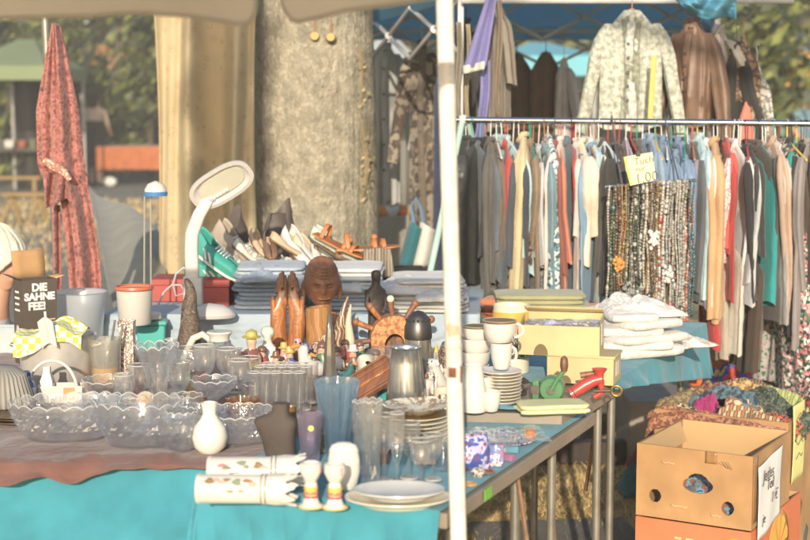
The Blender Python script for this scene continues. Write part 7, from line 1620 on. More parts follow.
# ------------------------------------------------------------------ the higher table
def slab(name, label, px, py, z, wpx, dm, hpx, m, rz=0, cat='cloth', seed=0, layers=2, grp=None, dz=0):
    o = folded(name, label, px, py, z, wpx, dm, hpx, m, rz, cat, grp, seed, layers); o.location.z += dz; return o
slab('orange_cloth', 'orange folded cloth spread behind the green blanket', 545, 322, tb_, 130, .22, 17, cloth(214, 112, 60), -.12, seed=2, layers=2)
slab('peach_cloth', 'peach pink folded cloth between the yellow box and green blanket', 552, 340, tb_, 124, .20, 19, cloth(232, 176, 150), -.06, seed=4, layers=2)
SAGE = cloth(168, 164, 118, bump=.5)
for i in range(4): slab('sage_blanket', f'sage green folded blanket, {["lowest", "second", "third", "topmost"][i]} of the four behind the mug', 542-i*2+(i % 2)*3, 334, tb_, 98-3*i, .2, 5, SAGE, -.10+.03*i, 'blanket', i, 1, 'sage folded blankets', dz=.078+i*.017)
slab('rust_cloth', 'rust orange cloth tucked at the left end behind the green blanket', 504, 330, tb_, 44, .12, 7, cloth(206, 120, 74), -.3, seed=9, layers=1, dz=.09)
for i, (px, py, w_, h, rz) in enumerate(((630, 368, 92, 11, .45), (624, 360, 84, 10, .2), (634, 353, 90, 9, .5), (622, 346, 74, 9, .15), (634, 338, 66, 9, .55), (626, 330, 52, 8, .1))):
    p = at(px, 350-i*1.5, ZB); 
    slab('white_linen', f'white folded linen, {["lowest", "second", "third", "fourth", "fifth", "topmost"][i]} of the pile right of the yellow boxes', px, 353, tb_, w_, .26, h, cloth(232, 226, 218, .76, bump=.6) if i != 3 else cloth(220, 216, 210, bump=.6), rz, 'linen', i+2, 1, 'white linen pile', dz=.023*i)
p = at(634, 351, tb_); p.z += .135; s = sp(p)
def crump(w_, d_, h_, seed, fr=3.2):
    return lambda u, v: ((u-.5)*w_*(1+.12*n3(u*3, v*3, seed)), (v-.5)*d_*(1+.12*n3(u*3, v*3, seed+5)), h_*max(.0, (math.sin(u*PI)*math.sin(v*PI))**.45*(.75+.55*n3(u*fr, v*fr, seed)+.30*abs(n3(u*fr*2.4, v*fr*2.4, seed+2))+.22*n3(u*2.2+v*5, v*17-u*8, seed+4))))
solo('crumpled_linen', 'crumpled white lace linen on top of the white pile at the table end', 'linen', MB().grid(crump(.26, .24, .055, 3, 4), 60, 50), cloth(232, 226, 218, .76, bump=.6), loc=(p.x, p.y, p.z-.01), rz=.3, solid=.004)
solo('crumpled_linen', 'white embroidered cloth lying flat at the far end of the turquoise cloth', 'linen', MB().grid(crump(.20, .28, .03, 8, 4), 50, 50), cloth(240, 230, 220, pat=PT([(240, 232, 224), (236, 228, 218), (206, 180, 140)], 40)), loc=tuple(at(668, 342, tb_)), rz=.5, solid=.004)
# yellow card boxes
YC_ = mat('yellow_card', C(212, 190, 134, .8), .75, var=.14, vs=9, bump=.08, bs=30); LBL = mat('label_white', C(236, 226, 216), .7)
def ybox(label, px, py, z, wpx, dpx, hpx, rz, openb, dz=0):
    p = at(px, py, z); s = sp(p); p.z += dz; w_, d_, h = wpx*s, dpx*s, hpx*s
    t = thing('card_box', label, 'box', tuple(p), rz, 'yellow card boxes'); mb = MB(); th = .003
    hf = h*.80 if openb else h
    mb.box((0, -d_/2, hf/2), (w_, th, hf)); mb.box((0, d_/2, h/2), (w_, th, h))
    for sg in (-1, 1): mb.loft([[(sg*w_/2, y, 0), (sg*w_/2, y, hf+(h-hf)*(y/d_+.5)), (sg*(w_/2-th), y, hf+(h-hf)*(y/d_+.5)), (sg*(w_/2-th), y, 0)] for y in (-d_/2+th*.52, d_/2-th*.52)])
    mb.box((0, 0, th/2+.0005), (w_-th*2.1, d_-th*1.1, th)); obj('body', mb, YC_, t, smooth=False)
    if not openb: obj('lid', MB().box((0, 0, h+.004), (w_+.008, d_+.008, .008)), YC_, t, bevel=.002)
    else:
        obj('inner_paper', MB().grid(lambda u, v: ((u-.5)*w_*.92, (v-.5)*d_*.9, h*.70+.012*n3(u*4, v*4, 3)+.012*v), 16, 10), mat('inner_paper', None, .7, pat=('blotch', [C(206, 206, 216), C(170, 176, 200), C(150, 140, 130), C(220, 216, 214)], 30)), t)
        obj('rear_flap', MB().grid(lambda u, v: ((u-.5)*w_*.98, d_/2+.001-.03*v, h+.018*v), 4, 3), YC_, t, solid=.003)
    obj('label', MB().box((w_/2+.0012, 0, h*.55), (.001, d_*.42, h*.55)), LBL, t, smooth=False)
    mb = MB(); mb.grid(lambda u, v: ((-.22*w_)+.09*w_*math.cos(PI*u)*v, -d_/2-.0019, h*.0+.30*h*math.sin(PI*u)*v+.0005), 16, 3); obj('thumb_cutout', mb, mat('cut_dark', C(120, 100, 60), .9), t)
    return t
ybox('lower pale yellow card box behind the green and red kitchen grinders', 584, 380, tb_, 66, 44, 26, -.30, False)
pz = at(584, 380, tb_); sz_ = sp(pz)
ybox('upper open yellow card box with papers inside and white side label', 561, 379, tb_, 80, 46, 37, -.22, True, 27.5*sz_)
p = at(600, 380, tb_)
slab('yellow_pad', 'pale yellow folded card pad at the front edge of the higher table', 552, 411, tb_, 74, .10, 9, mat('pad_yellow', C(226, 220, 160), .8, var=.06), .15, 'pad', 1, 2)
# kitchen grinders
GRN = mat('green_enamel', C(76, 132, 86), .35, var=.15, coat=.3); REDE = mat('red_enamel', C(196, 60, 46), .35, var=.12, coat=.3); BRASS = mat('brass', C(190, 150, 80), .3, .9)
p = at(549, 403, tb_); s = sp(p); t = thing('kitchen_grinder', 'green enamel kitchen grinder with wooden crank knob before the yellow boxes', 'grinder', tuple(p), -.2)
obj('base_plate', MB().box((0, 0, 1.5*s), (34*s, 18*s, 3*s)), GRN, t, bevel=.002)
obj('housing', MB().lathe([(.001, -9*s), (11*s, -9*s), (13*s, -6*s), (13*s, 6*s), (11*s, 9*s), (.001, 9*s)], 28, c=(3*s, 0, 15*s), M=Matrix.Rotation(PI/2, 4, 'X')), GRN, t)
obj('clamp_arm', MB().box((-13*s, 0, 12*s), (7*s, 12*s, 22*s)), GRN, t, bevel=.003); obj('drum', MB().tube([(-13*s, -7*s, 14*s), (-13*s, 7*s, 14*s)], 5*s, 14), DARKMET, t)
obj('axle', MB().tube([(3*s, -10*s, 15*s), (3*s, -14*s, 15*s)], 4*s, 12), DARKMET, t)
cr = obj('crank', MB().tube([(3*s, -13*s, 15*s), (9*s, -14*s, 26*s), (16*s, -14*s, 36*s)], [2.4*s, 2.2*s, 2.6*s], 10), GRN, t)
obj('wooden_knob', MB().lathe([(.001, 0), (3*s, 0), (4.2*s, 6*s), (3.6*s, 13*s), (.001, 16*s)], 16, c=(16*s, -14*s, 35*s)), WOODD, t)
p = at(588, 398, tb_); s = sp(p); t = thing('kitchen_grinder', 'red enamel hand mincer with brass ring handle right of the green grinder', 'grinder', tuple(p), -.15)
obj('body', MB().tube([(-14*s, -4*s, 6*s), (-4*s, -2*s, 13*s), (6*s, 0, 18*s), (14*s, 0, 20*s)], [6*s, 6.5*s, 6*s, 5*s], 16), REDE, t)
obj('hopper', MB().lathe([(4*s, 0), (4.5*s, 8*s), (8*s, 13*s), (7*s, 13*s), (3.5*s, 8*s)], 20, c=(11*s, 0, 17*s)), REDE, t)
obj('clamp', MB().tube([(12*s, 0, 18*s), (14*s, 0, 6*s), (6*s, 0, 1*s)], [4*s, 3*s, 3*s], 10), REDE, t); obj('front_ring', MB().tube([(-15*s, -4.4*s, 5.4*s), (-17.5*s, -5*s, 3.8*s)], 7*s, 18), REDE, t)
obj('screw', MB().tube([(6*s, -5*s, 8*s), (24*s, -6*s, 9*s)], 1.3*s, 8), DARKMET, t)
obj('ring_handle', MB().tube([((28+5*math.cos(a))*s, -6*s, (9+5*math.sin(a))*s) for a in [2*PI*i/20 for i in range(21)]], 1.4*s, 8), BRASS, t)
obj('wooden_grip', MB().tube([(-8*s, 3*s, 22*s), (10*s, 5*s, 25*s)], [3.2*s, 2.6*s], 10), WOODB, t)
# ------------------------------------------------------------------ crockery left of the yellow boxes
PD = [(r*.6, h*.8) for r, h in PL]
for i in range(10):
    p = at(500, 405, tb_); s = sp(p)
    put('saucer', f'cream saucer, {ordn(i)} from the bottom of the stack behind the table edge', 'plate', 500+R.uniform(-.8, .8), 404, tb_, PD, CREAMP if i % 3 else WHITEP, 36, dz=i*3.3*s, group='stacked cream saucers')
def cup(name, label, px, py, z, r, h, m, rz, grp=None, band=None, dz=0):
    p = at(px, py, z); s = sp(p); p.z += dz; t = thing(name, label, 'cup', tuple(p), rz, grp)
    sub('body', t, (0, 0, 0), vessel([(r*.62, 0), (r*.70, 1), (r*.92, h*.45), (r, h)], 1, 2), m, s, 32)
    obj('handle', MB().tube([((r*.86+math.sin(a)*r*.55)*s, 0, (h*.52+math.cos(a)*h*.32)*s) for a in [PI*i/10 for i in range(11)]], 1.5*s, 8), m, t)
    if band: sub('rim_band', t, (0, 0, 0), [(r*.985, h*.9), (r*1.012, h*.93), (r*1.015, h)], band, s, 32)
    return t
zsau = tb_+33*s
cup('coffee_cup', 'plain white cup standing on the saucer stack', 501, 404, tb_, 11, 26, WHITEP, .2, 'white coffee cups', dz=36*s)
cup('coffee_cup', 'white cup with gold rim tilted on top of the other cup by the mug', 499, 404, tb_, 17, 22, WHITEP, .1, 'white coffee cups', GOLD, dz=63*s)
for i in range(4):
    cup('tea_cup', f'white tea cup, {["lowest", "second", "third", "topmost"][i]} in the nested pile right of the pole', 474+i, 394, tb_, 15, 16, WHITEP, 2.4, 'nested white tea cups', GOLD if i == 3 else None, dz=(14+i*13)*sp(at(474, 394, tb_)))
put('upturned_bowl', 'white upturned bowl under the nested tea cups', 'bowl', 474, 395, tb_, [(.1, 0), (19, 0), (18.5, 2), (15, 10), (9, 15), (.1, 15)], WHITEP, 32)
put('sugar_bowl', 'cream rimmed white bowl left of the saucer stack', 'bowl', 478, 405, tb_, vessel([(11, 0), (13, 1), (17, 14), (16, 26), (15, 30)], 1, 3), WHITEP, 36)
put('milk_jug', 'tall plain white milk jug right of the pole at the table edge', 'jug', 474, 411, tb_, [(.1, 0), (12, 0), (13, 4), (12.5, 20), (9.5, 36), (9, 44), (10, 47), (8.4, 47), (7.6, 40), (.1, 36)], WHITEP, 36)
cup('egg_cup', 'small white cup with grey mark in front of the saucer stack', 491, 411, tb_, 10, 20, WHITEP, -2.4)
p = at(511, 372, tb_); s = sp(p); t = thing('painted_mug', 'large mug with yellow, pink and black painted bands behind the cups', 'mug', tuple(p), -.1)
BW = mat('black_scribble', None, .35, pat=('blotch', [C(60, 56, 50), C(200, 190, 176), C(70, 64, 58), C(150, 140, 126)], 110), coat=.3)
def cyl(z0, z1, r): return [(r-.6, z0), (r, z0+.1), (r, z1-.1), (r-.6, z1)]
sub('body', t, (0, 0, 0), vessel([(17, 0), (18, 1), (18, 66), (18.4, 68)], 1.6, 3), CREAMP, s, 40); sub('black_band', t, (0, 0, 0), cyl(16, 40, 18.6), BW, s, 40); sub('pink_band', t, (0, 0, 0), cyl(41, 52, 18.6), mat('pink_glaze', C(214, 160, 146), .35, coat=.3), s, 40); sub('yellow_band', t, (0, 0, 0), cyl(53, 62, 18.8), mat('yellow_glaze', C(232, 180, 60), .35, coat=.3), s, 40)
obj('handle', MB().tube([((17+math.sin(a)*13)*s, 0, (38+math.cos(a)*17)*s) for a in [PI*i/12 for i in range(13)]], 2.4*s, 10), CREAMP, t)
for i in range(5): put('wicker_bowl', f'cream rimmed bowl, {["lowest", "second", "third", "fourth", "topmost"][i]} of the stack beside the painted mug', 'bowl', 470, 372, tb_, vessel([(8, 0), (9, 1), (12, 9)], 1, 2), mat('cream_bowl', C(222, 204, 166), .45), 30, dz=(2+i*8)*s, group='stacked cream bowls')
put('brown_pot', 'dark brown flowered pot hidden between the pole and cream bowls', 'pot', 456, 372, tb_, [(.1, 0), (13, 0), (17, 8), (18, 20), (14, 30), (.1, 30)], mat('brown_flower', None, .4, pat=('blotch', [C(110, 80, 64), C(180, 150, 120), C(90, 62, 50), C(226, 210, 186)], 60)), 30)
for i, (px, py, l) in enumerate(((524, 388, 'dark rusty iron lying left of the green grinder'), (520, 396, 'small brown metal part beside the saucer stack'))):
    p = at(px, py, tb_); s = sp(p); mb = MB(); mb.tube([(-8*s, 0, 2*s), (0, -2*s, 8*s), (7*s, 0, 3*s)], [2.5*s, 3.5*s, 2*s], 8); mb.box((2*s, 0, 3*s), (10*s, 8*s, 5*s)); solo('iron_part', l, 'metal part', mb, EBONY, loc=tuple(p), rz=i)
put('glass_plate', 'blue rimmed plate lying flat under the saucer stack', 'plate', 510, 406, tb_-.003, [(.1, 0), (20, 0), (26, 2), (25, 2.6), (.1, 1.2)], mat('blue_plate', C(120, 180, 206), .3, coat=.3), 36)
# ------------------------------------------------------------------ packets on the near table right of the pole
p = at(500, 442, ta); s = sp(p)
t = thing('wrapped_plate', 'blue and white patterned plate wrapped in clear plastic right of the pole', 'plate', tuple(p), .1)
sub('dish', t, (0, 0, 0), [(.1, 0), (24, 0), (36, 4), (36, 5), (22, 2), (.1, 1.6)], mat('blue_pattern', None, .3, pat=('blotch', [C(60, 100, 170), C(210, 216, 226), C(50, 70, 120), C(226, 228, 232), C(96, 150, 200)], 50), coat=.3), s, 44)
def wrap(u, v): return ((u-.5)*92*s, (v-.5)*70*s, (7.5+2*math.sin(u*PI)*math.sin(v*PI)+2.5*n3(u*5, v*5, 1)+1.2*abs(n3(u*12, v*12, 4)))*s)
obj('plastic_wrap', MB().grid(wrap, 50, 40), PLASTIC, t)
p = at(487, 453, ta); s = sp(p)
solo('orange_packet', 'flat orange and cream packet under the wrapped blue plate', 'packet', MB().box((0, 0, 3*s), (36*s, 12*s, 6*s)), mat('orange_packet', None, .5, pat=('stripe', [C(226, 160, 90), C(236, 206, 160), C(214, 140, 76)], 9)), loc=tuple(p), rz=.1, bevel=.003)
for i, (px, py, w_, h_, l, m_) in enumerate(((476, 470, 30, 34, 'purple and blue glossy bag leaning right of the white pole', mat('foil_purple', None, .25, pat=('blotch', [C(110, 80, 140), C(60, 90, 170), C(200, 190, 220), C(150, 70, 120)], 45), bump=.8, bs=25)), (490, 466, 26, 20, 'pink and blue foil packet before the wrapped plate', mat('foil_pink', None, .25, pat=('blotch', [C(206, 120, 150), C(120, 140, 190), C(226, 220, 226), C(150, 70, 110)], 50), bump=.8, bs=25)))):
    p = at(px, py, ta); s = sp(p)
    def pk(u, v, w_=w_, h_=h_): return ((u-.5)*w_*s, (-6*math.sin(u*PI)*math.sin(v*PI)+8*v+2*n3(u*5, v*5, 2))*s, h_*v*s)
    solo('foil_packet', l, 'packet', MB().grid(pk, 16, 16), m_, loc=tuple(p), rz=.3-.5*i, solid=.006)
put('stone_trinket', 'small brown and white stone trinket at the edge of the turquoise cloth', 'trinket', 478, 476, ta, [(.1, 0), (6, 0), (8, 4), (5, 8), (.1, 9)], mat('trinket', None, .4, pat=('blotch', [C(110, 80, 64), C(226, 214, 200), C(90, 66, 54)], 120)), 12)
put('dark_disc', 'small dark blue round tin beside the wrapped plate', 'tin', 473, 444, ta, [(.1, 0), (8, 0), (8, 7), (.1, 8)], mat('darkblue', C(60, 76, 110), .4), 24)
p = A_fr+vA*.235+Vector((.004, -.002, -.018)); zr = math.atan2(vA.y, vA.x)
tq = solo('green_sticker', 'bright green price sticker on the grey edge of the near table', 'sticker', MB().box((0, 0, 0), (.045, .0015, .026)), mat('green_sticker', C(120, 200, 60), .6), loc=tuple(p), rz=zr)
# ------------------------------------------------------------------ cardboard boxes on the ground at right
def bbox(name, label, corner, ex, ey, w_, d_, h, m, holes, z0, inner, th=.006, group=None):
    """open fruit box: corner = front right lower corner, ex points left along the front, ey back along the right side"""
    t = thing(name, label, 'box', (corner.x, corner.y, z0), 0, group)
    up = Vector((0, 0, 1)); n_f = ex.cross(up).normalized()
    def pt(a, b, z): return ex*a+ey*b+up*z
    def wall(mb, a0, b0, a1, b1, inw):
        p0, p1 = pt(a0, b0, 0), pt(a1, b1, 0)
        mb.add([p0, p1, p1+up*h, p0+up*h, p0+inw*th, p1+inw*th, p1+inw*th+up*h, p0+inw*th+up*h], [(0, 1, 2, 3), (7, 6, 5, 4), (3, 2, 6, 7), (0, 4, 5, 1), (0, 3, 7, 4), (1, 5, 6, 2)])
    # front wall with holes: grid of quads with cut openings
    nx, nz = (170, 90) if holes else (8, 6)
    mbf = MB(); vs, fs = [], []
    for lay in (0, 1):
        for j in range(nz+1):
            for i in range(nx+1): vs.append(pt(w_*i/nx, th*lay, h*j/nz))
    def hole(a, z):
        for (ca, cz, ra, rz_) in holes:
            if ((a-ca)/ra)**2+((z-cz)/rz_)**2 < 1: return True
        return False
    N_ = (nx+1)*(nz+1); keep = {}
    for j in range(nz):
        for i in range(nx):
            keep[(i, j)] = not hole((i+.5)/nx, (j+.5)/nz)
    for (i, j), kq in keep.items():
        if kq:
            q = [j*(nx+1)+i, j*(nx+1)+i+1, (j+1)*(nx+1)+i+1, (j+1)*(nx+1)+i]
            fs += [tuple(q), tuple(x+N_ for x in q[::-1])]
            for (di, dj, e) in ((-1, 0, (0, 3)), (1, 0, (1, 2)), (0, -1, (0, 1)), (0, 1, (3, 2))):
                if not keep.get((i+di, j+dj), False): a, b = q[e[0]], q[e[1]]; fs.append((a, b, b+N_, a+N_))
    mbf.add(vs, fs); obj('front_panel', mbf, m, t, smooth=False)
    mb = MB(); g = th*1.02
    wall(mb, 0, g, 0, d_, ex); obj('side_panel', mb, m, t, smooth=False)
    mb = MB(); wall(mb, w_, g, w_, d_, -ex); obj('side_panel', mb, m, t, smooth=False)
    mb = MB(); wall(mb, th*1.02, d_, w_-th*1.02, d_, -ey); obj('back_panel', mb, inner, t, smooth=False)
    mb = MB(); mb.add([pt(th, th*1.05, .004), pt(w_-th, th*1.05, .004), pt(w_-th, d_-th*1.05, .004), pt(th, d_-th*1.05, .004)], [(0, 1, 2, 3)]); obj('bottom', mb, inner, t, smooth=False)
    return t, pt
f_r, f_l, r_b = at(753, 457, .60), at(637, 443, .60), at(791, 431, .60)
ex = (f_l-f_r); wbx = ex.length; ex.normalize(); ey = (r_b-f_r); dbx = ey.length; ey.normalize()
HB = .215; ZBX = .60-HB
BOXTOP, pt_ = bbox('fruit_box', 'plain brown open cardboard fruit box with hand hole and two round holes', Vector((f_r.x, f_r.y, 0)), ex, ey, wbx, dbx, HB, CARD, [(.46, .52, .13, .11), (.46, .56, .095, .12), (.83, .30, .052, .092), (.20, .26, .052, .092)], ZBX, CARDIN)
# stiffening flaps at inner left corner and a taped scrap mark
obj('inner_flap', MB().add([pt_(wbx-.008, .008, HB), pt_(wbx-.008, dbx*.9, HB+.0), pt_(wbx-.03, dbx*.9, HB-.06), pt_(wbx-.03, .03, HB-.06)], [(0, 1, 2, 3)]), CARDIN, BOXTOP, solid=.003, smooth=False)
mb = MB(); 
for k in range(5):
    a = .10+.012*k; mb.tube([pt_(a*wbx*2.2*.5+.02, -.001, HB*.80), pt_(a*wbx*2.2*.5+.035+.004*(k % 2), -.001, HB*.89)], .0008, 4)
mb.tube([pt_(.06, -.001, HB*.79), pt_(.12, -.001, HB*.90)], .0008, 4)
obj('pencil_scrawl', mb, mat('scrawl', C(140, 104, 66), .9), BOXTOP)
TAPE = mat('brown_tape', C(168, 122, 70), .35, var=.2, vs=30)
obj('tape_strip', MB().grid(lambda u, v: tuple(pt_(wbx*(.30+.10*u), -.0012-.0006*v, HB*(1-.16*v))), 4, 4), TAPE, BOXTOP, solid=.0006)
obj('corner_tape', MB().grid(lambda u, v: tuple(pt_(.0-.0012, dbx*(.02+.10*u), HB*(.98-.9*v))), 4, 6), TAPE, BOXTOP, solid=.0006)
for k_, (a_, z_, l_) in enumerate(((.62, .20, .05), (.30, .14, .03), (.72, .78, .04))): obj('scuff', MB().grid(lambda u, v: tuple(pt_(wbx*a_+l_*(u-.5), -.0011, HB*z_+.006*(v-.5)+.008*(u-.5)*math.sin(u*7))), 8, 2), CARDIN, BOXTOP, solid=.0004)
# white note on the right side
NOTE = mat('note_white', C(236, 232, 226), .8, var=.04)
def notef(a0, a1, z0, z1, off=.004, slant=0):
    nrm = ey.cross(Vector((0, 0, 1))).normalized()
    if nrm.dot(Vector((0, -1, 0))) < 0: nrm = -nrm
    base = Vector((f_r.x, f_r.y, ZBX))
    return nrm, (lambda u, v: tuple(base+ey*(dbx*(a0+(a1-a0)*u))+Vector((0, 0, HB*(z1+(z0-z1)*v)+slant*(u-.5)))+nrm*(off+.006*v*math.sin(u*3+1)+.0015*math.sin(u*9+v*5))))
nrm, nf = notef(.10, .74, -.12, .86, .005, .02)
t = thing('paper_note', 'white handwritten paper note taped to the right side of the plain fruit box', 'sign'); obj('sheet', MB().grid(nf, 16, 20), NOTE, t, solid=.0008)
def wr(s_, size, a, zf):
    o = Vector(nf(a, zf))+nrm*.0045
    return text('writing', s_, size, mat('ink_grey', C(70, 66, 70), .8), t, frame(o, ey, Vector((0, 0, 1)), nrm), shear=.2, bold=-.0004)
wr('Jedes', .05, .12, .24); wr('Teil', .045, .3, .42); wr('1 €', .045, .45, .64); wr('je', .04, .12, .82)
# lower printed box
BOXLOW, pl_ = bbox('fruit_box', 'orange printed fruit box with citrus slice pictures under the plain box', Vector((f_r.x, f_r.y, 0)), ex, ey, wbx*1.0, dbx*1.35, ZBX-.008, ORANGEP, [], .003, CARDIN)
mb = MB(); rr = random.Random(5)
for row in range(2):
    a = .62
    while a > .22: 
        l = rr.uniform(.012, .03); mb.box(tuple(pl_(a*wbx, -.0012, ZBX-.055-.02*row)), (l*.9, .001, .007), Matrix.Rotation(math.atan2(ex.y, ex.x), 4, 'Z')); a -= (l+.012)/wbx
obj('print_line', mb, mat('print_cream2', C(240, 200, 130), .7), BOXLOW, smooth=False)
def slice_(px_a, z, r, onside):
    def f(u, v):
        q = pl_(px_a*wbx, -.0014, z)+ex*(-r*v*math.cos(2*PI*u))+Vector((0, 0, r*v*math.sin(2*PI*u))) if not onside else pl_(0, px_a, z)+nrm*.0014+ey*(r*v*math.cos(2*PI*u))+Vector((0, 0, r*v*math.sin(2*PI*u)))
        return tuple(q)
    obj('citrus_rind', MB().grid(f, 28, 2), mat('rind', C(232, 150, 40), .6), BOXLOW, solid=.0008)
    mb = MB()
    for k in range(9):
        a0, a1 = 2*PI*k/9+.07, 2*PI*(k+1)/9-.07
        pts = []
        for (rr_, aa) in ((.12, (a0+a1)/2), (.82, a0), (.88, (a0+a1)/2), (.82, a1)):
            q = Vector(f(aa/(2*PI), rr_)); q += (nrm if onside else Vector((0, 0, 0))+ex.cross(Vector((0, 0, 1)))*(1 if ex.cross(Vector((0, 0, 1))).y < 0 else -1))*.0012; pts.append(q)
        mb.add(pts, [(0, 1, 2, 3)])
    obj('citrus_segments', mb, mat('citrus', C(240, 186, 70), .6), BOXLOW, smooth=False)
slice_(.14, ZBX-.085, .055, False); slice_(.28, ZBX-.12, .11, True)
mb = MB(); 
for k in range(3):
    b = .46+.10*k
    def lf(u, v): return tuple(pl_(0, b+.05*(u-.5)+.03*v, .10+.07*k+.09*v-.05*abs(u-.5)*v)+nrm*.0016)
    mb.grid(lf, 6, 6)
obj('leaf_print', mb, mat('leaf_print', C(96, 104, 96), .7), BOXLOW, solid=.0006)
# rear box with heap of scarves
bf_l = at(682, 424, .56); rbase = Vector((bf_l.x, bf_l.y, 0))
cR = at(800, 436, .56)
ex2 = ex.copy(); 
cr_ = Vector((cR.x+.02, cR.y+.22, 0)); w2 = .46
BOXR, pr_ = bbox('fruit_box', 'rear cardboard box heaped with colourful scarves at the right edge', cr_, ex2, ey, w2, .34, .55, CARD, [], .003, CARDIN)
nr2 = nrm
b0 = Vector((cr_.x, cr_.y, .003))
t = thing('yellow_note', 'pale yellow handwritten note on the side of the rear scarf box', 'sign')
def nf2(u, v): return tuple(b0+ey*(.03+.15*u)+Vector((0, 0, .60-.26*v))+nr2*(.006+.004*math.sin(v*3)))
obj('sheet', MB().grid(nf2, 8, 12), mat('note_yellow', C(232, 224, 140), .8), t, solid=.0008)
mb = MB()
for k in range(4):
    z = .56-.045*k; mb.tube([tuple(b0+ey*(.06+.02*j)+Vector((0, 0, z+.008*((j*7+k) % 3-1)))+nr2*.0125) for j in range(5)], .0009, 4)
obj('writing', mb, mat('ink_grey', C(70, 66, 70), .8), t)
cen = pr_(w2*.5, .17, 0)+Vector((cr_.x, cr_.y, 0))
def heapz(x, y):
    return .50+.075*math.exp(-((x-.03)/.20)**2-((y-.08)/.15)**2)+.03*n3(x*9, y*9, 2)
HEAP = [([(-.25, -.16), (-.08, -.15), (.10, -.17), (.22, -.14)], .13, (176, 104, 70), [(176, 108, 74), (150, 84, 60), (190, 140, 104), (120, 80, 64)], 'orange brown paisley scarf along the front edge of the scarf box'),
 ([(-.02, -.12), (.06, -.08), (.12, -.12), (.20, -.10)], .10, (140, 104, 76), [(206, 180, 140), (70, 56, 46), (176, 120, 80)], 'leopard spotted scarf in the front of the heap'),
 ([(-.16, -.02), (-.06, .03), (.02, .0), (.08, -.05)], .11, (60, 96, 120), [(60, 96, 120), (110, 140, 150), (46, 66, 84)], 'blue grey knitted scarf near the middle of the heap'),
 ([(.02, .05), (.12, .0), (.20, -.03), (.27, -.04)], .10, (70, 84, 70), [(70, 84, 70), (104, 114, 92), (50, 56, 52)], 'dark green striped scarf rolled at the heap right side'),
 ([(.02, .12), (.10, .08), (.19, .09), (.24, .05)], .14, (150, 170, 96), [(150, 176, 96), (110, 130, 70), (206, 150, 90), (180, 196, 130)], 'lime green flowered scarf on top of the heap'),
 ([(-.08, .14), (.0, .10), (.08, .12)], .12, (180, 136, 72), [(190, 140, 70), (120, 80, 50), (220, 180, 110)], 'mustard and brown scarf at the very top of the heap'),
 ([(-.27, -.03), (-.20, .04), (-.12, .06)], .14, (150, 130, 96), [(150, 130, 96), (110, 96, 70)], 'olive tan scarf on the heap left side'),
 ([(-.13, -.07), (-.09, -.05), (-.05, -.06)], .07, (170, 40, 110), None, 'magenta scarf corner peeking from the heap'),
 ([(-.02, -.06), (.05, -.03), (.11, -.06)], .09, (206, 140, 96), [(216, 156, 110), (110, 66, 50), (230, 190, 150)], 'tan and brown ruffled scarf in the heap centre'),
 ([(.12, -.06), (.18, -.07), (.25, -.09)], .09, (216, 100, 70), [(216, 100, 70), (70, 70, 60)], 'coral and black scarf at the right front of the heap'),
 ([(-.2, .16), (-.05, .18), (.12, .17), (.26, .14)], .16, (90, 80, 60), [(90, 80, 60), (196, 160, 90), (120, 60, 50)], 'dark patterned scarf at the back of the heap'),
 ([(-.22, .08), (-.14, .10), (-.06, .06)], .10, (60, 110, 116), [(60, 110, 116), (180, 150, 90), (120, 40, 60)], 'teal and plum paisley scarf behind the olive one'),
 ([(-.24, -.09), (-.16, -.08), (-.10, -.11)], .09, (200, 186, 150), [(206, 190, 150), (90, 70, 56)], 'cream and brown printed scarf above the orange one')]
for i, (path, wd, c, pt2, l) in enumerate(HEAP):
    P2 = [Vector((x, y, 0)) for x, y in path]; npt = len(P2)
    def lay(u, v, P2=P2, npt=npt, wd=wd, i=i):
        f = u*(npt-1); k = min(int(f), npt-2); q = P2[k].lerp(P2[k+1], f-k); d = (P2[min(k+1, npt-1)]-P2[max(0, k)]).normalized(); nrm_ = Vector((-d.y, d.x, 0))
        w2 = wd*(.8+.35*n3(u*3, i, 1)); q = q+nrm_*w2*(v-.5)+d*.02*n3(v*3, u*4, i)
        fold = .030*abs(math.sin(v*PI*2.6+1.2*n3(u*4, i, 3)+i))**.7+.016*abs(n3(u*9, v*5, i+3))
        edge = .030*(abs(v-.5)*2)**4+.03*(abs(u-.5)*2)**6
        return (q.x, q.y, heapz(q.x, q.y)+.010+.006*(i % 4)+fold-edge)
    m = cloth(*c, pat=PT(pt2, (130, 14, 45)[i % 3], ('cell', 'stripe', 'noise')[i % 3]) if pt2 else None, bump=.5, bs=50)
    solo('scarf', l, 'scarf', MB().grid(lay, 64, 34), m, loc=(cen.x, cen.y, 0), rz=math.atan2(-ex.y, -ex.x), solid=.005, group='scarves heaped in the rear box')
p = Vector((cen.x+.26, cen.y-.10, .585)); mb = MB()
for k in range(90):
    a = R.random()*2*PI; b = R.uniform(-.2, 1)*PI/2; d = Vector((math.cos(a)*math.cos(b), math.sin(a)*math.cos(b), math.sin(b)*.8)); q = d.orthogonal().normalized(); w3 = d.cross(q); r = R.uniform(.03, .055)
    mb.add([d*r-q*.013, d*r*1.12+w3*.010, d*r+q*.013, d*r*.86-w3*.012], [(0, 1, 2, 3)])
solo('pink_pompon', 'bright pink ruffled flower scrunchie on the right end of the scarf heap', 'accessory', mb, cloth(220, 50, 90), loc=tuple(p), smooth=False)
solo('heap_filling', 'dark folded cloth filling under the heap of scarves', 'cloth', MB().grid(lambda u, v: ((u-.5)*.44, (v-.5)*.32, heapz((u-.5)*.44, (v-.5)*.32)-.012), 40, 30), cloth(90, 76, 60), loc=(cen.x, cen.y, .0), rz=math.atan2(-ex.y, -ex.x), solid=.004)
p = pt_(wbx*.30, dbx*.6, .02)+Vector((f_r.x, f_r.y, ZBX))
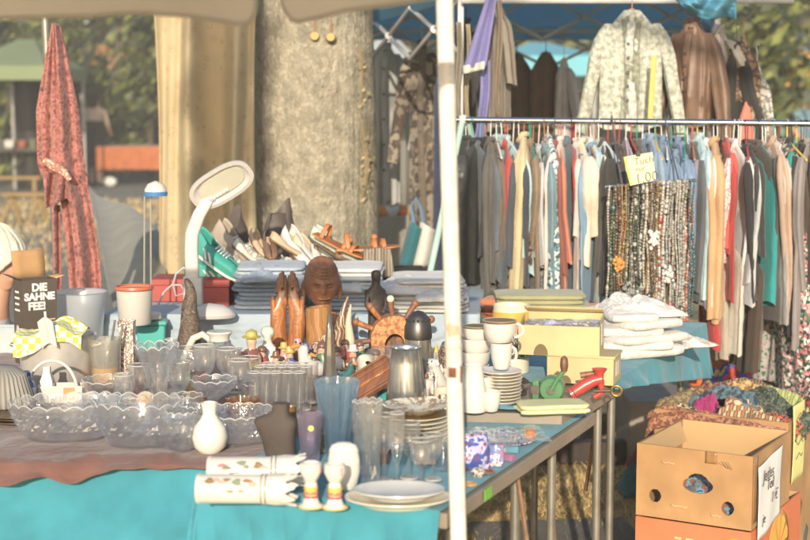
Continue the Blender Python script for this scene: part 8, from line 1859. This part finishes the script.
solo('scarf', 'black and red dotted scarf lying inside the plain open fruit box', 'scarf', MB().grid(crump(.13, .18, .12, 77, 3), 40, 40), cloth(70, 50, 46, pat=PT([(64, 50, 48), (190, 90, 80), (56, 44, 42), (90, 74, 66)], 60)), loc=tuple(p), rz=math.atan2(-ex.y, -ex.x), solid=.004)
p = pt_(wbx*.55, dbx*.38, .01)+Vector((f_r.x, f_r.y, ZBX))
solo('scarf', 'blue grey scarf seen through the hand hole of the fruit box', 'scarf', MB().grid(crump(.26, .2, .10, 41, 3), 40, 40), cloth(70, 120, 140, pat=PT([(60, 110, 140), (150, 90, 70), (96, 160, 180), (60, 60, 76)], 40)), loc=tuple(p), rz=math.atan2(-ex.y, -ex.x), solid=.004)
# clutter beneath and behind the table end
for i, (px, py, Y, w_, d_, h_, c, pt2, l) in enumerate(((676, 418, 5.9, .26, .2, .19, (150, 140, 116), None, 'grey beige sack standing below the table end'), (648, 424, 6.0, .22, .2, .10, (60, 120, 130), None, 'teal cloth bundle on the ground below the table end'), (655, 408, 6.2, .22, .2, .14, (130, 60, 50), None, 'dark red cloth bundle behind the teal one below the table'), (690, 428, 5.7, .2, .2, .10, (60, 90, 150), [(60, 90, 160), (170, 60, 60), (200, 190, 170)], 'blue and red patterned bundle beside the scarf box'),
        (722, 350, 6.6, .3, .25, .14, (230, 120, 50), None, 'orange plush toy lying behind the scarf heap'), (733, 372, 6.4, .25, .2, .10, (206, 70, 56), [(206, 70, 56), (60, 90, 170), (220, 180, 70)], 'red, blue and yellow toy bundle behind the scarf heap'), (782, 352, 6.7, .25, .25, .22, (110, 120, 150), None, 'blue grey cloth pile behind the floral dress'), (774, 372, 6.5, .25, .25, .2, (150, 130, 130), None, 'pinkish grey cloth pile under the dark trousers'), (610, 432, 6.9, .26, .2, .10, (120, 104, 80), None, 'brown sack on the straw behind the table legs'))):
    q = aty(px, py, Y); solo('cloth_bundle', l, 'bundle', MB().grid(crump(w_, d_, h_*1.3, 90+i, 3), 40, 36), cloth(*c, pat=PT(pt2, 14) if pt2 else None, bump=.6), loc=(q.x, q.y, 0.005 if q.z < .35 else q.z-h_), solid=.006)
q = aty(718, 365, 6.5)
solo('goods_bench', 'low bench under the toys and cloth piles behind the rack', 'bench', MB().box((.25, 0, .15), (1.3, .5, .3)), GREYBOARD, loc=(q.x, 6.65, 0), bevel=.006)
q = aty(733, 345, 6.5); s = sp(q)
solo('toy_neck', 'upright orange plush toy neck behind the scarf heap', 'toy', MB().tube([(0, 0, -16*s), (2*s, 0, 0), (0, 0, 10*s), (-6*s, -3*s, 14*s)], [9*s, 7*s, 7*s, 4*s], 14), cloth(236, 156, 50), loc=tuple(q))
q = aty(713, 325, 6.3); s = sp(q)
solo('red_white_shirt', 'red and white patterned shirt hanging low beside the turquoise corner', 'shirt', MB().grid(lambda u, v: ((u-.5)*22*s, -.02*math.sin(u*9+v*2), (18-46*v)*s), 16, 20), cloth(216, 110, 96, pat=PT([(206, 60, 56), (236, 210, 196), (220, 120, 104), (236, 220, 206)], 18)), loc=tuple(q), solid=.02)
